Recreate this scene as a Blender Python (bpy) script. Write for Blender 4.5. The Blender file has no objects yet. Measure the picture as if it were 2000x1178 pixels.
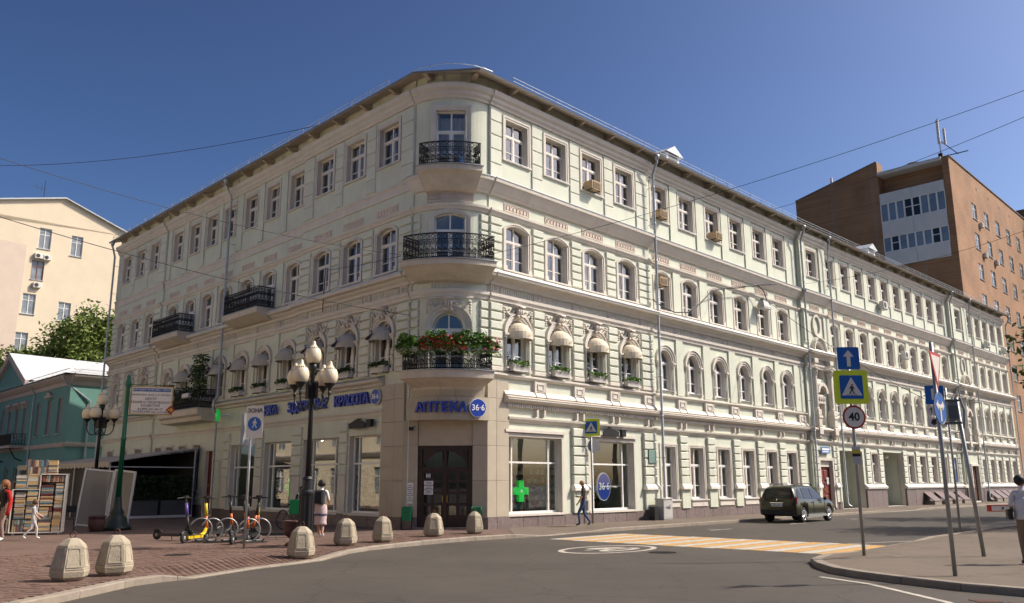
import bpy, bmesh, math, random
from mathutils import Vector, Matrix
sc = bpy.context.scene
rnd = random.Random(7)
R_ = math.radians
# ------------------------------------------------------------------ camera
cd = bpy.data.cameras.new('camera'); cam = bpy.data.objects.new('camera', cd); sc.collection.objects.link(cam)
cd.sensor_width = 36; cd.lens = 36*1675.15/2000; cd.clip_end = 2000; cd.clip_start = .1
cam.matrix_world = Matrix.Translation((0, 0, 1.65)) @ Matrix.Rotation(R_(90+11.973), 4, 'X') @ Matrix.Rotation(R_(-.148), 4, 'Z')
sc.camera = cam
# ------------------------------------------------------------------ sky and sun
SUN_EL, SUN_AZ = R_(45), R_(6)          # azimuth measured from +X towards +Y
wd = bpy.data.worlds.new('World'); sc.world = wd; wd.use_nodes = True
wn = wd.node_tree.nodes; wl = wd.node_tree.links
sky = wn.new('ShaderNodeTexSky'); sky.sky_type = 'NISHITA'; sky.sun_disc = False
sky.sun_elevation = SUN_EL; sky.sun_rotation = R_(90)-SUN_AZ
sky.air_density = .8; sky.dust_density = 3.0; sky.ozone_density = 2.0; sky.altitude = 200
gam = wn.new('ShaderNodeGamma'); gam.inputs[1].default_value = 1.6       # the photograph's contrasty, polarised blue
wl.new(sky.outputs[0], gam.inputs[0]); wl.new(gam.outputs[0], wn['Background'].inputs[0]); wn['Background'].inputs[1].default_value = .05
sd = bpy.data.lights.new('sun', 'SUN'); sd.energy = 5.0; sd.angle = R_(.53); sd.color = (1, .92, .79)
sun = bpy.data.objects.new('sun', sd); sc.collection.objects.link(sun)
sdir = Vector((math.cos(SUN_AZ)*math.cos(SUN_EL), math.sin(SUN_AZ)*math.cos(SUN_EL), math.sin(SUN_EL)))
sun.rotation_euler = sdir.to_track_quat('Z', 'Y').to_euler(); sun.location = (40, 0, 60)
vs = sc.view_settings; vs.view_transform = 'Standard'; vs.look = 'None'; vs.gamma = 1; vs.use_curve_mapping = False; vs.exposure = 0.15
# ------------------------------------------------------------------ materials
_mats = {}
def M(name, col, rough=.8, metal=0., var=.12, scale=1.2, bump=0., bscale=30., streak=0., dirt=(.12, .1, .08), rnd_=0., spec=.4, coat=0., emit=0.):
    if name in _mats: return _mats[name]
    m = bpy.data.materials.new(name); m.use_nodes = True; nt = m.node_tree; n = nt.nodes; L = nt.links
    b = n['Principled BSDF']; b.inputs['Roughness'].default_value = rough; b.inputs['Metallic'].default_value = metal
    b.inputs['Specular IOR Level'].default_value = spec; b.inputs['Coat Weight'].default_value = coat
    geo = n.new('ShaderNodeNewGeometry')
    no = n.new('ShaderNodeTexNoise'); no.inputs['Scale'].default_value = scale; no.inputs['Detail'].default_value = 6; no.inputs['Roughness'].default_value = .65
    L.new(geo.outputs['Position'], no.inputs['Vector'])
    mx = n.new('ShaderNodeMix'); mx.data_type = 'RGBA'
    c = Vector(col[:3])
    mx.inputs[6].default_value = (*[max(0, x*(1-var)) for x in c], 1); mx.inputs[7].default_value = (*[min(1, x*(1+var)) for x in c], 1)
    rm = n.new('ShaderNodeMapRange'); rm.inputs[1].default_value = .3; rm.inputs[2].default_value = .7
    L.new(no.outputs[0], rm.inputs[0]); L.new(rm.outputs[0], mx.inputs[0]); out = mx.outputs[2]
    if streak > 0:
        mp = n.new('ShaderNodeMapping'); mp.inputs['Scale'].default_value = (2.2, 2.2, .22); L.new(geo.outputs['Position'], mp.inputs['Vector'])
        n2 = n.new('ShaderNodeTexNoise'); n2.inputs['Scale'].default_value = 1.6; n2.inputs['Detail'].default_value = 7; n2.inputs['Roughness'].default_value = .7
        L.new(mp.outputs[0], n2.inputs['Vector'])
        r2 = n.new('ShaderNodeMapRange'); r2.inputs[1].default_value = .52; r2.inputs[2].default_value = .8; r2.inputs[4].default_value = streak
        L.new(n2.outputs[0], r2.inputs[0])
        m2 = n.new('ShaderNodeMix'); m2.data_type = 'RGBA'; m2.inputs[7].default_value = (*dirt, 1)
        L.new(r2.outputs[0], m2.inputs[0]); L.new(out, m2.inputs[6]); out = m2.outputs[2]
    if rnd_ > 0:
        oi = n.new('ShaderNodeObjectInfo'); r3 = n.new('ShaderNodeMapRange'); r3.inputs[3].default_value = 1-rnd_; r3.inputs[4].default_value = 1+rnd_
        L.new(oi.outputs['Random'], r3.inputs[0]); m3 = n.new('ShaderNodeVectorMath'); m3.operation = 'SCALE'
        L.new(out, m3.inputs[0]); L.new(r3.outputs[0], m3.inputs['Scale']); out = m3.outputs[0]
    L.new(out, b.inputs['Base Color'])
    if bump > 0:
        n3 = n.new('ShaderNodeTexNoise'); n3.inputs['Scale'].default_value = bscale; n3.inputs['Detail'].default_value = 4; L.new(geo.outputs['Position'], n3.inputs['Vector'])
        bp = n.new('ShaderNodeBump'); bp.inputs['Strength'].default_value = bump; bp.inputs['Distance'].default_value = .02
        L.new(n3.outputs[0], bp.inputs['Height']); L.new(bp.outputs[0], b.inputs['Normal'])
    if emit > 0:
        b.inputs['Emission Color'].default_value = (*col[:3], 1); b.inputs['Emission Strength'].default_value = emit
    _mats[name] = m; return m
def GLASS(name, tint=(.8, .83, .82), ior=1.55, rough=.0):
    if name in _mats: return _mats[name]
    m = bpy.data.materials.new(name); m.use_nodes = True; nt = m.node_tree; n = nt.nodes; L = nt.links
    n.remove(n['Principled BSDF']); o = n['Material Output']
    t = n.new('ShaderNodeBsdfTransparent'); t.inputs[0].default_value = (*tint, 1)
    g = n.new('ShaderNodeBsdfGlossy'); g.inputs['Roughness'].default_value = rough
    geo = n.new('ShaderNodeNewGeometry')
    dt = n.new('ShaderNodeVectorMath'); dt.operation = 'DOT_PRODUCT'; L.new(geo.outputs['Normal'], dt.inputs[0]); L.new(geo.outputs['Incoming'], dt.inputs[1])
    def mth(op, a, b=None):
        k = n.new('ShaderNodeMath'); k.operation = op; L.new(a, k.inputs[0])
        if b is not None: k.inputs[1].default_value = b
        return k
    f0 = 1.6*((ior-1)/(ior+1))**2; ab = mth('ABSOLUTE', dt.outputs['Value']); om = mth('SUBTRACT', ab.outputs[0]); om.inputs[0].default_value = 1
    for l_ in list(om.inputs[0].links): nt.links.remove(l_)
    L.new(ab.outputs[0], om.inputs[1]); p5 = mth('POWER', om.outputs[0], 5); sc1 = mth('MULTIPLY', p5.outputs[0], 1-f0); f = mth('ADD', sc1.outputs[0], f0)
    no = n.new('ShaderNodeTexNoise'); no.inputs['Scale'].default_value = 1.1; L.new(geo.outputs['Position'], no.inputs['Vector'])
    bp = n.new('ShaderNodeBump'); bp.inputs['Strength'].default_value = .06; bp.inputs['Distance'].default_value = .02; L.new(no.outputs[0], bp.inputs['Height']); L.new(bp.outputs[0], g.inputs['Normal'])
    x = n.new('ShaderNodeMixShader'); L.new(f.outputs[0], x.inputs[0]); L.new(t.outputs[0], x.inputs[1]); L.new(g.outputs[0], x.inputs[2]); L.new(x.outputs[0], o.inputs[0])
    _mats[name] = m; return m
# ------------------------------------------------------------------ mesh helpers
class MB:
    def __init__(s): s.v = []; s.f = []; s.m = []
    def add(s, vs, fs, mi=0):
        o = len(s.v); s.v += [tuple(p) for p in vs]
        for f in fs: s.f.append([i+o for i in f]); s.m.append(mi)
        return s
    def box(s, x0, x1, y0, y1, z0, z1, mi=0):
        return s.add([(x0,y0,z0),(x1,y0,z0),(x1,y1,z0),(x0,y1,z0),(x0,y0,z1),(x1,y0,z1),(x1,y1,z1),(x0,y1,z1)],
                     [(0,3,2,1),(4,5,6,7),(0,1,5,4),(1,2,6,5),(2,3,7,6),(3,0,4,7)], mi)
    def cham(s, x0, x1, y0, y1, z0, z1, c, mi=0):      # box whose front (+y) edges are chamfered
        a = [(x0,y0,z0),(x1,y0,z0),(x1,y0,z1),(x0,y0,z1)]; b = [(x,y1-c,z) for x, _, z in a]
        d = [(x0+c,y1,z0+c),(x1-c,y1,z0+c),(x1-c,y1,z1-c),(x0+c,y1,z1-c)]
        return s.add(a+b+d, [(i,(i+1)%4,4+(i+1)%4,4+i) for i in range(4)]+[(4+i,4+(i+1)%4,8+(i+1)%4,8+i) for i in range(4)]+[(8,9,10,11),(3,2,1,0)], mi)
    def quad(s, a, b, c, d, mi=0): return s.add([a,b,c,d], [(0,1,2,3)], mi)
    def poly(s, pts, mi=0): return s.add(pts, [tuple(range(len(pts)))], mi)
    def prism(s, pl, y0, y1, mi=0):                    # polygon in (x,z) extruded along y
        n = len(pl)
        return s.add([(x,y0,z) for x,z in pl]+[(x,y1,z) for x,z in pl], [tuple(range(n))[::-1], tuple(range(n,2*n))]+[(i,(i+1)%n,n+(i+1)%n,n+i) for i in range(n)], mi)
    def slab(s, pl, z0, z1, mi=0):                     # polygon in (x,y) extruded along z
        n = len(pl)
        return s.add([(x,y,z0) for x,y in pl]+[(x,y,z1) for x,y in pl], [tuple(range(n))[::-1], tuple(range(n,2*n))]+[(i,(i+1)%n,n+(i+1)%n,n+i) for i in range(n)], mi)
    def band(s, inn, out, y0, y1, mi=0):               # strip between two (x,z) paths, extruded y0..y1
        n = len(inn)
        for i in range(n-1):
            a, b, c, d = inn[i], inn[i+1], out[i+1], out[i]
            P = [(a[0],y1,a[1]),(b[0],y1,b[1]),(c[0],y1,c[1]),(d[0],y1,d[1]),(a[0],y0,a[1]),(b[0],y0,b[1]),(c[0],y0,c[1]),(d[0],y0,d[1])]
            fs = [(0,1,2,3),(0,4,5,1),(3,2,6,7)]
            if i == 0: fs.append((0,3,7,4))
            if i == n-2: fs.append((1,5,6,2))
            s.add(P, fs, mi)
        return s
    def tube(s, pts, r, n=6, mi=0, caps=True):
        pts = [Vector(p) for p in pts]; k = len(pts); rr = r if isinstance(r, (list, tuple)) else [r]*k
        vs = []; up = Vector((0,0,1))
        t0 = (pts[1]-pts[0]).normalized(); a = t0.orthogonal().normalized()
        for i, p in enumerate(pts):
            t = (pts[min(i+1,k-1)]-pts[max(i-1,0)]).normalized()
            a = (a-t*a.dot(t))
            a = a.normalized() if a.length > 1e-6 else t.orthogonal().normalized()
            b = t.cross(a)
            for j in range(n):
                th = 2*math.pi*j/n; vs.append(p+(a*math.cos(th)+b*math.sin(th))*rr[i])
        fs = [(i*n+j, i*n+(j+1)%n, (i+1)*n+(j+1)%n, (i+1)*n+j) for i in range(k-1) for j in range(n)]
        if caps: fs += [tuple(range(n))[::-1], tuple(range((k-1)*n, k*n))]
        return s.add(vs, fs, mi)
    def lathe(s, prof, n=12, cx=0, cy=0, mi=0, sx=1, sy=1, ph=0):
        vs = [(cx+r*math.cos(2*math.pi*j/n+ph)*sx, cy+r*math.sin(2*math.pi*j/n+ph)*sy, z) for r, z in prof for j in range(n)]; k = len(prof)
        return s.add(vs, [(i*n+j, i*n+(j+1)%n, (i+1)*n+(j+1)%n, (i+1)*n+j) for i in range(k-1) for j in range(n)]+[tuple(range(n))[::-1], tuple(range((k-1)*n, k*n))], mi)
    def ball(s, c, r, n=8, k=5, mi=0):
        r = r if isinstance(r, (tuple, list)) else (r, r, r)
        vs = [(c[0], c[1], c[2]-r[2])]
        for i in range(1, k):
            ph = -math.pi/2+math.pi*i/k
            for j in range(n): th = 2*math.pi*j/n; vs.append((c[0]+r[0]*math.cos(ph)*math.cos(th), c[1]+r[1]*math.cos(ph)*math.sin(th), c[2]+r[2]*math.sin(ph)))
        vs.append((c[0], c[1], c[2]+r[2])); e = len(vs)-1
        fs = [(0, 1+(j+1)%n, 1+j) for j in range(n)]+[(e, 1+(k-2)*n+j, 1+(k-2)*n+(j+1)%n) for j in range(n)]
        fs += [(1+i*n+j, 1+i*n+(j+1)%n, 1+(i+1)*n+(j+1)%n, 1+(i+1)*n+j) for i in range(k-2) for j in range(n)]
        return s.add(vs, fs, mi)
    def xf(s, mat, start=0):
        for i in range(start, len(s.v)): s.v[i] = tuple(mat @ Vector(s.v[i]))
        return s
    def join(s, o, mat=None, mi=None):
        vs = [tuple(mat @ Vector(p)) for p in o.v] if mat else o.v
        b = len(s.v); s.v += vs
        for f, m in zip(o.f, o.m): s.f.append([i+b for i in f]); s.m.append(m if mi is None else mi)
        return s
    def mesh(s, name='mesh', smooth=False):
        me = bpy.data.meshes.new(name); me.from_pydata(s.v, [], s.f)
        if max(s.m, default=0) > 0: me.polygons.foreach_set('material_index', s.m)
        if smooth: me.shade_smooth()
        me.update(); return me
COL = sc.collection
_W = {}
def W(o): return _W.get(o, Matrix.Identity(4))
def obj(name, mb, mats=None, parent=None, Mw=None, smooth=False, label=None, cat=None, group=None, kind=None):
    me = mb.mesh(name, smooth) if isinstance(mb, MB) else mb
    if mats is not None and len(me.materials) == 0:
        for m in (mats if isinstance(mats, (list, tuple)) else [mats]): me.materials.append(m)
    o = bpy.data.objects.new(name, me); COL.objects.link(o); Mw = Mw or Matrix.Identity(4)
    _W[o] = Mw
    if parent: o.parent = parent; o.matrix_basis = W(parent).inverted() @ Mw
    else: o.matrix_basis = Mw
    tag(o, label, cat, group, kind); return o
def tag(o, label=None, cat=None, group=None, kind=None):
    if label: o['label'] = label
    if cat: o['category'] = cat
    if group: o['group'] = group
    if kind: o['kind'] = kind
    return o
def thing(name, Mw, label, cat, group=None):
    o = bpy.data.objects.new(name, None); o.empty_display_size = .2; COL.objects.link(o); o.matrix_basis = Mw; _W[o] = Mw
    return tag(o, label, cat, group)
def T(x, y, z=0, rz=0): return Matrix.Translation((x, y, z)) @ Matrix.Rotation(rz, 4, 'Z')
def copy_tree(o, Mw, label=None, group=None):
    c = o.copy(); COL.objects.link(c); _W[c] = Mw; c.matrix_basis = Mw
    if label: c['label'] = label
    if group: c['group'] = group
    def rec(a, b):
        for ch in [x for x in a.children]:
            d = ch.copy(); COL.objects.link(d); d.parent = b; _W[d] = W(b) @ (W(a).inverted() @ W(ch)); rec(ch, d)
    rec(o, c); return c
def text_mesh(txt, size, depth=.01, bold=0., align='CENTER'):   # lettering: mesh in local x (right), z (up), y = -depth..0
    cu = bpy.data.curves.new('txt', 'FONT'); cu.body = txt; cu.size = size; cu.extrude = depth/2; cu.offset = bold; cu.align_x = align; cu.align_y = 'CENTER'; cu.resolution_u = 3
    o = bpy.data.objects.new('txt', cu); COL.objects.link(o); bpy.context.view_layer.update()
    me = bpy.data.meshes.new_from_object(o.evaluated_get(bpy.context.evaluated_depsgraph_get()))
    me.transform(Matrix.Rotation(R_(90), 4, 'X'))
    bpy.data.objects.remove(o); bpy.data.curves.remove(cu); me.materials.clear(); return me
# colours
GREEN = M('stucco_green', (.575, .595, .485), .9, var=.07, scale=.9, bump=.25, bscale=45, streak=.30, dirt=(.33, .32, .25))
TRIM = M('stucco_trim', (.595, .55, .48), .9, var=.07, scale=1.3, bump=.2, bscale=40, streak=.32, dirt=(.3, .26, .21))
BLOCK = M('rustic_stucco', (.58, .59, .495), .9, var=.06, scale=1.5, bump=.3, bscale=50, streak=.22, dirt=(.34, .31, .25), rnd_=.035)
FLASH = M('flashing_zinc', (.62, .62, .63), .45, .35, var=.08, scale=.8)
FLASHL = M('painted_ledge', (.70, .66, .60), .7, var=.08, scale=1.1, streak=.15, dirt=(.4, .36, .33))
STONE = M('limestone_cladding', (.40, .345, .26), .55, var=.06, scale=2.0, bump=.08, bscale=70, streak=.12, dirt=(.3, .27, .22), rnd_=.04)
GRANITE = M('granite_plinth', (.17, .13, .12), .6, var=.3, scale=9, bump=.15, bscale=90, rnd_=.1)
WHITEF = M('white_window_frame', (.72, .70, .66), .5, var=.05, rnd_=.05)
OLDF = M('old_painted_frame', (.64, .60, .54), .6, var=.10, scale=5, rnd_=.06)
GLA = GLASS('window_glass', (.72, .75, .74), 2.0)
SHOPG = GLASS('shop_glass', (.80, .85, .83), 1.9)
CURT = M('curtain', (.62, .60, .55), .9, var=.08, scale=6, rnd_=.1)
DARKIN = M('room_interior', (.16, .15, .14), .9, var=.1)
IRON = M('wrought_iron', (.012, .012, .013), .5, var=.2, spec=.3)
PIPE = M('galvanised_pipe', (.40, .42, .43), .45, .55, var=.15, scale=3, streak=.2, dirt=(.2, .2, .19))
ROOF = M('roof_sheet', (.50, .52, .53), .5, .3, var=.1, streak=.2, dirt=(.3, .3, .3))
EAVE = M('eave_boards', (.46, .40, .33), .85, var=.15, scale=3)
EDGE = M('eave_edge', (.17, .165, .16), .6, var=.1)
# ------------------------------------------------------------------ facade frames
azL, dLp, azR, dRp, az3, d3p = R_(43.655), 19.8304, R_(136.832), 23.1606, R_(135.2745), 24.5482
oL = -Vector((math.cos(azL), math.sin(azL))); oR = -Vector((math.cos(azR), math.sin(azR))); o3 = -Vector((math.cos(az3), math.sin(az3)))
dL = Vector((-math.sin(azL), math.cos(azL))); dR = Vector((math.sin(azR), -math.cos(azR))); d3 = Vector((math.sin(az3), -math.cos(az3)))
CORN = Vector((-2.4251, 31.2683)); PL0 = CORN+dL*2.363; PR0 = CORN+dR*2.053; SB = 28.16; PB0 = PR0+dR*SB
TURN = R_(93.177); RAD = 2.2/math.tan(TURN/2)
aL_ = math.atan2(oL.y, oL.x) % (2*math.pi); aMID = aL_+TURN/2; ARC = RAD*TURN/2
BC = CORN+dR*2.2-oR*RAD
def FL(s, w, z): p = PL0+dL*s+oL*w; return Vector((p.x, p.y, z))
def FR(s, w, z):
    p = PR0+dR*s+oR*w if s <= SB else PB0+d3*(s-SB)+o3*w
    return Vector((p.x, p.y, z))
def FB(s, w, z): th = aMID+s/RAD; return Vector((BC.x+(RAD+w)*math.cos(th), BC.y+(RAD+w)*math.sin(th), z))
def outn(fr, s):
    if fr is FL: return oL
    if fr is FR: return oR if s <= SB else o3
    th = aMID+s/RAD; return Vector((math.cos(th), math.sin(th)))
def MF(fr, s, w, z):        # local frame on a facade: X = viewer's left, Y = out, Z = up
    o = outn(fr, s); p = fr(s, w, z)
    return Matrix(((o.y, o.x, 0, p.x), (-o.x, o.y, 0, p.y), (0, 0, 1, p.z), (0, 0, 0, 1)))
def MT(fr, s, w, z): return MF(fr, s, w, z) @ Matrix.Rotation(math.pi, 4, 'Z')   # for lettering: X = viewer's right, front faces -Y
def steps(fr, a, b): return max(1, int(abs(b-a)/.16)) if fr is FB else 1
def sweep(mb, fr, s0, s1, prof, w0=0, mi=0):       # closed profile [(w,z)] swept along the facade
    n = steps(fr, s0, s1); k = len(prof)
    vs = [fr(s0+(s1-s0)*i/n, w+w0, z) for i in range(n+1) for w, z in prof]
    fs = [(i*k+j, i*k+(j+1)%k, (i+1)*k+(j+1)%k, (i+1)*k+j) for i in range(n) for j in range(k)]+[tuple(range(k)), tuple(range(n*k, n*k+k))[::-1]]
    return mb.add(vs, fs, mi)
def arch(hw, zs, rise, n=10):
    if rise <= 1e-4: return [(-hw, zs), (hw, zs)]
    r = (hw*hw+rise*rise)/(2*rise); zc = zs+rise-r; a = math.asin(min(1, hw/r)); a = math.pi-a if rise > hw+1e-6 else a
    return [(r*math.sin(-a+2*a*i/n), zc+r*math.cos(-a+2*a*i/n)) for i in range(n+1)]
def wall(mb, fr, s0, s1, w0, z0, z1, holes, depth=.38, mi=0, mr=1):     # holes: (centre, half, sill, spring, rise)
    hs = sorted(holes); cur = s0
    def rect(a, b, c, d):
        if b-a < 1e-4 or d-c < 1e-4: return
        n = steps(fr, a, b)
        for i in range(n): u, v = a+(b-a)*i/n, a+(b-a)*(i+1)/n; mb.quad(fr(u,w0,c), fr(v,w0,c), fr(v,w0,d), fr(u,w0,d), mi)
    for c, h, zb, zs, ri in hs:
        rect(cur, c-h, z0, z1); rect(c-h, c+h, z0, zb)
        pts = arch(h, zs, ri, 12 if ri > .3 else 8)
        if fr is FB and ri == 0: pts = [(-h+2*h*i/6, zs) for i in range(7)]
        for (xa, za), (xb, zb2) in zip(pts, pts[1:]): mb.quad(fr(c+xa,w0,za), fr(c+xb,w0,zb2), fr(c+xb,w0,z1), fr(c+xa,w0,z1), mi)
        o = [(-h, zb)]+pts+[(h, zb)]
        for (xa, za), (xb, zb2) in zip(o, o[1:]+o[:1]): mb.quad(fr(c+xa,w0,za), fr(c+xb,w0,zb2), fr(c+xb,w0-depth,zb2), fr(c+xa,w0-depth,za), mr)
        cur = c+h
    rect(cur, s1, z0, z1)
    return mb
# ------------------------------------------------------------------ windows (shared meshes)
_wm = {}
def window_meshes(hw, h, rise, style, y=-.23):
    key = (hw, h, rise, style)
    if key in _wm: return _wm[key]
    zs = h-rise; f = MB(); t = .065
    o = [(-hw, 0)]+arch(hw, zs, rise, 10)+[(hw, 0)]
    i_ = [(-hw+t, 0)]+([(x, z) for x, z in arch(hw-t, zs, max(rise-t*.9, .0) if rise else 0, 10)] if rise else [(-hw+t, zs-t), (hw-t, zs-t)])+[(hw-t, 0)]
    f.band(i_, o, y-.05, y+.05); f.box(-hw+t, hw-t, y-.05, y+.05, 0, t)
    if rise:
        hh = hw-t; ri = max(rise-t*.9, .01); rr = (hh*hh+ri*ri)/(2*ri); zc = zs+ri-rr
        topz = lambda x: zc+math.sqrt(max(0, rr*rr-x*x))
    else: topz = lambda x: zs-t
    panes = []
    zt = zs-.02 if style == 'round' else h*.66
    m = .05
    f.box(-hw+t, hw-t, y-.055, y+.055, zt-m, zt+m)              # transom
    f.box(-m, m, y-.055, y+.055, t, zt-m)                       # mullion
    ct = .04
    for sx in (-1, 1):
        x0, x1 = (m, hw-t) if sx > 0 else (-hw+t, -m)
        for a, b, c, d in ((x0, x0+ct, t, zt-m), (x1-ct, x1, t, zt-m)): f.box(a, b, y-.03, y+.035, c, d)
        f.box(x0+ct, x1-ct, y-.03, y+.035, t, t+ct); f.box(x0+ct, x1-ct, y-.03, y+.035, zt-m-ct, zt-m)
        zb = zt*.40
        f.box(x0+ct, x1-ct, y-.02, y+.03, zb-.018, zb+.018)
        panes.append([(x0+ct, t+ct), (x1-ct, t+ct), (x1-ct, zb-.018), (x0+ct, zb-.018)])
        panes.append([(x0+ct, zb+.018), (x1-ct, zb+.018), (x1-ct, zt-m-ct), (x0+ct, zt-m-ct)])
        k = 8; xs = [(.03+(hw-t-.03)*j/k)*sx for j in range(k+1)]
        pts = [(x, max(topz(x), zt+m)) for x in xs]
        panes.append([(xs[0], zt+m)]+pts+[(xs[-1], zt+m)])
    f.box(-.03, .03, y-.04, y+.045, zt+m, topz(0))
    pm = []
    for p in panes:
        b = MB(); b.poly([(x, y, z) for x, z in p]); pm.append(b)
    fm = f.mesh('window_frame'); fm.materials.append(WHITEF if style == 'white' or style == 'round' else OLDF)
    pms = [b.mesh('pane') for b in pm]
    for q in pms: q.materials.append(GLA)
    g = MB()
    for b in pm: g.join(b)
    gm = g.mesh('glazing'); gm.materials.append(GLA)
    _wm[key] = (fm, pms, gm); return _wm[key]
_sm = {}
def surround_mesh(hw, h, rise, t, p, kind):
    key = (hw, h, rise, t, p, kind)
    if key in _sm: return _sm[key]
    b = MB(); zs = h-rise
    def path(d, base=0.): return [(-hw-d, base)]+(arch(hw+d, zs, rise+d*(1 if kind == 'round' else .75), 12) if rise else [(-hw-d, zs+d), (hw+d, zs+d)])+[(hw+d, base)]
    if kind == 'round':
        i0, i1, i2 = [arch(hw+d, zs, rise+d, 14) for d in (0, t*.45, t)]
        b.band(i0, i1, -.02, p*.55); b.band(i1, i2, -.02, p); b.band(arch(hw+t, zs, rise+t, 14), arch(hw+t+.045, zs, rise+t+.045, 14), -.02, p*1.5)
        for sx in (-1, 1):      # impost, slim colonnette and its base
            x = sx*(hw+t*.5)
            b.box(x-t*.62, x+t*.62, -.02, p*1.7, zs-.09, zs-.003); b.box(x-t*.5, x+t*.5, -.02, p*1.2, zs-.17, zs-.09)
            i = len(b.v); b.lathe([(.05, 0), (.05, .06), (.035, .09), (.035, (zs-.3)*.32), (.048, (zs-.3)*.34), (.03, (zs-.3)*.37), (.03, zs-.3), (.05, zs-.27), (.05, zs-.17)], 8, x, p*.5)
            b.box(x-.09, x+.09, -.02, p*1.3, -.12, 0)
    else:
        b.band(path(0), path(t*.5), -.02, p*.6); b.band(path(t*.5), path(t), -.02, p)
        b.box(-hw-t-.03, hw+t+.03, -.02, p*1.5, -.07, -.003)
        if rise:
            for sx in (-1, 1): b.box(sx*(hw+t*.5)-t*.62, sx*(hw+t*.5)+t*.62, -.02, p*1.25, -.02, .16)
    m = b.mesh('window_surround'); m.materials.append(TRIM); _sm[key] = m; return m
def sill_mesh(hw):
    key = ('sill', hw)
    if key not in _sm:
        b = MB(); b.add([(-hw,-.24,.05),(hw,-.24,.05),(hw,.1,-.01),(-hw,.1,-.01),(-hw,-.24,-.03),(hw,-.24,-.03),(hw,.1,-.03),(-hw,.1,-.03)], [(0,1,2,3),(3,2,6,7),(0,3,7,4),(1,5,6,2)])
        m = b.mesh('sill'); m.materials.append(FLASH); _sm[key] = m
    return _sm[key]
_cm = {}
def curtain_mesh(w, h):
    key = (round(w, 2), round(h, 2))
    if key not in _cm:
        n = 20; b = MB()
        v = [(-w/2+w*i/n, .03*math.sin(i*1.9)+.012*math.sin(i*4.1), z) for z in (0, h) for i in range(n+1)]
        b.add(v, [(i, i+1, n+2+i, n+1+i) for i in range(n)]); m = b.mesh('curtain'); m.materials.append(CURT); _cm[key] = m
    return _cm[key]
NPANE = [0]
def add_window(B, fr, s, w0, z, hw, h, rise, style, sur=.17, proud=.06, kind='rect', panes=False, curtain=None, label=None):
    Mx = MF(fr, s, w0, z); fm, pms, gm = window_meshes(hw, h, rise, style)
    w = obj('window', fm, None, B, Mx)
    if sur: obj('window_surround', surround_mesh(hw, h, rise, sur, proud, kind), None, w, Mx)
    obj('window_sill', sill_mesh(hw), None, w, Mx)
    if panes and NPANE[0]+len(pms) <= 288:
        NPANE[0] += len(pms)
        for q in pms: obj('pane', q, None, w, Mx @ Matrix.Translation((0, rnd.uniform(-.004, .004), 0)))
    else: obj('glazing', gm, None, w, Mx)
    c = curtain if curtain is not None else rnd.random()
    if c < .55:
        if c < .25: obj('curtain', curtain_mesh(hw*.7, h*.9), None, w, Mx @ Matrix.Translation((hw*.6, -.5, .05))); obj('curtain', curtain_mesh(hw*.6, h*.9), None, w, Mx @ Matrix.Translation((-hw*.65, -.5, .05)))
        elif c < .4: obj('curtain', curtain_mesh(hw*1.9, h*.62), None, w, Mx @ Matrix.Translation((0, -.48, h*.32)))
        else: obj('curtain', curtain_mesh(hw*1.9, h*.95), None, w, Mx @ Matrix.Translation((0, -.42, .03)))
    return w
# ================================================================== the corner building
B = thing('corner_building', T(CORN.x, CORN.y), 'four-storey pale green stucco corner building with rounded balcony bay and stone pharmacy entrance', 'building')
SEC = {'L3': (FL, 24.9, 33.0, 0), 'L2': (FL, 8.45, 24.9, -.12), 'L1': (FL, -.163, 8.45, 0), 'B': (FB, -ARC, ARC, -.05), 'R1': (FR, .147, 11.4, 0), 'R2': (FR, 11.4, SB, -.12),
       'R2b': (FR, SB+.001, 31.9, .1), 'R3': (FR, 31.9, 55.6, -.12), 'R4': (FR, 55.6, 60.2, .1), 'R5': (FR, 60.2, 71.9, -.12)}
CO = {'L1': [1.61, 4.15, 6.65], 'L2': [9.39, 11.77, 14.1, 16.55, 18.74, 21.0, 23.4], 'L3': [26.7, 29.0, 31.4], 'R1': [1.78, 4.33, 6.87, 9.43],
      'R2': [12.62, 15.2, 17.88, 20.55, 23.28, 25.8], 'R2b': [29.95], 'R3': [33.1+2.33*k for k in range(10)], 'R4': [57.9], 'R5': [61.75+2.2*k for k in range(5)], 'B': [0]}
HW = {k: (.68, .66, .58) for k in CO}
for k in ('R3', 'R5'): HW[k] = (.60, .58, .52)
for k in ('L2', 'L3'): HW[k] = (.62, .60, .54)
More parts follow.
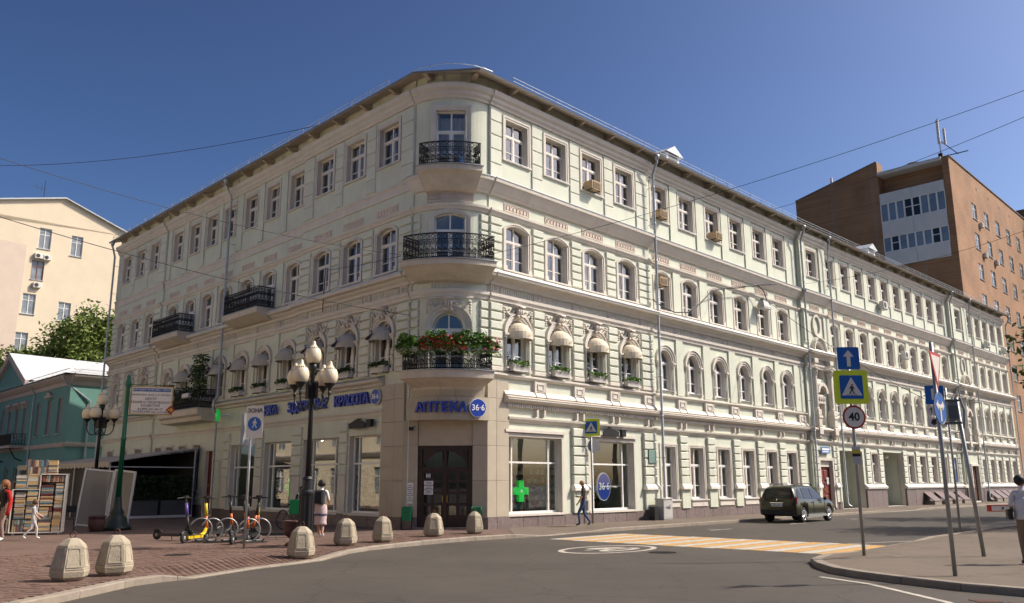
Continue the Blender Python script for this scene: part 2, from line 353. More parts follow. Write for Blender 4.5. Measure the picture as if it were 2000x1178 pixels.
GH = {'L1': [(2.64, 1.19, .5, 3.56, 0), (6.07, 1.44, .5, 3.56, 0)], 'L2': [(9.87, 1.38, .5, 3.56, 0), (13.45, 1.3, .5, 3.56, 0), (17.1, .52, .15, 3.35, 0), (18.75, .45, 1.3, 3.7, 0), (20.6, .45, 2.5, 3.7, 0), (22.4, .45, 2.5, 3.7, 0), (24.0, .4, 2.5, 3.7, 0)],
      'L3': [(26.7, .45, 2.4, 3.7, 0), (29.0, .45, 2.4, 3.7, 0), (31.4, .45, 2.4, 3.7, 0)], 'R1': [(2.785, 1.62, .5, 3.45, 0), (7.915, 1.6, .5, 3.45, 0)],
      'R2': [(c, .62, .86, 3.38, 0) for c in CO['R2']], 'R2b': [(29.9, .85, .12, 3.0, 0)], 'R3': [(34.25, 1.75, 0, 3.7, 0), (38.0, .5, 1.6, 3.6, 0), (41.2, 1.7, .02, 3.75, 0), (44.6, .55, 1.6, 3.6, 0), (46.95, .55, 1.6, 3.6, 0), (49.3, .55, 1.6, 3.6, 0), (51.65, .55, 1.6, 3.6, 0), (53.95, .5, 1.6, 3.6, 0)],
      'R4': [(58.2, .85, .1, 3.0, 0)], 'R5': [(61.75+2.2*k, .52, 1.6, 3.6, 0) for k in range(5)], 'B': []}
bays = {}
for k, (fr, s0, s1, w0) in SEC.items():
    b = MB(); h4, h3, h2 = HW[k]
    for e in (s0, s1): b.quad(fr(e, w0, 0), fr(e, w0-.5, 0), fr(e, w0-.5, 18.05), fr(e, w0, 18.05), 0)
    if k != 'B':
        wall(b, fr, s0, s1, w0, 0, 4.1, GH[k], depth=.9 if k in ('x',) else .36)
        if k in ('R2b', 'R4'):
            c = CO[k][0]
            wall(b, fr, s0, s1, w0, 4.1, 7.9, [(c, .5, 5.2, 7.2, .45)], depth=.3)
            wall(b, fr, s0, s1, w0, 7.9, 12.3, [(c, .55, 8.1, 9.9, .55)], depth=.3)
        else:
            wall(b, fr, s0, s1, w0, 4.1, 8.7, [(c, h2, 6.1, 7.5, h2) for c in CO[k]])
            wall(b, fr, s0, s1, w0, 8.7, 12.3, [(c, h3, 10.1, 11.8, .2) for c in CO[k]])
        wall(b, fr, s0, s1, w0, 12.3, 18.05, [(c, h4, 14.78, 16.55, 0) for c in CO[k]])
    else:
        wall(b, fr, s0, s1, w0, 4.8, 8.7, [(0, .62, 5.75, 7.45, .62)])
        wall(b, fr, s0, s1, w0, 8.7, 12.3, [(0, .62, 10.05, 11.9, .18)])
        wall(b, fr, s0, s1, w0, 12.3, 18.05, [(0, .62, 13.85, 16.4, 0)])
    obj('wall', b, [GREEN, TRIM], B)
# ---- cornices, string courses and mouldings, one mesh per stretch
PRO = {'lower_string_course': [(-.05,4.0),(.06,4.0),(.09,4.06),(.16,4.12),(.18,4.2),(-.05,4.24)],
       'shop_cornice': [(-.05,4.55),(.08,4.55),(.1,4.72),(.3,4.8),(.36,4.86),(.36,4.92),(.12,5.03),(-.05,5.03)],
       'sill_cornice': [(-.05,5.7),(.1,5.7),(.18,5.78),(.18,5.84),(-.05,5.91)],
       'architrave': [(-.05,8.68),(.08,8.7),(.1,8.8),(.16,8.86),(.17,8.98),(-.05,9.0)],
       'middle_cornice': [(-.05,9.3),(.12,9.32),(.16,9.42),(.3,9.5),(.34,9.56),(.52,9.6),(.56,9.7),(-.05,9.98)],
       'upper_string_course': [(-.05,12.2),(.07,12.22),(.1,12.3),(.17,12.36),(.18,12.45),(-.05,12.5)],
       'upper_cornice': [(-.05,13.02),(.1,13.04),(.14,13.12),(.18,13.16),(.36,13.46),(.42,13.5),(.44,13.64),(-.05,13.78)],
       'top_cornice': [(-.05,16.9),(.08,16.92),(.1,17.0),(.18,17.08),(.2,17.2),(.3,17.28),(.34,17.42),(.34,17.48),(-.05,17.54)]}
PL_UP = [(-.05,13.25),(.05,13.25),(.06,13.58),(.12,13.64),(.12,13.7),(-.05,13.74)]
PL_SHOP = [(-.05,5.5),(.1,5.5),(.14,5.56),(.3,5.62),(.34,5.7),(-.05,5.86)]
PL_STR = [(-.05,4.28),(.05,4.28),(.08,4.4),(.14,4.46),(.14,4.52),(-.05,4.56)]
for k, (fr, s0, s1, w0) in SEC.items():
    for nm, pr in PRO.items():
        a, b_ = s0, s1
        if k == 'B' and nm in ('lower_string_course', 'shop_cornice', 'sill_cornice'): continue
        left = fr is FL
        if left and nm == 'shop_cornice': nm, pr = 'sign_band_cornice', PL_SHOP
        elif left and nm == 'lower_string_course': pr = PL_STR
        elif left and nm == 'sill_cornice': continue
        elif (left or False) and nm == 'upper_cornice': pr = PL_UP
        if k in ('R2b', 'R4') and nm == 'sill_cornice': continue
        if nm in ('lower_string_course',) and k == 'R1': a = 1.16
        if nm in ('sign_band_cornice', 'lower_string_course') and k == 'L1': a = 1.45
        if nm == 'shop_cornice' and k == 'R1': a = .9
        obj(nm, sweep(MB(), fr, a, b_, pr, w0), TRIM, B)
    # sheet-metal flashing on the ledges
    f = MB(); f_ = lambda pr: sweep(f, fr, s0, s1, pr, w0)
    f_([(-.05,9.985),(.575,9.705),(.575,9.735),(-.05,10.05)])
    obj('ledge_flashing', f, FLASH if fr is FL else FLASHL, B)
    if not (fr is FL):
        f = MB(); f_([(-.05,13.785),(.46,13.645),(.46,13.67),(-.05,13.81)]); obj('ledge_flashing', f, PIPE, B)
        if k not in ('B', 'R2b', 'R4'): f = MB(); sweep(f, fr, max(s0, .9), s1, [(.1,5.03),(.375,4.925),(.375,4.945),(.1,5.05)], w0); obj('ledge_flashing', f, EAVE, B)
    else:
        f = MB(); sweep(f, fr, max(s0, 1.45) if k == 'L1' else s0, s1, [(-.05,5.865),(.355,5.705),(.355,5.73),(-.05,5.9)], w0); obj('ledge_flashing', f, PIPE, B)
    if fr is FR and k not in ('R2b', 'R4'):           # battered base of the parapet band
        f = MB(); sweep(f, fr, max(s0, .9), s1, [(-.05,5.04),(.2,5.05),(.19,5.1),(.08,5.24),(-.05,5.24)], w0); obj('parapet_base', f, FLASHL, B)
# ---- small toothed courses: real teeth, joined per stretch
for k, (fr, s0, s1, w0) in SEC.items():
    b = MB(); n = int((s1-s0)/.13)
    for i in range(n):
        s = s0+(i+.5)*(s1-s0)/n
        near = min(abs(s-c) for c in CO[k]+[99])
        b.join(MB().box(-.03,.03,-.03,.028,9.06,9.27), MF(fr, s, w0, 0)) if (k != 'B' or abs(s) < .8) else None
        if fr is FR and k not in ('R2b', 'R4') and s > 1.0: b.join(MB().box(-.04,.04,-.03,.16,4.58,4.7), MF(fr, s, w0, 0))
        if fr is FL and s > 1.45: b.join(MB().box(-.035,.035,-.03,.17,5.44,5.5), MF(fr, s, w0, 0))
    obj('dentil_course', b, TRIM, B, kind='stuff')
# ---- relief panels in the frieze over the third floor, rosettes in the frieze below
def relief():
    b = MB(); b.box(-.78,.78,-.02,.015,-.19,.19); b.box(-.8,.8,.0,.035,.17,.2); b.box(-.8,.8,.0,.035,-.2,-.17); b.box(-.8,-.77,0,.035,-.17,.17); b.box(.77,.8,0,.035,-.17,.17)
    for i in range(7):
        x = -.66+i*.22
        for dz in (-.08, .0, .08): b.ball((x, .025, dz), (.045-.012*abs(dz)/.08, .035, .05), 6, 4)
        b.ball((x+.11, .02, .1), (.03, .03, .04), 5, 3); b.ball((x+.11, .02, -.1), (.025, .03, .03), 5, 3)
    m = b.mesh('relief_panel'); m.materials.append(M('relief_stucco', (.62, .53, .45), .9, var=.1, streak=.2, dirt=(.3, .25, .2))); return m
def rosette():
    b = MB(); b.box(-.26,.26,-.02,.05,-.15,.15); b.box(-.22,-.2,.05,.08,-.12,.12); b.box(.2,.22,.05,.08,-.12,.12); b.box(-.2,.2,.05,.08,.1,.12); b.box(-.2,.2,.05,.08,-.12,-.1)
    for i in range(6): b.ball((.09*math.cos(i*1.047), .06, .07*math.sin(i*1.047)), (.045,.03,.04), 5, 3)
    b.ball((0,.07,0), .04, 5, 3)
    for sx in (-1, 1): b.box(sx*.29-.015, sx*.29+.015, -.02, .07, -.16, .16)
    m = b.mesh('rosette'); m.materials.append(TRIM); return m
REL, ROS = relief(), rosette()
for k, (fr, s0, s1, w0) in SEC.items():
    if k == 'B':
        for i in (-.62, 0, .62): obj('relief_panel', REL, None, B, MF(fr, i, w0, 12.75) @ Matrix.Diagonal((.42, 1, 1, 1)))
        continue
    cs = CO[k]
    for c in cs: obj('relief_panel', REL, None, B, MF(fr, c, w0, 12.72) @ Matrix.Diagonal((.95 if k in ('R1', 'L1', 'R2') else .8, 1, .85, 1)))
    mids = [cs[0]-1.27]+[(a+b)/2 for a, b in zip(cs, cs[1:])]+[cs[-1]+1.27] if k in ('R1', 'L1', 'L3') else [(a+b)/2 for a, b in zip(cs, cs[1:])]
    for s in mids:
        if s0+.2 < s < s1-.2: obj('rosette', ROS, None, B, MF(fr, s, w0, 9.16))
# ---- pilasters and rusticated blocks
_blk = {}
def blk(w, h, d, c=.03):
    key = (round(w, 2), round(h, 3), d)
    if key not in _blk:
        m = MB().cham(-w/2, w/2, -.05, d, 0, h, c).mesh('rustic_block'); m.materials.append(BLOCK); _blk[key] = m
    return _blk[key]
NB = [0]; loose = MB()
def rustic(fr, a, b, w0, z0, z1, n, d, gap=.05, single=True):
    p = (z1-z0)/n
    for i in range(n):
        Mx = MF(fr, (a+b)/2, w0, z0+i*p)
        if single and NB[0] < 296: NB[0] += 1; obj('rustic_block', blk(b-a, p-gap, d), None, B, Mx)
        else: loose.join(MB().cham(-(b-a)/2, (b-a)/2, -.05, d, 0, p-gap, .03), Mx)
def gaps(k, extra, lo=None, hi=None):
    fr, s0, s1, w0 = SEC[k]; hw = HW[k][1]+extra; cs = CO[k]
    e = [lo if lo is not None else s0+.02]+[x for c in cs for x in (c-hw, c+hw)]+[hi if hi is not None else s1-.03]
    return list(zip(e[0::2], e[1::2]))
def strips(fr, iv, w0, z0, z1, d, mat=GREEN, cap=True):
    for a, b in iv:
        if b-a < .12: continue
        m = MB().box(-(b-a)/2+.03, (b-a)/2-.03, -.03, d, z0, z1)
        obj('pilaster', m, mat, B, MF(fr, (a+b)/2, w0, 0))
for k in ('R1', 'L1', 'R2', 'L2', 'L3', 'R2b', 'R3', 'R4', 'R5'):
    fr, s0, s1, w0 = SEC[k]; g = gaps(k, .27)
    if k in ('R1', 'L1', 'L3'):
        sg = k != 'L3'
        for a, b in g:
            rustic(fr, a, b, w0, 10.08, 12.19, 6, .09, .06, sg); rustic(fr, a, b, w0, 13.82, 16.9, 5, .06, .018, sg)
            m = MB().cham(-(b-a)/2-.02, (b-a)/2+.02, -.03, .13, 5.93, 6.1, .02); obj('pilaster_base', m, TRIM, B, MF(fr, (a+b)/2, w0, 0))
            rustic(fr, a+.0, b-.0, w0, 6.12, 8.67, 7, .11, .06, sg)
    elif k in ('R2', 'L2', 'R3', 'R5'):
        strips(fr, gaps(k, .3), w0, 5.9, 8.69, .08); strips(fr, gaps(k, .27), w0, 10.05, 12.2, .08); strips(fr, gaps(k, .26), w0, 13.8, 16.9, .07)
    else:
        c = CO[k][0]; strips(fr, [(s0+.05, c-1.0), (c+1.0, s1-.05)], w0, 13.8, 16.9, .12); strips(fr, [(s0+.05, c-1.0), (c+1.0, s1-.05)], w0, 10.3, 12.2, .1)
for sg in (-1, 1):       # narrow rusticated strips flanking the rounded bay
    a, b = sorted((sg*(ARC-.42), sg*(ARC-.03)))
    rustic(FB, a, b, -.05, 10.08, 12.19, 6, .07, .06); rustic(FB, a, b, -.05, 6.12, 8.67, 7, .09, .06)
# ground-floor pilasters
def flare(fr, a, b, w0, z):
    w = (b-a)/2; m = MB()
    m.add([(-w,-.03,z),(w,-.03,z),(w,.13,z),(-w,.13,z),(-w-.05,-.03,z-.16),(w+.05,-.03,z-.16),(w+.05,.24,z-.16),(-w-.05,.24,z-.16),(-w-.05,-.03,z-.27),(w+.05,-.03,z-.27),(w+.05,.24,z-.27),(-w-.05,.24,z-.27)],
          [(0,1,2,3),(3,2,6,7),(0,3,7,4),(2,1,5,6),(7,6,10,11),(4,7,11,8),(6,5,9,10),(8,11,10,9)])
    obj('pilaster_base', m, FLASHL, B, MF(fr, (a+b)/2, w0, 0))
    obj('pilaster', MB().box(-w+.02, w-.02, -.03, .12, .45, z-.27), GREEN, B, MF(fr, (a+b)/2, w0, 0))
gR1 = [(5.1, 6.12), (10.3, 11.33)]
for a, b in gR1: rustic(FR, a, b, 0, 1.62, 3.97, 6, .13, .05); flare(FR, a, b, 0, 1.62)
gR2 = [(13.55, 14.3), (16.15, 16.92), (18.83, 19.6), (21.5, 22.3), (24.15, 24.95), (26.7, 27.4)]
for a, b in gR2: rustic(FR, a, b, -.12, 1.62, 3.97, 6, .13, .05); flare(FR, a, b, -.12, 1.62)
gL = [(3.93, 4.52, 0), (7.6, 8.4, 0), (11.37, 12.05, -.12), (14.83, 15.45, -.12)]
for a, b, w in gL:
    rustic(FL, a, b, w, 2.0, 4.2, 5, .1, .06); obj('pilaster', MB().cham(-(b-a)/2+.03, (b-a)/2-.03, -.03, .08, .46, 1.97, .01), TRIM, B, MF(FL, (a+b)/2, w, 0))
for a, b in ((28.3, 28.85), (30.95, 31.6)): rustic(FR, a, b, .1, 1.62, 3.97, 6, .1, .05, False); flare(FR, a, b, .1, 1.62)
for c in (36.75, 38.95, 43.3, 45.8, 48.15, 50.5, 52.85, 55.0): rustic(FR, c-.35, c+.35, -.12, 1.6, 3.97, 6, .1, .05, False)
for k in range(6): rustic(FR, 60.65+2.2*k-.33, 60.65+2.2*k+.33, -.12, 1.6, 3.97, 6, .1, .05, False)
for a, b in ((55.75, 56.5), (59.3, 60.1)): rustic(FR, a, b, .1, 1.6, 3.97, 6, .1, .05, False)
obj('rustic_blocks_far', loose, BLOCK, B, kind='stuff')
# brackets in the shop frieze, parapet pedestals
pb = MB().box(-.05,.05,-.03,.16,4.26,4.54).mesh('frieze_bracket'); pb.materials.append(TRIM)
ped = MB().cham(-.36,.36,-.03,.12,5.25,5.69,.02)
ped.box(-.24,.24,.12,.15,5.56,5.6); ped.box(-.24,.24,.12,.15,5.34,5.38); ped.box(-.24,-.2,.12,.15,5.38,5.56); ped.box(.2,.24,.12,.15,5.38,5.56)
for sx in (-1, 1): ped.add([(sx*.4-.045,.0,5.04),(sx*.4+.045,.0,5.04),(sx*.4+.045,.24,5.06),(sx*.4-.045,.24,5.06),(sx*.4-.045,0,5.69),(sx*.4+.045,0,5.69),(sx*.4+.045,.13,5.69),(sx*.4-.045,.13,5.69),(sx*.4-.045,.13,5.26),(sx*.4+.045,.13,5.26)],[(0,4,7,8,3),(1,2,9,6,5),(3,8,9,2),(8,7,6,9),(4,5,6,7)])
ped = ped.mesh('parapet_pedestal'); ped.materials.append(TRIM)
for k in ('R1', 'R2', 'R3', 'R5'):
    fr, s0, s1, w0 = SEC[k]
    for a, b in gaps(k, .3):
        c = (a+b)/2
        if b-a < .3 or c < 1.0: continue
        if c > 1: obj('parapet_pedestal', ped, None, B, MF(fr, c, w0, 0) @ Matrix.Diagonal((min(1, (b-a)/.8), 1, 1, 1)))
        for d in (-.22, .22): obj('frieze_bracket', pb, None, B, MF(fr, c+d, w0, 0))
# ---- windows
for k, (fr, s0, s1, w0) in SEC.items():
    if k == 'B': continue
    h4, h3, h2 = HW[k]; P = k in ('R1', 'L1', 'R2')
    for i, c in enumerate(CO[k]):
        add_window(B, fr, c, w0, 14.78, h4, 1.77, 0, 'old', .17, .06, 'rect', P)
        if k in ('R2b', 'R4'): continue
        if not (k == 'L2' and i in (1, 5)): add_window(B, fr, c, w0, 10.1, h3, 1.9, .2, 'old', .17, .07, 'seg', P)
        else: add_window(B, fr, c, w0, 10.1, h3, 1.9, .2, 'white', .17, .07, 'seg', False, .45)
        add_window(B, fr, c, w0, 6.1, h2, 1.4+h2, h2, 'round', .22, .09, 'round', k in ('R1', 'L1'), .9 if k in ('R1',) else None)
add_window(B, FB, 0, -.05, 13.85, .62, 2.55, 0, 'white', .2, .05, 'rect', True, .35)
add_window(B, FB, 0, -.05, 10.05, .62, 2.03, .18, 'white', .2, .05, 'seg', True, .9)
add_window(B, FB, 0, -.05, 5.75, .62, 2.32, .62, 'round', .26, .1, 'round', True, .9)
for c in CO['R2']:
    add_window(B, FR, c, -.12, .86, .62, 2.52, 0, 'white', .15, .05, 'rect', False, (.45, .9, .5, .45, .5, .9)[CO['R2'].index(c)])
    m = MB().cham(-.75,.75,-.03,.1,.5,.82,.02); m.box(-.8,.8,-.03,.16,.8,.86); obj('sill_panel', m, TRIM, B, MF(FR, c, -.12, 0))
for k in ('R3', 'R5', 'L2', 'L3'):
    fr, s0, s1, w0 = SEC[k]
    for c, h, zb, zt, _ in GH[k]:
        if h < .6 and zb > 1: add_window(B, fr, c, w0, zb, h, zt-zb, 0, 'old', .12, .04, 'rect', False)
# ---- plinths: granite slabs
def plinth(fr, a, b, w0, h, d=.06, n=None):
    n = n or max(1, round((b-a)/.85))
    for i in range(n):
        s, e = a+(b-a)*i/n, a+(b-a)*(i+1)/n; q = rnd.uniform(-.006, .006)
        obj('plinth_slab', MB().cham(-(e-s)/2+.004, (e-s)/2-.004, -.05, d+q, -.15, h, .008), GRANITE, B, MF(fr, (s+e)/2, w0, 0))
plinth(FR, 1.2, 11.38, 0, .43); plinth(FR, 11.42, 28.1, -.12, .5)
for a, b in ((28.2, 29.0), (30.8, 31.85)): plinth(FR, a, b, .1, .5)
for a, b in ((36.05, 39.4), (42.95, 55.5)): plinth(FR, a, b, -.12, 1.2, .12)
for a, b in ((55.65, 57.3), (59.1, 60.15)): plinth(FR, a, b, .1, 1.2, .1)
plinth(FR, 60.3, 71.8, -.12, 1.2, .12)
for a, b in ((36.05, 39.4), (42.95, 55.6), (60.2, 71.85)): obj('sill_band', sweep(MB(), FR, a, b, [(-.05,1.2),(.2,1.22),(.24,1.34),(.14,1.42),(-.02,1.58),(-.05,1.58)], -.12), FLASHL, B)
plinth(FL, 1.45, 8.4, 0, .45); plinth(FL, 8.5, 16.4, -.12, .45); plinth(FL, 17.7, 24.8, -.12, .6); plinth(FL, 24.95, 32.95, 0, .6)
# ---- attic panels, eaves, brackets, roof
ap = MB().box(-.85,.85,-.02,.03,17.95,18.0); ap.box(-.85,.85,-.02,.03,17.6,17.66); ap.box(-.85,-.79,-.02,.03,17.66,17.95); ap.box(.79,.85,-.02,.03,17.66,17.95); ap = ap.mesh('attic_panel'); ap.materials.append(TRIM)
bk = MB(); bk.add([(-.07,0,17.98),(.07,0,17.98),(.06,.62,17.83),(-.06,.62,17.83),(-.07,0,17.72),(.07,0,17.72),(.07,.3,17.66),(-.07,.3,17.66),(.06,.62,17.78),(-.06,.62,17.78)], [(0,1,2,3),(4,7,6,5),(7,9,8,6),(3,2,8,9),(0,3,9,7,4),(1,5,6,8,2),(0,4,5,1)]); bk = bk.mesh('eave_bracket'); bk.materials.append(EAVE)
for k, (fr, s0, s1, w0) in SEC.items():
    if k != 'B':
        for c in CO[k]: obj('attic_panel', ap, None, B, MF(fr, c, w0, 0) @ Matrix.Diagonal((1 if k[1] == '1' else .9, 1, 1, 1)))
        n = max(1, round((s1-s0)/2.3))
        for i in range(n): obj('eave_bracket', bk, None, B, MF(fr, s0+(i+.5)*(s1-s0)/n, w0, 0))
for s in (-.7, 0, .7): obj('attic_panel', ap, None, B, MF(FB, s, -.05, 0) @ Matrix.Diagonal((.42, 1, 1, 1)))
EW = .72
def eave(fr, a, b, wb, name='roof_slope', hip=0):
    m = MB(); n = 1 if fr is FL or b <= SB or a >= SB else 2
    for lo, hi in ([(a, b)] if n == 1 else [(a, SB), (SB+.001, b)]):
        q = lambda s, h=0: [fr(s, .0, 18.0), fr(s, EW, 17.76), fr(s, EW+.03, 17.84), fr(s+h*5.3, -wb/2, 19.4), fr(s+h*12, -wb, 18.0)]
        A, C = q(lo, hip if lo == a else 0), q(hi)
        m.quad(A[0], C[0], C[1], A[1], 1); m.quad(A[1], C[1], C[2], A[2], 2); m.quad(A[2], C[2], C[3], A[3], 0); m.quad(A[3], C[3], C[4], A[4], 0)
    return obj(name, m, [ROOF, EAVE, EDGE], B)
eave(FL, -.95, 33.25, 12, hip=1); eave(FR, -1.1, 32.0, 12, hip=1); eave(FR, 32.0, 72.1, 7.5)
m = MB(); qa = [FL(-.95, 0, 18.0), FL(-.95, EW, 17.76), FL(-.95, EW+.03, 17.84), FL(4.35, -6, 19.4)]; qb = [FR(-1.1, 0, 18.0), FR(-1.1, EW, 17.76), FR(-1.1, EW+.03, 17.84), FR(4.2, -6, 19.4)]
m.quad(qa[0], qb[0], qb[1], qa[1], 1); m.quad(qa[1], qb[1], qb[2], qa[2], 2); m.quad(qa[2], qb[2], qb[3], qa[3], 0)
mid = [FB(s, -.05, 18.0) for s in [-ARC+2*ARC*i/12 for i in range(13)]]
m.poly([qa[0]]+mid+[qb[0]], 1); m.poly([qa[3], qb[3], FR(4.2, -6.2, 19.4), FL(4.35, -6.2, 19.4)], 0)
obj('roof_slope', m, [ROOF, EAVE, EDGE], B)
for s in (-.85, .88): obj('eave_bracket', bk, None, B, MF(FB, s, -.1, .02))
m = MB()                          # courtyard walls and gable ends close the shell
for fr, a, b, wb in ((FL, 6, 33, 12), (FR, 6, 32, 12), (FR, 32, 71.9, 7.5)): m.quad(fr(a, -wb, 0), fr(b, -wb, 0), fr(b, -wb, 18), fr(a, -wb, 18))
for fr, s, wb in ((FL, 33.0, 12), (FR, 71.9, 7.5), (FR, 32, 12)): m.poly([fr(s, -.5, 0), fr(s, -wb, 0), fr(s, -wb, 18), fr(s, -wb/2, 19.35), fr(s, -.5, 18)])
obj('rear_wall', m, GREEN, B)
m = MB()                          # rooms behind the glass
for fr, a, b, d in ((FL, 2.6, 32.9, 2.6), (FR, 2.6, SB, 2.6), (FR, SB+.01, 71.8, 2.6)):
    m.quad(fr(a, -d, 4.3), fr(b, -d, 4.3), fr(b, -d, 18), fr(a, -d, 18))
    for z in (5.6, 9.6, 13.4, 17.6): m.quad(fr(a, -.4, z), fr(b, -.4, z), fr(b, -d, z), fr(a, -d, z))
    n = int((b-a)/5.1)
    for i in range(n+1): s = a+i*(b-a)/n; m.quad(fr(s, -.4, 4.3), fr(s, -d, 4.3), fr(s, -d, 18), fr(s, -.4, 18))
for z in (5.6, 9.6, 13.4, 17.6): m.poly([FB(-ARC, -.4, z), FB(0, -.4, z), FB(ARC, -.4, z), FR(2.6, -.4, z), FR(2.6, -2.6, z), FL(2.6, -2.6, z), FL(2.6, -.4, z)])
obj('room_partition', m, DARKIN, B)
# snow rail on the roof edge
m = MB()
for fr, a, b in ((FL, 1, 33), (FR, 1, SB), (FR, SB+.01, 72)):
    for h in (.14, .3): m.tube([fr(a, .55, 17.95+h), fr(b, .55, 17.95+h)], .012, 4)
    n = int((b-a)/1.35)
    for i in range(n+1): s = a+i*(b-a)/n; m.tube([fr(s, .55, 17.9), fr(s, .55, 18.27)], .016, 4)
bp_ = [FB(-ARC+2*ARC*i/8, .2, 18.32) for i in range(9)]; m.tube(bp_, .014, 4)
for p in bp_[::2]: m.tube([p-Vector((0, 0, .45)), p], .014, 4)
obj('snow_rail', m, PIPE, B)
# dormers
def dormer(s, w, z):
    m = MB(); m.box(-.6,.6,-.9,0,0,.5,0); m.add([(-.8,-1.6,.46),(.8,-1.6,.46),(.8,.15,.46),(-.8,.15,.46),(0,-1.6,.92),(0,.15,.92)], [(0,3,5,4),(1,4,5,2),(3,2,5)], 1); m.box(-.4,.4,0,.02,.1,.42,2)
    obj('dormer', m, [M('dormer_white', (.7, .7, .7), .6), ROOF, EDGE], B, MF(FR, s, w, z))
dormer(13.6, .25, 18.05); dormer(40.0, .2, 18.1)
# ---- downpipes
def downpipe(fr, s, w0=0., r=.065, kink=None, top=17.72):
    m = MB(); a = fr(s, EW-.05, top); w = w0+.16
    w = w0+.4
    pts = [a, fr(s, EW-.05, top-.3), fr(s, EW-.12, top-.42), fr(s, w+.04, top-.85), fr(s, w, top-.95)]
    if kink: pts += [fr(s, w, 6.1), fr(s, w+.2, 5.8), fr(s, w+.2, 5.35), fr(s, w, 5.05)]
    pts += [fr(s, w, .4), fr(s, w+.1, .22), fr(s, w+.26, .16)]
    m.tube(pts, r, 8)
    m.lathe([(.07, -.25), (.15, -.02), (.15, .04)], 10); k = len(m.v)
    for i in range(30): m.v[k-30+i] = tuple(Vector(m.v[k-30+i])+a)
    z = top-1.6
    while z > .6:
        p = fr(s, w, z); m.tube([p, p+Vector((0, 0, .05))], r*1.25, 8); m.tube([p, fr(s, w0-.05, z)], .014, 4)
        z -= 1.9
    obj('downpipe', m, PIPE, B, smooth=True)
for s, w0 in ((11.42, .0), (28.1, .0), (31.75, .1), (55.45, .0), (60.05, .1), (71.6, -.1)): downpipe(FR, s, w0)
downpipe(FL, 15.75, -.1, kink=True); downpipe(FL, 32.7, .05)
# ================================================================== ground
def brickmat(name, c1, c2, mortar, sc_=1., rot=0., bw=.2, bh=.1):
    m = bpy.data.materials.new(name); m.use_nodes = True; n = m.node_tree.nodes; L = m.node_tree.links; b = n['Principled BSDF']; b.inputs['Roughness'].default_value = .85
    g = n.new('ShaderNodeNewGeometry'); mp = n.new('ShaderNodeMapping'); mp.inputs['Rotation'].default_value = (0, 0, rot); L.new(g.outputs['Position'], mp.inputs[0])
    t = n.new('ShaderNodeTexBrick'); t.inputs['Scale'].default_value = sc_; t.inputs['Brick Width'].default_value = bw; t.inputs['Row Height'].default_value = bh; t.inputs['Mortar Size'].default_value = .006
    t.inputs['Color1'].default_value = (*c1, 1); t.inputs['Color2'].default_value = (*c2, 1); t.inputs['Mortar'].default_value = (*mortar, 1); L.new(mp.outputs[0], t.inputs['Vector'])
    no = n.new('ShaderNodeTexNoise'); no.inputs['Scale'].default_value = .7; no.inputs['Detail'].default_value = 6; L.new(g.outputs['Position'], no.inputs[0])
    mx = n.new('ShaderNodeMix'); mx.data_type = 'RGBA'; mx.blend_type = 'MULTIPLY'; mx.inputs[0].default_value = 1
    r = n.new('ShaderNodeMapRange'); r.inputs[1].default_value = .3; r.inputs[2].default_value = .7; r.inputs[3].default_value = .75; r.inputs[4].default_value = 1.15
    L.new(no.outputs[0], r.inputs[0]); L.new(t.outputs[0], mx.inputs[6]); L.new(r.outputs[0], mx.inputs[7]); L.new(mx.outputs[2], b.inputs['Base Color']); return m
def asphalt(name, col, var, fine):
    m = bpy.data.materials.new(name); m.use_nodes = True; n = m.node_tree.nodes; L = m.node_tree.links; b = n['Principled BSDF']; b.inputs['Roughness'].default_value = .82; b.inputs['Specular IOR Level'].default_value = .35
    g = n.new('ShaderNodeNewGeometry')
    def noise(s, d, ro=.6): k = n.new('ShaderNodeTexNoise'); k.inputs['Scale'].default_value = s; k.inputs['Detail'].default_value = d; k.inputs['Roughness'].default_value = ro; L.new(g.outputs['Position'], k.inputs[0]); return k
    a, c, e = noise(.22, 6), noise(2.4, 8, .75), noise(95, 2)
    def ramp(k, lo, hi, o0, o1): r = n.new('ShaderNodeMapRange'); r.inputs[1].default_value = lo; r.inputs[2].default_value = hi; r.inputs[3].default_value = o0; r.inputs[4].default_value = o1; L.new(k.outputs[0], r.inputs[0]); return r
    p = n.new('ShaderNodeMath'); p.operation = 'MULTIPLY'; q = n.new('ShaderNodeMath'); q.operation = 'MULTIPLY'
    L.new(ramp(a, .35, .65, 1-var, 1+var).outputs[0], p.inputs[0]); L.new(ramp(c, .3, .7, 1-var*.8, 1+var*.8).outputs[0], p.inputs[1])
    L.new(p.outputs[0], q.inputs[0]); L.new(ramp(e, .35, .68, 1-fine, 1+fine).outputs[0], q.inputs[1])
    v = n.new('ShaderNodeVectorMath'); v.operation = 'SCALE'; v.inputs[0].default_value = col; L.new(q.outputs[0], v.inputs['Scale'])
    vo = n.new('ShaderNodeTexVoronoi'); vo.feature = 'DISTANCE_TO_EDGE'; vo.inputs['Scale'].default_value = .33; nn = noise(1.7, 5)      # wandering cracks
    va = n.new('ShaderNodeVectorMath'); va.operation = 'ADD'; L.new(g.outputs['Position'], va.inputs[0]); L.new(nn.outputs[1], va.inputs[1]); L.new(va.outputs[0], vo.inputs['Vector'])
    cr = ramp(vo, .004, .012, .72, 1); w = n.new('ShaderNodeVectorMath'); w.operation = 'SCALE'; L.new(v.outputs[0], w.inputs[0]); L.new(cr.outputs[0], w.inputs['Scale'])
    L.new(w.outputs[0], b.inputs['Base Color'])
    bp = n.new('ShaderNodeBump'); bp.inputs['Strength'].default_value = .35; bp.inputs['Distance'].default_value = .008; L.new(e.outputs[0], bp.inputs['Height']); L.new(bp.outputs[0], b.inputs['Normal']); return m
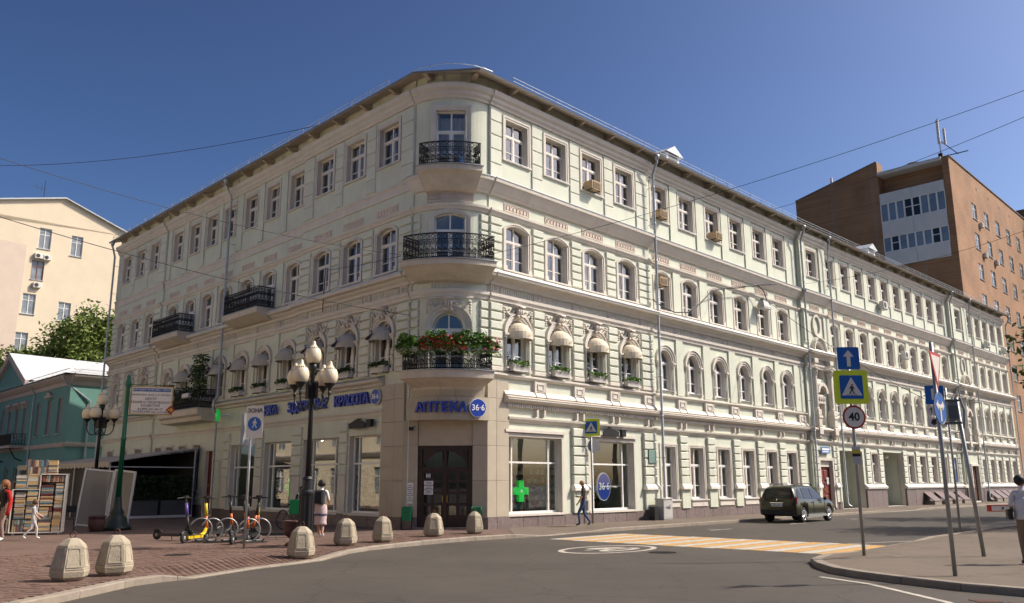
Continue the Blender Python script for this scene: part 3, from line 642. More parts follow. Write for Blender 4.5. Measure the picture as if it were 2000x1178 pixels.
ASPH = asphalt('road_asphalt', (.066, .056, .046), .13, .3); ASPH2 = asphalt('sidewalk_asphalt', (.135, .106, .080), .14, .2)
KERB = M('kerb_granite', (.25, .21, .165), .8, var=.16, scale=4, bump=.35, bscale=60, streak=.3, dirt=(.16, .14, .11), rnd_=.08)
BRK = brickmat('brick_paving', (.12, .07, .052), (.148, .092, .07), (.062, .048, .04), 1, .2)
m = MB(); m.quad((-600,-200,-.13), (600,-200,-.13), (600,1000,-.13), (-600,1000,-.13)); obj('ground', m, ASPH, kind='structure')
m = MB()      # finely divided road sheet near the junction
m.quad((-40,-20,-.12), (120,-20,-.12), (120,140,-.12), (-40,140,-.12)); obj('road', m, ASPH, kind='structure')
K = [(-8.1,3,0),(-7.5,9,0),(-7.05,12.87,0),(-6.93,13.9,0),(-6.85,14.7,0),(-6.75,15.97,0),(-6.49,16.58,0),(-6.11,17.1,-.09),(-5.46,19.0,-.09),(-4.9,20.06,-.09),(-4.5,20.9,-.08),(-4.4,21.7,-.06),(-4.25,23.0,-.04),(-3.92,24.07,-.03),(-3.48,24.89,-.02),(-2.5,26.41,0),(-1.43,27.9,0),(.05,29.3,0),(1.1,30.3,-.09),(2.3,31.9,-.09)]
Kr = [tuple(FR(s, 3.15, z)) for s, z in ((2.6,-.06),(3.5,0),(8,0),(13.5,0),(20,0),(27.2,0),(30.5,0),(32,-.08),(36,-.08),(37.5,0),(45,0),(60,0),(80,0))]
KV = [Vector(p) for p in K]
def dropz(x, y):
    best = 9; z = 0; P = Vector((x, y))
    for a, b in zip(KV, KV[1:]):
        A, D = Vector((a.x, a.y)), Vector((b.x-a.x, b.y-a.y)); t = max(0, min(1, (P-A).dot(D)/D.length_squared)); d = (A+D*t-P).length
        if d < best: best = d; z = a.z+(b.z-a.z)*t
    q = max(0, 1-best/1.6); return z*q*q*(3-2*q)
def inside(x, y):        # on the brick side of the kerb line
    P = Vector((x, y)); best = 1e9; sg = 1
    for a, b in zip(KV[:18], KV[1:18]):
        D = Vector((b.x-a.x, b.y-a.y)); A = Vector((a.x, a.y)); t = max(0, min(1, (P-A).dot(D)/D.length_squared)); d = (A+D*t-P).length
        if d < best-1e-6: best = d; sg = D.x*(P.y-A.y)-D.y*(P.x-A.x)
    return sg > 0, best
pave = MB()             # paving bed: kerb edge, an inner line, then flat to the houses
inn = []
for i, p in enumerate(KV[:18]):
    a, b = KV[max(0, i-1)], KV[min(17, i+1)]; d = Vector((b.x-a.x, b.y-a.y)).normalized(); inn.append(Vector((p.x-d.y*1.6, p.y+d.x*1.6, -.012)))
for i in range(17): pave.quad(KV[i]-Vector((0,0,.012)), KV[i+1]-Vector((0,0,.012)), inn[i+1], inn[i])
far = [FR(1.2, -1, -.012), FL(-1, -1, -.012), FL(34, -1, -.012), FL(34, 0, -.012)+Vector((-20, 22, 0)), Vector((-120, 110, -.012)), Vector((-120, 3, -.012))]
pave.poly([v for v in inn]+[Vector((.05, 29.3, -.012)), FR(1.2, .1, -.012)]+far)
PAV = obj('brick_pavement', pave, BRK, kind='structure')
side = MB()             # asphalt footway along the right facade
cl = [KV[17], KV[18], KV[19]]+[Vector(p) for p in Kr]; wl_ = [FR(max(1.2, s), .0, 0) for s in (1.2, 1.25, 1.9, 2.6, 3.5, 8, 13.5, 20, 27.2, 30.5, 32, 36, 37.5, 45, 60, 80)]
for i in range(len(cl)-1): side.quad(cl[i], cl[i+1], wl_[i+1]+Vector((0,0,.0)), wl_[i])
obj('sidewalk', side, ASPH2, kind='structure')
ISL = [(30,-4,0),(14,6,0),(9.9,12.4,0),(8.18,14.1,0),(7.45,14.94,0),(6.93,16.0,0),(6.55,16.9,0),(6.36,17.8,0),(6.42,18.9,0),(6.75,20.2,-.03),(7.68,22.0,-.07),(9.05,23.2,-.09),(12.1,26.9,-.09),(13.4,28.6,-.06),(16.23,31.4,-.03),(19.16,34.4,0),(26,41,0),(60,76,0)]
IV = [Vector(p) for p in ISL]
isl = MB(); isl.poly([IV[i] for i in range(len(IV))]+[Vector((110, 60, 0)), Vector((90, -4, 0))]); obj('traffic_island', isl, ASPH2, kind='structure')
ISLO = bpy.data.objects['traffic_island']; SIDO = bpy.data.objects['sidewalk']
def kerb(line, parent, piece=1.05, wid=.2, left=True):
    # walk the polyline and lay separate stones
    pts = [Vector(p) for p in line]; acc = []
    for a, b in zip(pts, pts[1:]):
        n = max(1, int((b-a).length/.3)); acc += [a.lerp(b, i/n) for i in range(n)]
    acc.append(pts[-1]); run = [acc[0]]; d = 0
    sg = 1 if left else -1
    for a, b in zip(acc, acc[1:]):
        d += (b-a).length; run.append(b)
        if d >= piece or b is acc[-1]:
            m = MB(); prof = []
            for i, p in enumerate(run):
                u, v = run[max(0, i-1)], run[min(len(run)-1, i+1)]; t = Vector((v.x-u.x, v.y-u.y)).normalized(); nn = Vector((-t.y, t.x, 0))*sg
                e = Vector((t.x, t.y, 0))*(.006 if i == 0 else (-.006 if i == len(run)-1 else 0)); q = p+e; h = .006+rnd.uniform(-.002, .002)
                prof.append([q-nn*.012+Vector((0,0,-.3-p.z)), q-nn*.012+Vector((0,0,h-.02)), q+nn*.008+Vector((0,0,h)), q+nn*wid+Vector((0,0,h)), q+nn*wid+Vector((0,0,-.2))])
            k = 5; m.add([v for r in prof for v in r], [(i*k+j, i*k+j+1, (i+1)*k+j+1, (i+1)*k+j) for i in range(len(prof)-1) for j in range(k-1)]+[tuple(range(k)), tuple(range((len(prof)-1)*k, len(prof)*k))])
            obj('kerb_stone', m, KERB, parent); run = [b]; d = 0
kerb(K[1:18], PAV); kerb(K[17:]+Kr, SIDO, 1.1); kerb(ISL[1:-1], ISLO, 1.15, left=False, wid=.22)
# clay pavers, laid in running bond: real blocks with recessed joints
ca, sa = math.cos(-.2), math.sin(-.2); pv = MB(); bw, bh, g = .205, .105, .004
for j in range(-10, 420):
    for i in range(-130, 130):
        u = (i+.5*(j % 2))*bw; v = j*bh; x = u*ca-v*sa; y = 11+u*sa+v*ca
        if not (11.2 < y < 34 and -.66*y-1.5 < x < 1.2): continue
        c = Vector((x, y))-PL0
        if c.dot(oL) < .02 or (Vector((x, y))-PR0).dot(oR) < .0: continue
        if x > -1.5 and (x+.3*(y-29.3)) > .05: continue
        ok, d = inside(x, y)
        if not ok or d < .27: continue
        z = dropz(x, y)+rnd.uniform(-.003, .003); tx, ty = rnd.uniform(-.012, .012), rnd.uniform(-.012, .012)
        hx, hy = bw/2-g, bh/2-g; P = []
        for zz, e in ((-.014, 0), (0, .002)):
            for sx, sy in ((-1,-1),(1,-1),(1,1),(-1,1)): a, b = sx*(hx-e), sy*(hy-e); P.append((x+a*ca-b*sa, y+a*sa+b*ca, z+zz+(a*tx+b*ty if zz == 0 else 0)))
        pv.add(P, [(4,5,6,7),(0,1,5,4),(1,2,6,5),(2,3,7,6),(3,0,4,7)], int(rnd.random()*4))
cols = [(.13,.076,.056),(.145,.088,.066),(.112,.066,.05),(.155,.1,.076)]
obj('paver_field', pv, [M('clay_paver_%s' % 'abcd'[i], c, .85, var=.16, scale=1.3, bump=.25, bscale=60) for i, c in enumerate(cols)], PAV, kind='stuff')
# ---- painted road markings
WHT = M('road_paint_white', (.44, .40, .34), .75, var=.22, scale=6, streak=.75, dirt=(.16, .15, .14)); YEL = M('road_paint_yellow', (.48, .28, .085), .75, var=.18, scale=6, streak=.7, dirt=(.17, .15, .12))
ROADO = bpy.data.objects['road']; ZR = -.116
ZA = Vector((1.15, 28.75)); zd = Vector((dR.x, dR.y)); zo = Vector((oR.x, oR.y))
NS = 20; SWD = 9.35/NS
for i in range(NS):
    a = ZA+zo*(i*SWD+.01); b = ZA+zo*((i+1)*SWD-.02); e0, e1 = rnd.uniform(-.06, .06), rnd.uniform(-.06, .06)
    ln = 4.1
    q = [a+zd*e0, b+zd*e0, b+zd*(ln+e1), a+zd*(ln+e1)]
    m = MB(); m.quad(*[(p.x, p.y, ZR) for p in q]); obj('crosswalk_stripe', m, WHT if i % 2 == 0 else YEL, ROADO)
def stripe(pts, w, name='lane_line', mat=WHT, z=ZR):
    m = MB(); P = [Vector(p) for p in pts]; L_, R2 = [], []
    for i, p in enumerate(P):
        t = (P[min(i+1, len(P)-1)]-P[max(0, i-1)]).normalized(); n = Vector((-t.y, t.x))*w/2; L_.append((p.x+n.x, p.y+n.y, z)); R2.append((p.x-n.x, p.y-n.y, z))
    for i in range(len(P)-1): m.quad(R2[i], R2[i+1], L_[i+1], L_[i])
    return obj(name, m, mat, ROADO)
stripe([(5.9, 17.2), (6.35, 16.0), (6.55, 13.6), (6.2, 10.0)], .12)
E40 = Vector((2.62, 24.35)); ex = zo*1.0; ey = zd*1.0
m = MB(); n = 40; ring = []
ax_, bx_ = 1.05, 1.75   # across the lane, along the lane
for k in range(n): th = 2*math.pi*k/n; ring.append((E40+ex*ax_*math.cos(th)+ey*bx_*math.sin(th), E40+ex*(ax_-.13)*math.cos(th)+ey*(bx_-.2)*math.sin(th)))
for k in range(n): a, b = ring[k], ring[(k+1) % n]; m.quad((*a[0], ZR), (*b[0], ZR), (*b[1], ZR), (*a[1], ZR))
obj('speed_limit_ring', m, WHT, ROADO)
tm = text_mesh('40', 1.0, 0, .02); tm.materials.append(WHT)
# digits are read by drivers coming along the street towards the camera
X, Y = ex*1.25, ey*2.3; obj('speed_limit_digits', tm, None, ROADO, Matrix(((X.x, 0, Y.x, E40.x), (X.y, 0, Y.y, E40.y), (0, 1, 0, ZR+.001), (0, 0, 0, 1))))
for s0 in (6.5, 13.2, 19.8): stripe([tuple(FR(s0, 5.6, 0).xy), tuple(FR(s0+1.6, 5.6, 0).xy)], .1, 'parking_mark'); stripe([tuple(FR(s0+.8, 5.6, 0).xy), tuple(FR(s0+.8, 5.0, 0).xy)], .1, 'parking_mark')
for z in (0,): stripe([(8.6, 25.6), (12.3, 27.4)], .09, 'parking_mark')
def manhole(x, y, r, z, parent, mat):
    m = MB(); m.lathe([(r*1.12, z-.02), (r*1.12, z), (r*1.02, z+.001), (r, z-.004)], 24, x, y)
    for k in range(-4, 5): h = math.sqrt(max(0, 1-(k/5)**2))*r*.9; m.box(x-h, x+h, y+k*r/5-.015, y+k*r/5+.015, z-.01, z+.004)
    obj('manhole_cover', m, mat, parent)
CAST = M('cast_iron', (.055, .05, .046), .6, .4, var=.25, scale=6)
manhole(3.9, 23.2, .36, ZR, ROADO, CAST); manhole(-9.4, 18.6, .32, .004, PAV, CAST); manhole(-8.0, 21.3, .3, .004, PAV, CAST); manhole(-13.3, 21.6, .33, .004, PAV, CAST)
gr = MB()
for k in range(3): gr.box(7.0+k*.42, 7.38+k*.42, 13.55-k*.33, 13.85-k*.33, -.125, -.112)
obj('storm_drain_grate', gr, M('rusty_grate', (.10, .05, .035), .8, .3, var=.3), ROADO)
# ================================================================== corner entrance, balconies, shops
A_, B_ = FL(0, .12, 0), FR(0, .12, 0); mid_ = (A_+B_)/2; hwP = (A_-B_).length/2
xd = (A_-B_).normalized(); yd = Vector((0, 0, 1)).cross(xd)
MP = Matrix(((xd.x, yd.x, 0, mid_.x), (xd.y, yd.y, 0, mid_.y), (0, 0, 1, 0), (0, 0, 0, 1)))
def panel(a, b, z0, z1, Mx, d=.06, y0=-.25, mat=STONE, name='stone_panel', g=.004): return obj(name, MB().cham(a+g, b-g, y0, d, z0+g, z1-g, .006), mat, B, Mx)
DH = 1.04
for a, b in ((DH, hwP), (-hwP, -DH)):
    panel(a, b, -.1, .42, MP, .03, mat=GRANITE, name='plinth_slab')
    for z0, z1 in ((.42, 1.75), (1.75, 3.05), (3.05, 4.0)): panel(a, b, z0, z1, MP, 0)
panel(-DH, DH, 3.05, 4.0, MP, -.05)
for fr, e in ((FL, 1.45), (FR, 1.18)):
    n = 2 if fr is FL else 2; st = [0, e*.42, e]
    for a, b in zip(st, st[1:]):
        Mx = MF(fr, (a+b)/2, 0, 0); h = (b-a)/2
        panel(-h, h, -.1, .42, Mx, .15, mat=GRANITE, name='plinth_slab')
        for z0, z1 in ((.42, 1.75), (1.75, 3.05), (3.05, 3.98), (3.98, 4.86), (4.86, 5.45 if fr is FL else 5.55)): panel(-h, h, z0, z1, Mx, .12)
for i in range(5):       # curved fascia over the door
    a, b = -1.6+3.2*i/5+.003, -1.6+3.2*(i+1)/5-.003; obj('fascia_panel', sweep(MB(), FB, a, b, [(-.9,3.98),(.15,3.98),(.15,4.84),(-.9,4.84)], 0), STONE, B)
for i in range(5):
    a, b = -1.42+2.84*i/5+.003, -1.42+2.84*(i+1)/5-.003; obj('fascia_panel', sweep(MB(), FB, a, b, [(-.5,4.85),(.1,4.85),(.16,5.2),(.2,5.46),(-.5,5.46)], 0), STONE, B)
# dark wooden double door with arched fanlight
DW = M('dark_oak', (.035, .018, .011), .45, var=.3, scale=5, bump=.1, bscale=20); BRASS = M('brass', (.5, .33, .1), .35, .9)
dm = MB(); y0, y1 = -.22, -.14
dm.box(-DH, -DH+.16, y0, y1+.04, 0, 3.05); dm.box(DH-.16, DH, y0, y1+.04, 0, 3.05); dm.box(-DH+.16, DH-.16, y0, y1+.03, 2.92, 3.05); dm.box(-DH+.16, DH-.16, y0, y1+.03, 2.12, 2.26)
ar = arch(.84, 2.26, .6, 16); dm.band(ar, [(x, 2.92) for x, z in ar], y0, y1+.02); dm.box(-.07, .07, y0, y1+.05, 0, 2.12); dm.box(-.06, .06, y0, y1+.05, 2.26, 2.9)
DOOR = obj('entrance_door', dm, DW, B, MP)
for sx in (-1, 1):
    lf = MB(); c = sx*.475
    lf.box(c-.405, c-.33, y0, y1, .04, 2.12); lf.box(c+.33, c+.405, y0, y1, .04, 2.12); lf.box(c-.05, c+.05, y0, y1, .04, 2.12)
    for z0, z1 in ((.04, .5), (.84, .94), (1.26, 1.36), (1.68, 1.78), (2.04, 2.12)): lf.box(c-.33, c+.33, y0+.005, y1-.005, z0, z1)
    obj('door_leaf', lf, DW, DOOR, MP)
    for z0, z1 in ((.5, .84), (.94, 1.26), (1.36, 1.68), (1.78, 2.04)):
        for d in (-.19, .19): obj('pane', MB().quad((c+d-.14, -.18, z0), (c+d+.14, -.18, z0), (c+d+.14, -.18, z1), (c+d-.14, -.18, z1)), SHOPG, DOOR, MP)
    obj('door_handle', MB().tube([(sx*.09, y1+.02, .95), (sx*.09, y1+.07, .97), (sx*.09, y1+.07, 1.2), (sx*.09, y1+.02, 1.22)], .014, 6), BRASS, DOOR, MP)
    pts = [p for p in arch(.84, 2.26, .6, 16) if p[0]*sx > .05]; obj('pane', MB().poly([(sx*.06, -.18, 2.26)]+[(x, -.18, z) for x, z in pts]), SHOPG, DOOR, MP)
obj('entrance_lobby', MB().box(-1.0, 1.0, -3.2, -3.0, 0, 3.0).box(-1.1, 1.1, -3.2, -.3, -.02, 0).box(-1.1,1.1,-3.2,-.3,3.0,3.05).box(-1.12,-1.05,-3.2,-.3,0,3).box(1.05,1.12,-3.2,-.3,0,3), M('lobby_wall', (.42, .36, .2), .8), B, MP)
obj('door_step', MB().box(-1.2, 1.2, -.3, .25, -.1, .06), GRANITE, B, MP)
# notices on the door and on the pier
PAPER = M('paper', (.72, .71, .70), .7, var=.04); INK = M('ink_dark', (.06, .06, .08), .7); BLUE = M('sign_blue', (.012, .045, .33), .4, var=.05); DBL = M('blue_letter', (.02, .05, .36), .45, var=.08)
def notice(Mx, w, h, rows, label, name='notice'):
    t = thing(name, Mx, label, 'notice'); obj('sheet', MB().box(-w/2, w/2, -.005, 0, -h/2, h/2), PAPER, t, Mx)
    m = MB()
    for i in range(rows): z = h*.38-i*h*.76/max(1, rows-1); ww = w*(.3+.1*((i*7) % 3)); m.box(-ww, ww, .0015, .003, z-.012, z+.012)
    obj('printed_text', m, INK, t, Mx)
notice(MP @ Matrix.Translation((.62, -.12, 1.5)), .34, .5, 8, 'white opening-hours sheet taped to the dark entrance door')
notice(MP @ Matrix.Translation((.64, -.12, 1.93)), .16, .16, 3, 'small round-looking white sticker high on the entrance door')
notice(MP @ Matrix.Translation((1.3, .012, 1.3)), .22, .75, 9, 'narrow pale blue notice board fixed to the stone pier')
# green litter boxes either side of the door
BIN = M('green_enamel', (.008, .16, .07), .4, var=.1)
for x, lb in ((1.32, 'green steel litter box under the narrow notice board by the entrance'), (-1.25, 'green steel litter box half hidden behind a stone bollard by the entrance')):
    Mx = MP @ Matrix.Translation((x, .42, 0)); t = thing('litter_box', Mx, lb, 'litter bin', 'green litter boxes at the entrance')
    b = MB(); b.add([(-.16,-.12,.32),(.16,-.12,.32),(.16,.12,.32),(-.16,.12,.32),(-.18,-.14,.82),(.18,-.14,.82),(.18,.14,.78),(-.18,.14,.78),(-.15,-.11,.8),(.15,-.11,.8),(.15,.11,.76),(-.15,.11,.76),(-.14,-.1,.4),(.14,-.1,.4),(.14,.1,.4),(-.14,.1,.4)],
                    [(3,2,1,0),(0,1,5,4),(1,2,6,5),(2,3,7,6),(3,0,4,7),(4,5,9,8),(5,6,10,9),(6,7,11,10),(7,4,8,11),(8,9,13,12),(9,10,14,13),(10,11,15,14),(11,8,12,15),(12,13,14,15)])
    obj('bin_body', b, BIN, t, Mx); f = MB(); f.box(-.2,-.17,-.02,.02,0,.7); f.box(.17,.2,-.02,.02,0,.7); f.box(-.2,.2,-.1,.1,0,.02); obj('bin_stand', f, IRON, t, Mx)
# ---- wrought-iron balconies
def scroll_rail(fr, path, z, h):
    # path: list of (s,w); returns mesh with rails, bars and paired scrolls
    m = MB(); segs = []
    for (sa, wa), (sb, wb) in zip(path, path[1:]):
        n = steps(fr, sa, sb) if fr is FB else 1
        for i in range(n): segs.append((fr(sa+(sb-sa)*i/n, wa+(wb-wa)*i/n, z), fr(sa+(sb-sa)*(i+1)/n, wa+(wb-wa)*(i+1)/n, z)))
    for zz, r in ((.05, .024), (.2, .018), (.76*h, .018), (h, .032)):
        pts = [segs[0][0]]+[b for a, b in segs]; m.tube([p+Vector((0, 0, zz)) for p in pts], r, 5)
    tot = []; d = 0
    for a, b in segs:
        L_ = (b-a).length; k = max(1, round(L_/.17))
        for i in range(k):
            p = a.lerp(b, i/k); t = (b-a).normalized(); st = L_/k
            m.tube([p, p+Vector((0, 0, h))], .017, 4)
            c = p+t*st/2
            def ring(zc, r, a0, a1, n=9):
                m.tube([c+t*(r*math.cos(a0+(a1-a0)*j/n))+Vector((0, 0, zc+r*math.sin(a0+(a1-a0)*j/n))) for j in range(n+1)], .016, 4, caps=False)
            r = st*.36
            ring(.2+r+.03, r, -1.2, 4.6); ring(.2+r+.03, r*.45, 0, 5.5, 6); ring(.76*h-r-.03, r, 1.9, 7.7); ring(.76*h-r-.03, r*.45, 0, 5.5, 6)
            m.tube([c+t*r+Vector((0, 0, .2+r+.03)), c-t*r*.9+Vector((0, 0, .48*h)), c-t*r+Vector((0, 0, .76*h-r-.03))], .014, 4, caps=False)
            ring((.76*h+h)/2, st*.3, 0, 6.28, 8); ring(.125, .05, 0, 6.28, 6)
    p = segs[-1][1]; m.tube([p, p+Vector((0, 0, h))], .014, 4)
    return m
SOFF = M('balcony_soffit', (.55, .49, .40), .9, var=.12, scale=2, bump=.2, bscale=30, streak=.4, dirt=(.24, .2, .16))
def balcony(fr, a, b, w, z, prof, h=.95, name='balcony'):
    o = obj('balcony', sweep(MB(), fr, a, b, prof, 0), SOFF, B)
    obj('balcony_edge', sweep(MB(), fr, a-.03, b+.03, [(-.1,z+.003),(w+.05,z+.003),(w+.05,z+.03),(-.1,z+.05)], 0), PIPE, o)
    e = .06
    obj('railing', scroll_rail(fr, [(a+e, .05), (a+e, w-.06), (b-e, w-.06), (b-e, .05)], z+.03, h), IRON, o)
    return o
balcony(FB, -.98, .98, .78, 13.8, [(-.1,12.9),(.15,12.95),(.4,13.2),(.62,13.5),(.78,13.6),(.78,13.8),(-.1,13.8)], .92)
balcony(FB, -1.34, 1.34, 1.0, 9.95, [(-.1,9.25),(.25,9.3),(.6,9.5),(.88,9.7),(1.0,9.75),(1.0,9.95),(-.1,9.95)], .98)
balcony(FB, -1.3, 1.3, .95, 5.74, [(-.2,5.1),(.14,5.1),(.2,5.2),(.93,5.47),(.95,5.74),(-.2,5.74)], .9)
balcony(FL, 10.8, 14.5, .95, 9.95, [(-.1,9.4),(.3,9.45),(.95,9.7),(.95,9.95),(-.1,9.95)], 1.0)
balcony(FL, 20.0, 23.8, .95, 9.95, [(-.1,9.4),(.3,9.45),(.95,9.7),(.95,9.95),(-.1,9.95)], 1.0)
balcony(FL, 16.6, 21.8, .95, 5.5, [(-.1,4.85),(.7,4.9),(.75,5.1),(.95,5.2),(.95,5.5),(-.1,5.5)], .95)
# ---- stucco ornament over the arched windows
GAR = MB(); g = GAR
g.add([(-.1,-.02,0),(.1,-.02,0),(.1,.12,.02),(-.1,.12,.02),(-.17,-.02,.5),(.17,-.02,.5),(.17,.22,.5),(-.17,.22,.5)], [(0,1,2,3),(4,7,6,5),(0,4,5,1),(3,2,6,7),(0,3,7,4),(1,5,6,2)]); g.box(-.22,.22,-.02,.28,.5,.58)
for x in (-.1, 0, .1): g.ball((x, .2, .33), (.045, .06, .14), 6, 4)
for x in (-.12, .12): g.ball((x, .17, .1), (.07, .08, .08), 6, 4)
for sx in (-1, 1):
    for i in range(9):
        t = i/8; x = sx*(.2+.58*t); z = .42-.30*math.sin(math.pi*t)+.02*(i % 2); g.ball((x, .06, z), (.065, .06, .075), 6, 4)
    for i in range(5): g.ball((sx*.83, .05, .42-i*.11), (.055+.01*(i % 2), .05, .065), 6, 4)
    g.ball((sx*.5, .05, .38), (.06, .05, .06), 6, 4)
g.box(-.95,.95,-.02,.03,.56,.62)
GAR = GAR.mesh('garland', True); GAR.materials.append(M('ornament_stucco', (.60, .54, .47), .9, var=.12, scale=8, streak=.3, dirt=(.25, .21, .17)))
for k in ('R1', 'L1', 'L3'):
    fr, s0, s1, w0 = SEC[k]
    for c in CO[k]: obj('garland', GAR, None, B, MF(fr, c, w0, 8.12) @ Matrix.Diagonal((1 if k != 'L3' else .9, 1, .9, 1)))
obj('garland', GAR, None, B, MF(FB, 0, -.02, 8.06) @ Matrix.Diagonal((1.0, 1, 1, 1)))
# ---- dome awnings, moustache emblems, window boxes
CANV = M('canvas_cream', (.66, .58, .44), .9, var=.06, scale=3); CANVL = M('canvas_grey', (.42, .40, .35), .9, var=.06, scale=3)
def awning_mesh(r, d, h):
    m = MB(); nt, npz = 12, 6
    P = [[(r*math.cos(math.pi*i/nt)*math.cos(math.pi/2*j/npz), .02+d*math.sin(math.pi*i/nt)*math.cos(math.pi/2*j/npz)+.012*((j % 2)*1.), h*math.sin(math.pi/2*j/npz)) for i in range(nt+1)] for j in range(npz+1)]
    P.insert(0, [(x, y, -.15+.012*(i % 2)) for i, (x, y, z) in enumerate(P[0])])
    m.add([p for row in P for p in row], [(j*(nt+1)+i, j*(nt+1)+i+1, (j+1)*(nt+1)+i+1, (j+1)*(nt+1)+i) for j in range(npz+1) for i in range(nt)])
    return m.mesh('awning')
AW = awning_mesh(.57, .62, .55); AW.materials.append(CANV); AWL = awning_mesh(.55, .6, .5); AWL.materials.append(CANVL)
wm_ = text_mesh('1875', .13, .004); wm_.materials.append(M('awning_print', (.42, .37, .28), .9)); wml = text_mesh('1875', .12, .004); wml.materials.append(M('awning_print_grey', (.28, .27, .24), .9))
def must():      # curled moustache emblem, one half
    m = MB(); pts = []; rr = []
    for i in range(13):
        t = i/12; x = -.30+.44*t; z = -.10+.13*t-.05*math.sin(t*3.1); pts.append((x, 0, z)); rr.append(.008+.055*math.sin(math.pi*min(1, t*1.05))**1.2)
    m.tube(pts, rr, 6)
    pts = [(.12+.075*math.cos(a), 0, .07+.085*math.sin(a)) for a in [-2.3+5.0*i/12 for i in range(13)]]; m.tube(pts, [.03-.02*i/12 for i in range(13)], 6)
    return m.mesh('emblem')
MU = must(); MU.materials.append(M('emblem_plum', (.03, .02, .045), .7))
WB = M('planter_white', (.60, .57, .52), .7, var=.1, scale=5)
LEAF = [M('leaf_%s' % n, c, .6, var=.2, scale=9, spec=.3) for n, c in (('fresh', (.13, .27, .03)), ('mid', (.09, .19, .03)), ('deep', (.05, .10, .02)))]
LEAFS = [M('leaf_shade_%s' % n, c, .6, var=.2, scale=9, spec=.3) for n, c in (('a', (.05, .1, .02)), ('b', (.03, .06, .018)), ('c', (.04, .075, .02)))]  # darker copy of the leaf set for the shaded facade, shade put into the colour
RED = M('petal_red', (.5, .02, .015), .6, var=.2); PINK = M('petal_pink', (.62, .22, .2), .6, var=.2)
def leaves(m, n, box, size, r=rnd, mats=3, drop=0, up=.4):
    (x0, x1), (y0, y1), (z0, z1) = box
    for _ in range(n):
        p = Vector((r.uniform(x0, x1), r.uniform(y0, y1), r.uniform(z0, z1)))
        a = Vector((r.gauss(0, 1), r.gauss(0, 1), r.gauss(0, up))).normalized(); b = a.cross(Vector((r.gauss(0, 1), r.gauss(0, 1), r.gauss(0, 1)))).normalized(); s = size*r.uniform(.6, 1.3)
        m.add([p-a*s, p+b*s*.45, p+a*s*1.1+Vector((0, 0, -.2*s)), p-b*s*.45], [(0, 1, 2, 3)], r.randrange(mats))
boxm = MB(); boxm.add([(-.44,-.1,0),(.44,-.1,0),(.44,.1,0),(-.44,.1,0),(-.5,-.13,.24),(.5,-.13,.24),(.5,.13,.24),(-.5,.13,.24)], [(3,2,1,0),(0,1,5,4),(1,2,6,5),(2,3,7,6),(3,0,4,7)])
for i in range(12): x = -.44+i*.08; boxm.add([(x-.02,.1,.02),(x+.02,.1,.02),(x+.02,.145,.22),(x-.02,.145,.22)], [(0,1,2,3)])
boxm.box(-.51,.51,-.14,.145,.22,.25); boxm.box(-.47,.47,-.1,.1,.19,.2); boxm = boxm.mesh('planter'); boxm.materials.append(WB)
def window_box(fr, s, w0, z, lb, grp, flat=False):
    Mx = MF(fr, s, w0+.2, z) @ Matrix.Rotation(rnd.uniform(-.04, .04), 4, 'Z'); t = thing('window_box', Mx, lb, 'planter', grp)
    obj('planter', boxm, None, t, Mx); m = MB(); leaves(m, 300, ((-.52, .52), (-.13, .2), (.2, .44)), .062)
    for _ in range(5): c = (rnd.uniform(-.45, .45), rnd.uniform(-.05, .14), rnd.uniform(.3, .4)); m.ball(c, .022, 5, 3, 3)
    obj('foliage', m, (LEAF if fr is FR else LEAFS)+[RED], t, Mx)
    b = MB(); b.box(-.4,-.37,-.2,.1,-.03,0); b.box(.37,.4,-.2,.1,-.03,0); obj('bracket', b, IRON, t, Mx)
ordn = ['first', 'second', 'third', 'fourth']
for i, c in enumerate(CO['R1']):
    Mx = MF(FR, c, .02, 7.42); o = obj('awning', AW, None, B, Mx, True); obj('awning_print', wm_, None, o, Mx @ Matrix.Translation((-.08, .68, .02)) @ Matrix.Rotation(math.pi+.15, 4, 'Z'))
    window_box(FR, c-.1, 0, 5.98, 'white window box of bright green plants on the sunlit side, %s from the rounded corner' % ordn[i], 'window boxes on the sunlit facade')
for k, idx in (('L1', (0, 1, 2)), ('L2', (0, 1, 2, 3, 4, 5))):
    fr, s0, s1, w0 = SEC[k]
    for i in idx:
        c = CO[k][i]; Mx = MF(fr, c, w0+.02, 7.38); o = obj('awning', AWL, None, B, Mx, True)
        if k == 'L1' or i in (2, 3, 4): obj('awning_emblem', MU, None, o, Mx @ Matrix.Translation((.05, .67, .06)) @ Matrix.Rotation(math.pi-.1, 4, 'Z') @ Matrix.Diagonal((1.15, 1, 1.15, 1)))
        else: obj('awning_print', wml, None, o, Mx @ Matrix.Translation((.05, .66, .02)) @ Matrix.Rotation(math.pi-.15, 4, 'Z'))
for i, c in enumerate(CO['L1']): window_box(FL, c-.0, 0, 5.98, 'white window box of plants coloured darker for shade on the shaded side, %s from the rounded corner' % ordn[i], 'window boxes on the shaded facade')
for i, c in enumerate(CO['L2'][:3]): window_box(FL, c, -.12, 5.98, 'white window box between plain pilasters, shaded side, %s from the downpipe' % ordn[2-i], 'window boxes on the shaded facade')
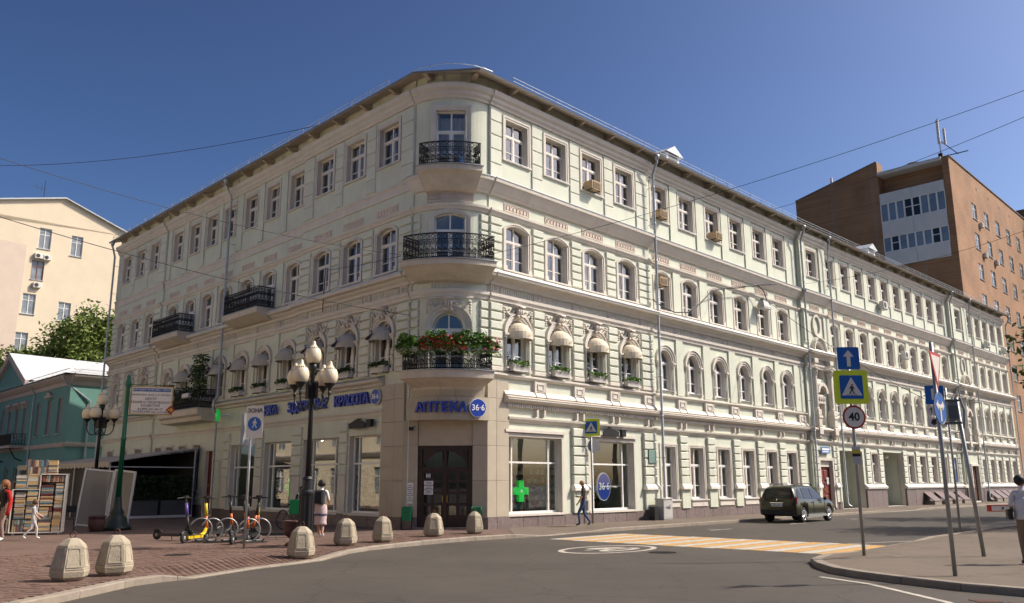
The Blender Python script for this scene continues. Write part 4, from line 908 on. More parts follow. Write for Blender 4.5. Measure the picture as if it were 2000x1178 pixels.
# flowers on the bay balcony and the cafe balcony
def flower_bed(name, Mws, lb, reds):
    t = thing(name, Mws[0][0], lb, 'flowers')
    for Mx, kind in Mws:
        hh = rnd.uniform(.28, .52); m = MB(); leaves(m, 300, ((-.36, .36), (-.2, .28), (-.05, hh*.8)), .075); leaves(m, 110, ((rnd.uniform(-.3, 0), rnd.uniform(.05, .3)), (-.1, .22), (hh*.6, hh+.1)), .07); leaves(m, 90, ((-.4, .4), (.1, .3), (-.3, .05)), .06)
        if kind: 
            for _ in range(60): p = Vector((rnd.uniform(-.36, .36), rnd.uniform(.05, .32), rnd.uniform(-.15, .36))); leaves(m, 5, ((p.x-.03, p.x+.03), (p.y-.03, p.y+.03), (p.z-.03, p.z+.03)), .045, mats=1); [m.m.__setitem__(-1-q, 3 if kind == 1 else 4) for q in range(5)]
        obj('flower_trough', MB().cham(-.34,.34,-.14,.14,-.18,.02,.02), WB, t, Mx); obj('foliage', m, LEAF+[RED, PINK], t, Mx)
    return t
flower_bed('balcony_flowers', [(MF(FB, s, .93, 6.62), k) for s, k in ((-1.12, 0), (-.8, 0), (-.42, 1), (-.1, 1), (.24, 1), (.55, 0), (.86, 0), (1.14, 2))], 'red geraniums and trailing greenery along the balcony rail over the pharmacy sign', 1)
t = thing('balcony_plants', MF(FL, 18, .8, 5.5), 'shaggy green plants and hanging vines on the low balcony beside the downpipe', 'plants')
for s, z, dx in ((17.1, 6.5, 0), (17.3, 7.3, .3), (18.6, 6.3, 0), (20.8, 6.4, 0), (21.3, 6.6, 0), (17.0, 7.9, .4)):
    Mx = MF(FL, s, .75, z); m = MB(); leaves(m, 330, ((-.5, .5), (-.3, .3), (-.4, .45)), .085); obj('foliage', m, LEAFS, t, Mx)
    obj('stem', MB().tube([(0, -.2, -.9), (.05, -.1, -.3), (-.05, 0, .3)], .02, 5), LEAFS[1], t, Mx)
for s in (18.0, 20.2, 21.4): obj('flower_trough', MB().cham(-.4,.4,-.12,.14,0,.24,.02), WB, t, MF(FL, s, .95, 6.1))
# ---- shop windows with lit interiors
LAMP = M('ceiling_spot', (1, .96, .85), .5, emit=14.)
SHW = M('shop_wall', (.40, .40, .36), .8, var=.05); SHD = M('shop_shelf_dark', (.09, .085, .08), .7, var=.2); SHF = M('shop_floor', (.3, .28, .25), .5)
GOODS = [M('goods_%d' % i, c, .6) for i, c in enumerate([(.5,.5,.46),(.15,.25,.4),(.4,.12,.1),(.1,.25,.14),(.45,.38,.2)])]
SHOPL = GLASS('shop_glass_mirrored', (.7, .76, .72), 2.7)
def shop(fr, c, hw, w0, top, sx, lb=None):
    Mx = MF(fr, c, w0, 0); y = -.26; z0, zt = .5, 2.46
    f = MB(); f.box(-hw, hw, y-.05, y+.06, z0, z0+.08); f.box(-hw, hw, y-.04, y+.04, top-.06, top)
    xs = [-hw, -hw+.55 if hw > 1.3 else -hw+.45, hw-.5 if hw > 1.3 else hw-.42, hw]
    for x in (-hw+.03, hw-.03): f.box(x-.03, x+.03, y-.04, y+.04, z0+.08, top-.06)
    for x in xs[1:3]: f.box(x-.035, x+.035, y-.045, y+.05, z0+.08, top-.06)
    f.box(-hw+.06, hw-.06, y-.04, y+.045, zt-.035, zt+.035)
    w = obj('shop_window', f, WHITEF, B, Mx)
    ed = [-hw+.06, xs[1], xs[2], hw-.06]
    for a, b in zip(ed, ed[1:]):
        for p, q in ((z0+.08, zt-.035), (zt+.035, top-.06)): obj('pane', MB().quad((a, y, p), (b, y, p), (b, y, q), (a, y, q)), SHOPL if fr is FL else SHOPG, w, Mx)
    s_ = MB(); q = .14
    if fr is FR: s_.band([(-hw, z0), (-hw, top), (hw, top), (hw, z0)], [(-hw-q, z0), (-hw-q, top+q), (hw+q, top+q), (hw+q, z0)], -.02, .07); s_.box(-hw-q-.06, hw+q+.06, -.02, .16, top+q+.02, top+q+.13)
    s_.box(-hw-q, hw+q, -.05, .1, z0-.09, z0-.002); obj('window_surround', s_, TRIM, w, Mx)
for c, hw in ((2.785, 1.62), (7.915, 1.6)): shop(FR, c, hw, 0, 3.45, 1)
for c, hw, w0 in ((2.64, 1.19, 0), (6.07, 1.44, 0), (9.87, 1.38, -.12), (13.45, 1.3, -.12)): shop(FL, c, hw, w0, 3.56, 1)
def interior(fr, a, b, d=3.4):
    m = MB(); q = lambda s, w, z: fr(s, w, z)
    m.quad(q(a,-d,.3), q(b,-d,.3), q(b,-d,4.2), q(a,-d,4.2), 0); m.quad(q(a,-.45,3.75), q(b,-.45,3.75), q(b,-d,3.75), q(a,-d,3.75), 0); m.quad(q(a,-.4,.42), q(b,-.4,.42), q(b,-d,.42), q(a,-d,.42), 2)
    for s in (a, b): m.quad(q(s,-.45,.3), q(s,-d,.3), q(s,-d,4.2), q(s,-.45,4.2), 0)
    obj('shop_room', m, [SHW, SHD, SHF], B)
    n = int((b-a)/1.3)
    for i in range(n):
        s = a+(i+.5)*(b-a)/n; Mx = MF(fr, s, -d+.25, 0)
        h = MB(); h.box(-.58,.58,-.2,.0,.42,2.35,0)
        for k in range(5):
            z = .55+k*.37; x = -.54
            while x < .48: ww = rnd.uniform(.06, .16); h.box(x, x+ww, 0, .14, z, z+rnd.uniform(.12, .28), 1+rnd.randrange(5)); x += ww+.02
            h.box(-.58,.58,0,.16,z-.03,z,0)
        obj('display_shelf', h, [SHD]+GOODS, B, Mx)
    for i in range(int((b-a)/1.25)):
        s = a+.6+i*1.25; Mx = MF(fr, s, -.95-.5*(i % 2), 3.62); obj('ceiling_spot', MB().ball((0, 0, 0), .055, 8, 5), LAMP, B, Mx)
interior(FR, 1.35, 11.2); interior(FL, 1.5, 15.3)
# signs in and on the shop
GRN = M('neon_green', (.01, .5, .06), .5, emit=.35); WHS = M('sign_white', (.75, .76, .78), .5)
def cross_sign(Mx, r, th, lb):
    t = thing('pharmacy_cross', Mx, lb, 'pharmacy sign'); a = r*.34
    obj('cross_body', MB().prism([(-a,-r),(a,-r),(a,-a),(r,-a),(r,a),(a,a),(a,r),(-a,r),(-a,a),(-r,a),(-r,-a),(-a,-a)], -th/2, th/2), GRN, t, Mx)
    obj('cross_emblem', MB().prism([(-r*.13, r*.12), (r*.13, r*.12), (r*.13, -.02), (0, -r*.2), (-r*.13, -.02)], th/2+.001, th/2+.006), WHS, t, Mx); return t
cross_sign(MF(FR, 2.75, -.75, 1.35), .42, .14, 'glowing green pharmacy cross in the sunlit shop window'); cross_sign(MF(FL, 9.75, -.75, 1.5), .42, .14, 'glowing green pharmacy cross in the shaded shop window behind the scooters')
def disc_sign(Mx, r, lb, wob=1.):
    t = thing('logo_sign', Mx, lb, 'sign'); i = MB(); n = 32
    i.prism([(r*math.cos(2*math.pi*k/n), r*wob*math.sin(2*math.pi*k/n)) for k in range(n)], -.04, .04); obj('sign_disc', i, BLUE, t, Mx)
    i = MB(); i.band([(r*math.cos(2*math.pi*k/n), r*wob*math.sin(2*math.pi*k/n)) for k in range(n+1)], [(r*1.05*math.cos(2*math.pi*k/n), r*wob*1.05*math.sin(2*math.pi*k/n)) for k in range(n+1)], -.045, .035); obj('sign_rim', i, WHS, t, Mx)
    tm = text_mesh('36·6', r*.95, .01, .004); tm.materials.append(WHS); obj('sign_lettering', tm, None, t, Mx @ Matrix.Rotation(math.pi, 4, 'Z') @ Matrix.Translation((0, -.047, 0))); return t
disc_sign(MF(FB, 1.06, .24, 4.42), .33, 'round blue sign reading 36.6 beside the large letters over the entrance'); disc_sign(MF(FL, 1.88, .12, 5.05), .3, 'round blue sign reading 36.6 at the end of the shaded sign band'); disc_sign(MF(FR, 7.8, -.42, 1.5), .46, 'large blue oval sign reading 36.6 inside the sunlit shop window', 1.25)
def letters(fr, txt, s0, s1, w, z, h, lb):       # s0 = viewer's left end
    Mx = MF(fr, (s0+s1)/2, w, z); t = thing('shop_lettering', Mx, lb, 'sign'); n = len(txt)
    for i, ch in enumerate(txt):
        s = s0+(s1-s0)*(i+.5)/n; tm = text_mesh(ch, h/.73, .09, .018); tm.materials.append(DBL); obj('letter', tm, None, t, MT(fr, s, w+.045, z))
    b = MB()
    for zz in (-h*.3, h*.3): b.tube([fr(s0+(s1-s0)*.03, w-.02, z+zz), fr((s0+s1)/2, w-.02, z+zz), fr(s1-(s1-s0)*.03, w-.02, z+zz)], .012, 4)
    obj('letter_rail', b, PIPE, t, Matrix.Identity(4))
letters(FB, 'АПТЕКА', -1.12, .68, .2, 4.42, .36, 'large blue letters АПТЕКА on the curved fascia over the entrance')
letters(FL, 'АПТЕКА', 12.45, 9.95, .0, 5.02, .44, 'blue letters АПТЕКА on the shaded sign band'); letters(FL, 'ЗДОРОВЬЕ', 8.9, 5.5, .06, 5.02, .44, 'blue letters ЗДОРОВЬЕ on the shaded sign band behind the lamp'); letters(FL, 'КРАСОТА', 4.95, 2.4, .06, 5.02, .44, 'blue letters КРАСОТА on the shaded sign band next to the round sign')
# small things on the walls
t = obj('wall_plaque', MB().cham(-.3,.3,-.02,.04,-.3,.3,.01), M('verdigris', (.16, .25, .22), .6, var=.15), None, MF(FR, 10.85, .14, 2.85)); tag(t, 'square verdigris plaque on the pilaster above the grey utility box', 'plaque')
def cctv(Mx, lb):
    t = thing('security_camera', Mx, lb, 'camera'); obj('arm', MB().tube([(0,0,0),(0,.15,.02),(.1,.22,-.05)], .015, 6), IRON, t, Mx); obj('camera_body', MB().box(.03,.17,.14,.4,-.14,-.02), IRON, t, Mx)
cctv(MP @ Matrix.Translation((1.15, .03, 3.75)), 'small black security camera under the curved fascia')
for s, fr, nm in ((7.6, FR, 'sunlit'), (3.0, FL, 'shaded')):
    Mx = MF(fr, s, .05, 3.72); t = thing('hanging_sign_back', Mx, 'black curved-top plate and lantern above the %s shop window' % nm, 'plate'); z0 = .12 if fr is FR else .3
    obj('plate', MB().prism([(-.55,z0-.18),(.55,z0-.18),(.6,z0+.02),(.35,z0+.1),(0,z0+.2),(-.35,z0+.1),(-.6,z0+.02)], .15, .19), IRON, t, Mx); obj('lantern', MB().box(-1.05,-.75,.1,.24,z0-.16,z0+.1).box(-1.1,-.7,.08,.26,z0+.1,z0+.14), IRON, t, Mx); obj('hook', MB().box(-.02,.02,-.1,.16,z0+.18,z0+.22), IRON, t, Mx)
# air conditioners
ACW = M('ac_white', (.62, .60, .56), .6, var=.08, streak=.2); ACB = M('ac_old', (.40, .29, .17), .7, var=.2, scale=6); ACD = M('ac_grille', (.05, .04, .035), .7)
def old_ac(fr, s, w, z, lb):
    Mx = MF(fr, s, w, z); t = thing('window_air_conditioner', Mx, lb, 'air conditioner', 'old window air conditioners')
    b = MB(); b.box(-.33,.33,-.2,.3,0,.4); obj('casing', b, ACB, t, Mx)
    b = MB(); b.box(-.26,.26,.3,.315,.06,.34,1)
    for i in range(7): b.box(-.26,.26,.315,.325,.07+i*.04,.085+i*.04,0)
    obj('grille', b, [ACB, ACD], t, Mx); obj('bracket', MB().box(-.3,-.26,-.2,.28,-.03,0).box(.26,.3,-.2,.28,-.03,0), IRON, t, Mx)
old_ac(FR, 6.75, .12, 14.82, 'rusty window air conditioner on the top floor of the rusticated sunlit section'); old_ac(FR, 12.5, 0, 14.82, 'brown window air conditioner on the top floor beside the downpipe'); old_ac(FR, 17.95, 0, 14.82, 'brown window air conditioner on the top floor, second past the downpipe'); old_ac(FR, 12.4, -.1, 11.3, 'beige window air conditioner high in an arched third-floor window beside the downpipe')
def split_ac(Mx, lb, grp='split air conditioners on the green building'):
    t = thing('split_air_conditioner', Mx, lb, 'air conditioner', grp)
    b = MB(); b.cham(-.4,.4,.05,.38,0,.56,.03); obj('casing', b, ACW, t, Mx)
    b = MB(); b.lathe([(.21,0),(.21,.012),(.19,.014)], 16)
    b.xf(Matrix.Translation((.1, .38, .28)) @ Matrix.Rotation(-math.pi/2, 4, 'X')); obj('fan_guard', b, ACD, t, Mx); obj('bracket', MB().box(-.32,-.28,-.05,.36,-.05,0).box(.28,.32,-.05,.36,-.05,0), PIPE, t, Mx)
split_ac(MF(FR, 41.3, .0, 14.25), 'white split air conditioner between top-floor pilasters of the long far facade'); split_ac(MF(FR, 44.6, .0, 10.85), 'dark-sided split air conditioner on the third floor of the long far facade'); split_ac(MF(FR, 65.4, 0, 14.0), 'split air conditioner near the far end of the top floor'); split_ac(MF(FR, 70.6, 0, 14.0), 'split air conditioner at the very end of the top floor')
# doors of the long facade
RDOOR = M('red_brown_door', (.17, .035, .025), .55, var=.15, scale=4); BDOOR = M('brown_wood', (.075, .03, .018), .6, var=.25, scale=5)
def door(fr, c, w0, hw, z0, h, mat, d=-.24, leaves_=2):
    Mx = MF(fr, c, w0, z0); o = obj('door', MB().box(-hw,-hw+.08,d-.05,d+.06,0,h).box(hw-.08,hw,d-.05,d+.06,0,h).box(-hw+.08,hw-.08,d-.05,d+.06,h-.1,h), mat, B, Mx)
    w = (hw-.08)*2/leaves_
    for i in range(leaves_):
        a = -hw+.08+i*w; m = MB(); m.box(a+.005, a+w-.005, d-.03, d+.02, .01, h-.1)
        for z1, z2 in ((.12, h*.3), (h*.34, h*.62), (h*.66, h-.22)): m.cham(a+.08, a+w-.08, d+.01, d+.05, z1, z2, .025)
        obj('door_leaf', m, mat, o, Mx); obj('door_handle', MB().box(a+(w-.06 if i == 0 else .03), a+(w-.03 if i == 0 else .06), d+.02, d+.08, h*.42, h*.48), BRASS, o, Mx)
    return o
door(FR, 29.9, .1, .85, .12, 2.5, RDOOR); obj('door_lintel', MB().box(-.85,.85,-.3,-.1,2.62,3.0), TRIM, B, MF(FR, 29.9, .1, 0)); notice(MF(FR, 30.35, -.04, 1.75), .3, .42, 5, 'white notice sheet on the red-brown door')
door(FR, 58.2, .1, .85, .1, 2.9, BDOOR); door(FL, 17.1, -.12, .52, .15, 3.2, RDOOR, leaves_=1)
s_ = MB(); s_.band([(-.85,.12),(-.85,3.0),(.85,3.0),(.85,.12)], [(-1.02,.12),(-1.02,3.17),(1.02,3.17),(1.02,.12)], -.02, .08)
for c in (29.9, 58.2): obj('door_surround', s_, TRIM, B, MF(FR, c, .1, 0))
m = MB(); m.box(-1.75,1.75,-4.5,-4.3,0,3.8,1).box(1.75,1.85,-4.5,-.3,0,3.8,0).box(-1.85,-1.75,-4.5,-.3,0,3.8,0).box(-1.85,1.85,-4.5,-.3,3.72,3.85,0); obj('gateway_passage', m, [GREEN, SHD], B, MF(FR, 34.25, -.12, 0))
m = MB(); m.box(-1.7,1.7,-1.3,-1.2,0,3.8).box(1.7,1.8,-1.3,-.3,0,3.8).box(-1.8,-1.7,-1.3,-.3,0,3.8).box(-1.7,1.7,-1.3,-.3,3.76,3.85); obj('porch_recess', m, GREEN, B, MF(FR, 41.2, -.12, 0)); door(FR, 40.4, -1.05, .8, .1, 2.9, BDOOR, d=-.05)
obj('porch_lamp', MB().ball((0, -.6, 3.45), .14, 10, 7), M('opal_glass', (.75, .74, .7), .3), B, MF(FR, 41.6, -.12, 0), True)
t = thing('street_name_sign', MF(FR, 29.75, .2, 3.62), 'blue arrow-shaped house number sign over the red-brown door', 'sign'); Mx = MF(FR, 29.75, .24, 3.62); obj('sign_plate', MB().prism([(.62,-.2),(.62,.2),(-.5,.2),(-.66,0),(-.5,-.2)], -.03, .03), M('sign_lightblue', (.06, .16, .4), .4), t, Mx); obj('sign_border', MB().box(-.45,.55,.031,.036,.0,.12).box(-.4,.5,.031,.036,-.12,-.06), WHS, t, Mx)
t = thing('shop_banner', MF(FR, 53.95, -.1, 2.6), 'blue and white banner in a far ground-floor window', 'banner'); Mx = MF(FR, 53.95, -.2, 2.6); obj('banner_sheet', MB().box(-.45,.45,-.01,.01,-.9,.9), M('sign_lightblue', (.06, .16, .4), .4), t, Mx); obj('banner_print', MB().box(-.3,.3,.011,.014,.1,.6).box(-.2,.25,.011,.014,-.6,-.2), WHS, t, Mx)
# entrance risalits with niche, oval and engaged columns
def aedicule(k):
    fr, s0, s1, w0 = SEC[k]; c = CO[k][0]; Mx = MF(fr, c, w0, 0)
    m = MB(); m.box(-.5,.5,-.31,-.29,5.2,7.7); m.box(-.55,.55,-.31,-.29,8.1,10.5); obj('niche_back', m, TRIM, B, Mx)
    m = MB(); n = 24; m.band([(.42*math.cos(2*math.pi*i/n), 11.55+.58*math.sin(2*math.pi*i/n)) for i in range(n+1)], [(.55*math.cos(2*math.pi*i/n), 11.55+.72*math.sin(2*math.pi*i/n)) for i in range(n+1)], -.02, .12); obj('oval_frame', m, TRIM, B, Mx)
    m = MB(); m.band(arch(.55, 9.9, .55, 14), arch(.8, 9.9, .8, 14), -.02, .16); m.band(arch(.8, 9.9, .8, 14), arch(.9, 9.9, .9, 14), -.02, .3); obj('niche_arch', m, TRIM, B, Mx)
    m = MB(); m.band(arch(.5, 7.2, .45, 12), arch(.72, 7.2, .66, 12), -.02, .22); m.box(-.5,.5,-.3,.06,6.55,7.1)
    for x in (-.3, 0, .3): m.ball((x, .08, 6.85), (.12, .08, .16), 7, 5)
    obj('niche_ornament', m, TRIM, B, Mx)
    for sx in (-1, 1):
        x = sx*1.08; m = MB(); m.cham(x-.26,x+.26,-.03,.42,4.55,5.0,.03); m.cham(x-.24,x+.24,-.03,.4,5.04,5.55,.03); m.cham(x-.28,x+.28,-.03,.44,5.55,5.72,.03); m.cham(x-.24,x+.24,-.03,.4,5.74,6.1,.03)
        m.lathe([(.2,6.1),(.2,6.18),(.16,6.24),(.155,8.2),(.18,8.24),(.17,8.28),(.24,8.55),(.26,8.6)], 14, x, .18)
        for i in range(8): a = i*math.pi/4; m.ball((x+.2*math.cos(a), .18+.2*math.sin(a), 8.42), (.06,.06,.1), 5, 4)
        m.cham(x-.3,x+.3,-.03,.46,8.62,8.7,.02); m.cham(x-.28,x+.28,-.03,.42,9.0,9.3,.03); m.cham(x-.34,x+.34,-.03,.5,9.55,9.72,.03); m.ball((x, .2, 4.45), (.2, .18, .2), 8, 5); obj('engaged_column', m, TRIM, B, Mx, True if False else False)
aedicule('R2b'); aedicule('R4')
for i, s in enumerate((46.9, 49.2, 51.4, 53.5, 61.9, 63.8, 65.7, 67.5)):   # sloping basement hatches
    Mx = MF(FR, s, .0, 0); t = thing('basement_hatch', Mx, 'brown sheet-metal basement hatch on the far plinth, %s the dark wooden door' % ('fourth before', 'third before', 'second before', 'next before', 'next after', 'second after', 'third after', 'fourth after')[i], 'hatch', 'basement hatches')
    obj('hatch_lid', MB().add([(-.75,.0,.95),(.75,.0,.95),(.75,.75,.3),(-.75,.75,.3),(-.75,.0,.9),(.75,.0,.9),(.75,.75,.25),(-.75,.75,.25)], [(0,1,2,3),(3,2,6,7),(0,3,7,4),(1,5,6,2)]), M('hatch_brown', (.085, .05, .045), .5, .2, var=.15), t, Mx)
    obj('hatch_base', MB().box(-.72,.72,.02,.74,-.05,.26), KERB, t, Mx)
# ================================================================== street furniture
CONC = M('bollard_concrete', (.35, .30, .22), .9, var=.14, scale=3, bump=.5, bscale=35, streak=.3, dirt=(.2, .17, .13)); RUST = M('rusty_ring', (.11, .05, .035), .7, .4, var=.3)
bo = MB(); n6 = 6
prof = [(.24, 0), (.335, .07), (.36, .16), (.30, .46), (.255, .60), (.235, .62), (.13, .705), (.06, .725)]
bo.lathe(prof, n6, ph=.35)
for j in range(n6):      # framed rough panel on every face
    a = .35+2*math.pi*(j+.5)/n6; ap_ = math.cos(math.pi/n6); t_ = Vector((-math.sin(a), math.cos(a), 0)); o_ = Vector((math.cos(a), math.sin(a), 0))
    def P(z, x, e): f = (z-.16)/.44; r = (.36+(.255-.36)*f)*ap_; return o_*(r+e)+t_*x+Vector((0, 0, z))
    for (z0, z1, x0, x1) in ((.235, .26, -.14, .14), (.545, .57, -.105, .105)):
        bo.add([P(z0,x0,-.01),P(z0,x1,-.01),P(z0,x1,.016),P(z0,x0,.016),P(z1,x0,-.01),P(z1,x1,-.01),P(z1,x1,.016),P(z1,x0,.016)], [(3,2,6,7),(4,7,6,5),(0,3,7,4),(2,1,5,6),(0,1,2,3)])
    for sx in (-1, 1): bo.add([P(.26,sx*.112,-.01),P(.26,sx*.14,-.01),P(.26,sx*.14,.016),P(.26,sx*.112,.016),P(.545,sx*.08,-.01),P(.545,sx*.105,-.01),P(.545,sx*.105,.016),P(.545,sx*.08,.016)], [(3,2,6,7),(0,3,7,4),(2,1,5,6)])
    for q in range(60): zz = rnd.uniform(.275, .525); c = P(zz, rnd.uniform(-1, 1)*(.095-.022*(zz-.265)/.27), -.004); bo.ball(c, (rnd.uniform(.006,.018), rnd.uniform(.006,.018), rnd.uniform(.006,.016)), 5, 3)
    bo.add([P(.185,-.15,.0),P(.185,.15,.0),P(.2,.148,.012),P(.2,-.148,.012)], [(0,1,2,3)])
bom = bo.mesh('bollard_body'); bom.materials.append(CONC)
rg = MB(); rg.tube([(.055*math.cos(t*.524), 0, .775+.055*math.sin(t*.524)) for t in range(13)], .012, 6); rgm = rg.mesh('lifting_ring', True); rgm.materials.append(RUST)
bl = [((-7.8, 15.75), .35, 'weathered concrete bollard with iron ring, first in the kerbside row by the brick corner'), ((-7.42, 16.65), .1, 'weathered concrete bollard with iron ring, second in the kerbside row, touching the first'),
      ((-5.0, 21.05), -.05, 'concrete bollard standing in front of the tall lamp post and brown urn'), ((-4.62, 24.55), -.1, 'concrete bollard just right of the woman with the backpack'),
      ((-3.78, 25.8), .25, 'concrete bollard on the kerb before the shaded shop window nearest the entrance'), ((-2.52, 28.3), -.25, 'concrete bollard straight in front of the dark entrance door'), ((-1.28, 29.8), .3, 'last concrete bollard, hiding a green litter box by the entrance')]
for i, ((x, y), rz, lb) in enumerate(bl):
    Mx = T(x, y, dropz(x, y), rz) @ Matrix.Diagonal((.92, .92, 1.0, 1)); t = thing('bollard', Mx, lb, 'bollard', 'concrete bollards along the kerb'); obj('bollard_body', bom, None, t, Mx); obj('lifting_ring', rgm, None, t, Mx @ Matrix.Rotation(rnd.uniform(-.5, .5), 4, 'Z'))
# ---- five-globe lamps
OPAL = M('opal_globe', (.62, .53, .38), .35, var=.03, spec=.5); LMB = M('lamp_black', (.012, .012, .013), .4, var=.1)
gl = MB(); gl.lathe([(.1,0),(.17,.03),(.215,.13),(.225,.22),(.205,.33),(.165,.42),(.1,.47),(.06,.53),(.05,.58),(.045,.61),(.02,.63)], 16); glm = gl.mesh('globe', True); glm.materials.append(OPAL)
cr = MB()
for i in range(20): a = i*math.pi/10; cr.ball((.165*math.cos(a), .165*math.sin(a), .42), .016, 5, 3)
crm = cr.mesh('globe_crown'); crm.materials.append(LMB)
def lamp(x, y, lb, rz=0., urn=True):
    Mx = T(x, y, 0, rz); t = thing('street_lamp', Mx, lb, 'street lamp', 'five-globe street lamps')
    m = MB(); m.lathe([(.26,0),(.26,.08),(.22,.12),(.2,.5),(.19,1.35),(.21,1.38),(.21,1.44),(.15,1.5),(.13,1.75),(.15,1.78),(.1,1.85)], 16)
    for i in range(12): a = i*math.pi/6; m.tube([(.2*math.cos(a), .2*math.sin(a), .14), (.185*math.cos(a), .185*math.sin(a), 1.33)], .022, 5)
    obj('lamp_base', m, LMB, t, Mx); obj('pole', MB().lathe([(.075,1.8),(.062,3.9),(.06,4.7),(.1,4.76),(.12,4.95)], 12), LMB, t, Mx, True)
    for k in range(4):
        a = k*math.pi/2-.35; c, s_ = math.cos(a), math.sin(a); Ma = Mx @ Matrix.Rotation(a, 4, 'Z'); m = MB()
        m.tube([(.05,0,3.98),(.1,0,3.8),(.22,0,3.68),(.36,0,3.68),(.47,0,3.76),(.54,0,3.9),(.56,0,4.1)], .022, 7)
        m.lathe([(.035,4.02),(.045,4.1),(.03,4.14),(.05,4.22),(.12,4.3),(.15,4.34),(.15,4.36)], 10, .56, 0)
        m.tube([(.06,0,4.05),(.16,0,4.1),(.2,0,4.3),(.16,0,4.44),(.1,0,4.42),(.1,0,4.34),(.14,0,4.33)], .016, 5); m.box(.05,.2,-.012,.012,3.95,4.4); obj('lamp_arm', m, LMB, t, Ma)
        Mg = Ma @ Matrix.Translation((.56, 0, 4.34)); g_ = obj('globe', glm, None, t, Mg); obj('globe_crown', crm, None, g_, Mg)
    Mg = Mx @ Matrix.Translation((0, 0, 4.94)); g_ = obj('globe', glm, None, t, Mg); obj('globe_crown', crm, None, g_, Mg); return t
lamp(-5.55, 23.75, 'black cast-iron lamp post with five opal globes beside the brown urn'); lamp(-17.3, 36.3, 'black five-globe lamp post standing behind the cafe canopy and green sign pole', .4)
# ---- urns
URN = M('urn_brown', (.075, .035, .03), .55, var=.2, bump=.2, bscale=30)
def urn(x, y, lb, s=1., pot=False):
    Mx = T(x, y) @ Matrix.Diagonal((s, s, s, 1)); t = thing('urn', Mx, lb, 'urn'); m = MB()
    if pot: m.lathe([(.17,0),(.22,.05),(.27,.22),(.28,.36),(.26,.46),(.29,.47),(.29,.52),(.24,.52),(.24,.44),(.05,.4)], 16)
    else: m.lathe([(.2,0),(.2,.05),(.1,.1),(.08,.17),(.12,.22),(.22,.27),(.255,.42),(.25,.56),(.28,.6),(.28,.64),(.23,.64),(.22,.5),(.05,.45)], 16)
    obj('urn_body', m, URN, t, Mx, True); m = MB(); m.box(-.2,.2,-.2,.2,-.04,.0); obj('foot_plate', m, URN, t, Mx); return t
urn(-6.0, 24.25, 'dark brown pedestal urn on the brick paving beside the lamp post', 1.05); urn(-15.0, 31.9, 'dark brown round pot beside the green sign pole base', 1.05, True)
# ---- signs
GALV = M('galvanised_post', (.33, .34, .34), .5, .6, var=.15, scale=5); SGB = M('traffic_blue', (.01, .10, .36), .4, var=.03); SGY = M('fluorescent_yellow', (.62, .72, .03), .5, var=.03); SGR = M('traffic_red', (.42, .03, .02), .4); SGW = M('traffic_white', (.62, .58, .52), .5, var=.05); SGK = M('traffic_black', (.015, .015, .015), .5); SBK = M('sign_back', (.28, .28, .28), .6, .4)
def signpost(name, x, y, h, lb, r=.038, lean=(0, 0), z=0):
    t = thing(name, T(x, y, z), lb, 'sign'); obj('post', MB().tube([(0,0,0),(lean[0]*h,lean[1]*h,h)], r, 10), GALV, t, T(x, y, z), True); return t
def SM(x, y, z, yaw): return T(x, y, z, yaw)           # sign frame: faces -Y at yaw 0, X right
def rplate(m, w, h, r=.05, y0=0, y1=.012, mi=0):
    pl = []
    for cx, cz, a0 in ((w/2-r, h/2-r, 0), (-w/2+r, h/2-r, 90), (-w/2+r, -h/2+r, 180), (w/2-r, -h/2+r, 270)):
        for k in range(4): a = R_(a0+k*30); pl.append((cx+r*math.cos(a), cz+r*math.sin(a)))
    return m.prism(pl, y0, y1, mi)
def walker(mat, t, Mx, s=1., y=-.006, zebra=True):     # pedestrian pictogram
    m = MB(); c = lambda pl: m.prism([(x*s, z*s) for x, z in pl], y-.002, y)
    n = 10; c([(.02+.035*math.cos(2*math.pi*i/n), .175+.035*math.sin(2*math.pi*i/n)) for i in range(n)])
    c([(-.03,.13),(.05,.13),(.045,-.01),(-.035,-.01)]); c([(-.03,.125),(-.06,.1),(-.11,.03),(-.085,.015),(-.035,.07)]); c([(.05,.125),(.08,.08),(.11,.01),(.085,.0),(.05,.06)])
    c([(-.035,.0),(.01,.0),(-.02,-.09),(-.075,-.19),(-.115,-.175),(-.065,-.08)]); c([(.0,.0),(.045,.0),(.065,-.07),(.115,-.175),(.075,-.19),(.025,-.08)])
    if zebra:
        for x in (-.17, 0, .15): c([(x-.03,-.215),(x+.03,-.215),(x+.02,-.19),(x-.02,-.19)])
    obj('pictogram', m, mat, t, Mx)
def crossing_sign(t, x, y, z, yaw, s=1.):
    Mx = SM(x, y, z, yaw); m = MB(); rplate(m, .82*s, .8*s, .06, .0, .05); obj('sign_panel', m, SGY, t, Mx); m = MB(); rplate(m, .56*s, .56*s, .03, -.004, 0); obj('blue_field', m, SGB, t, Mx)
    obj('white_triangle', MB().prism([(-.25*s,-.2*s),(.25*s,-.2*s),(0,.24*s)], -.008, -.004), SGW, t, Mx); walker(SGK, t, Mx @ Matrix.Translation((0, 0, -.06*s)), .62*s, -.008); obj('panel_back', MB().box(-.36*s,.36*s,.05,.055,-.35*s,.35*s), SBK, t, Mx)
def arrow_up(s): return [(-.045*s,-.2*s),(.045*s,-.2*s),(.045*s,.04*s),(.13*s,.04*s),(0,.2*s),(-.13*s,.04*s),(-.045*s,.04*s)]
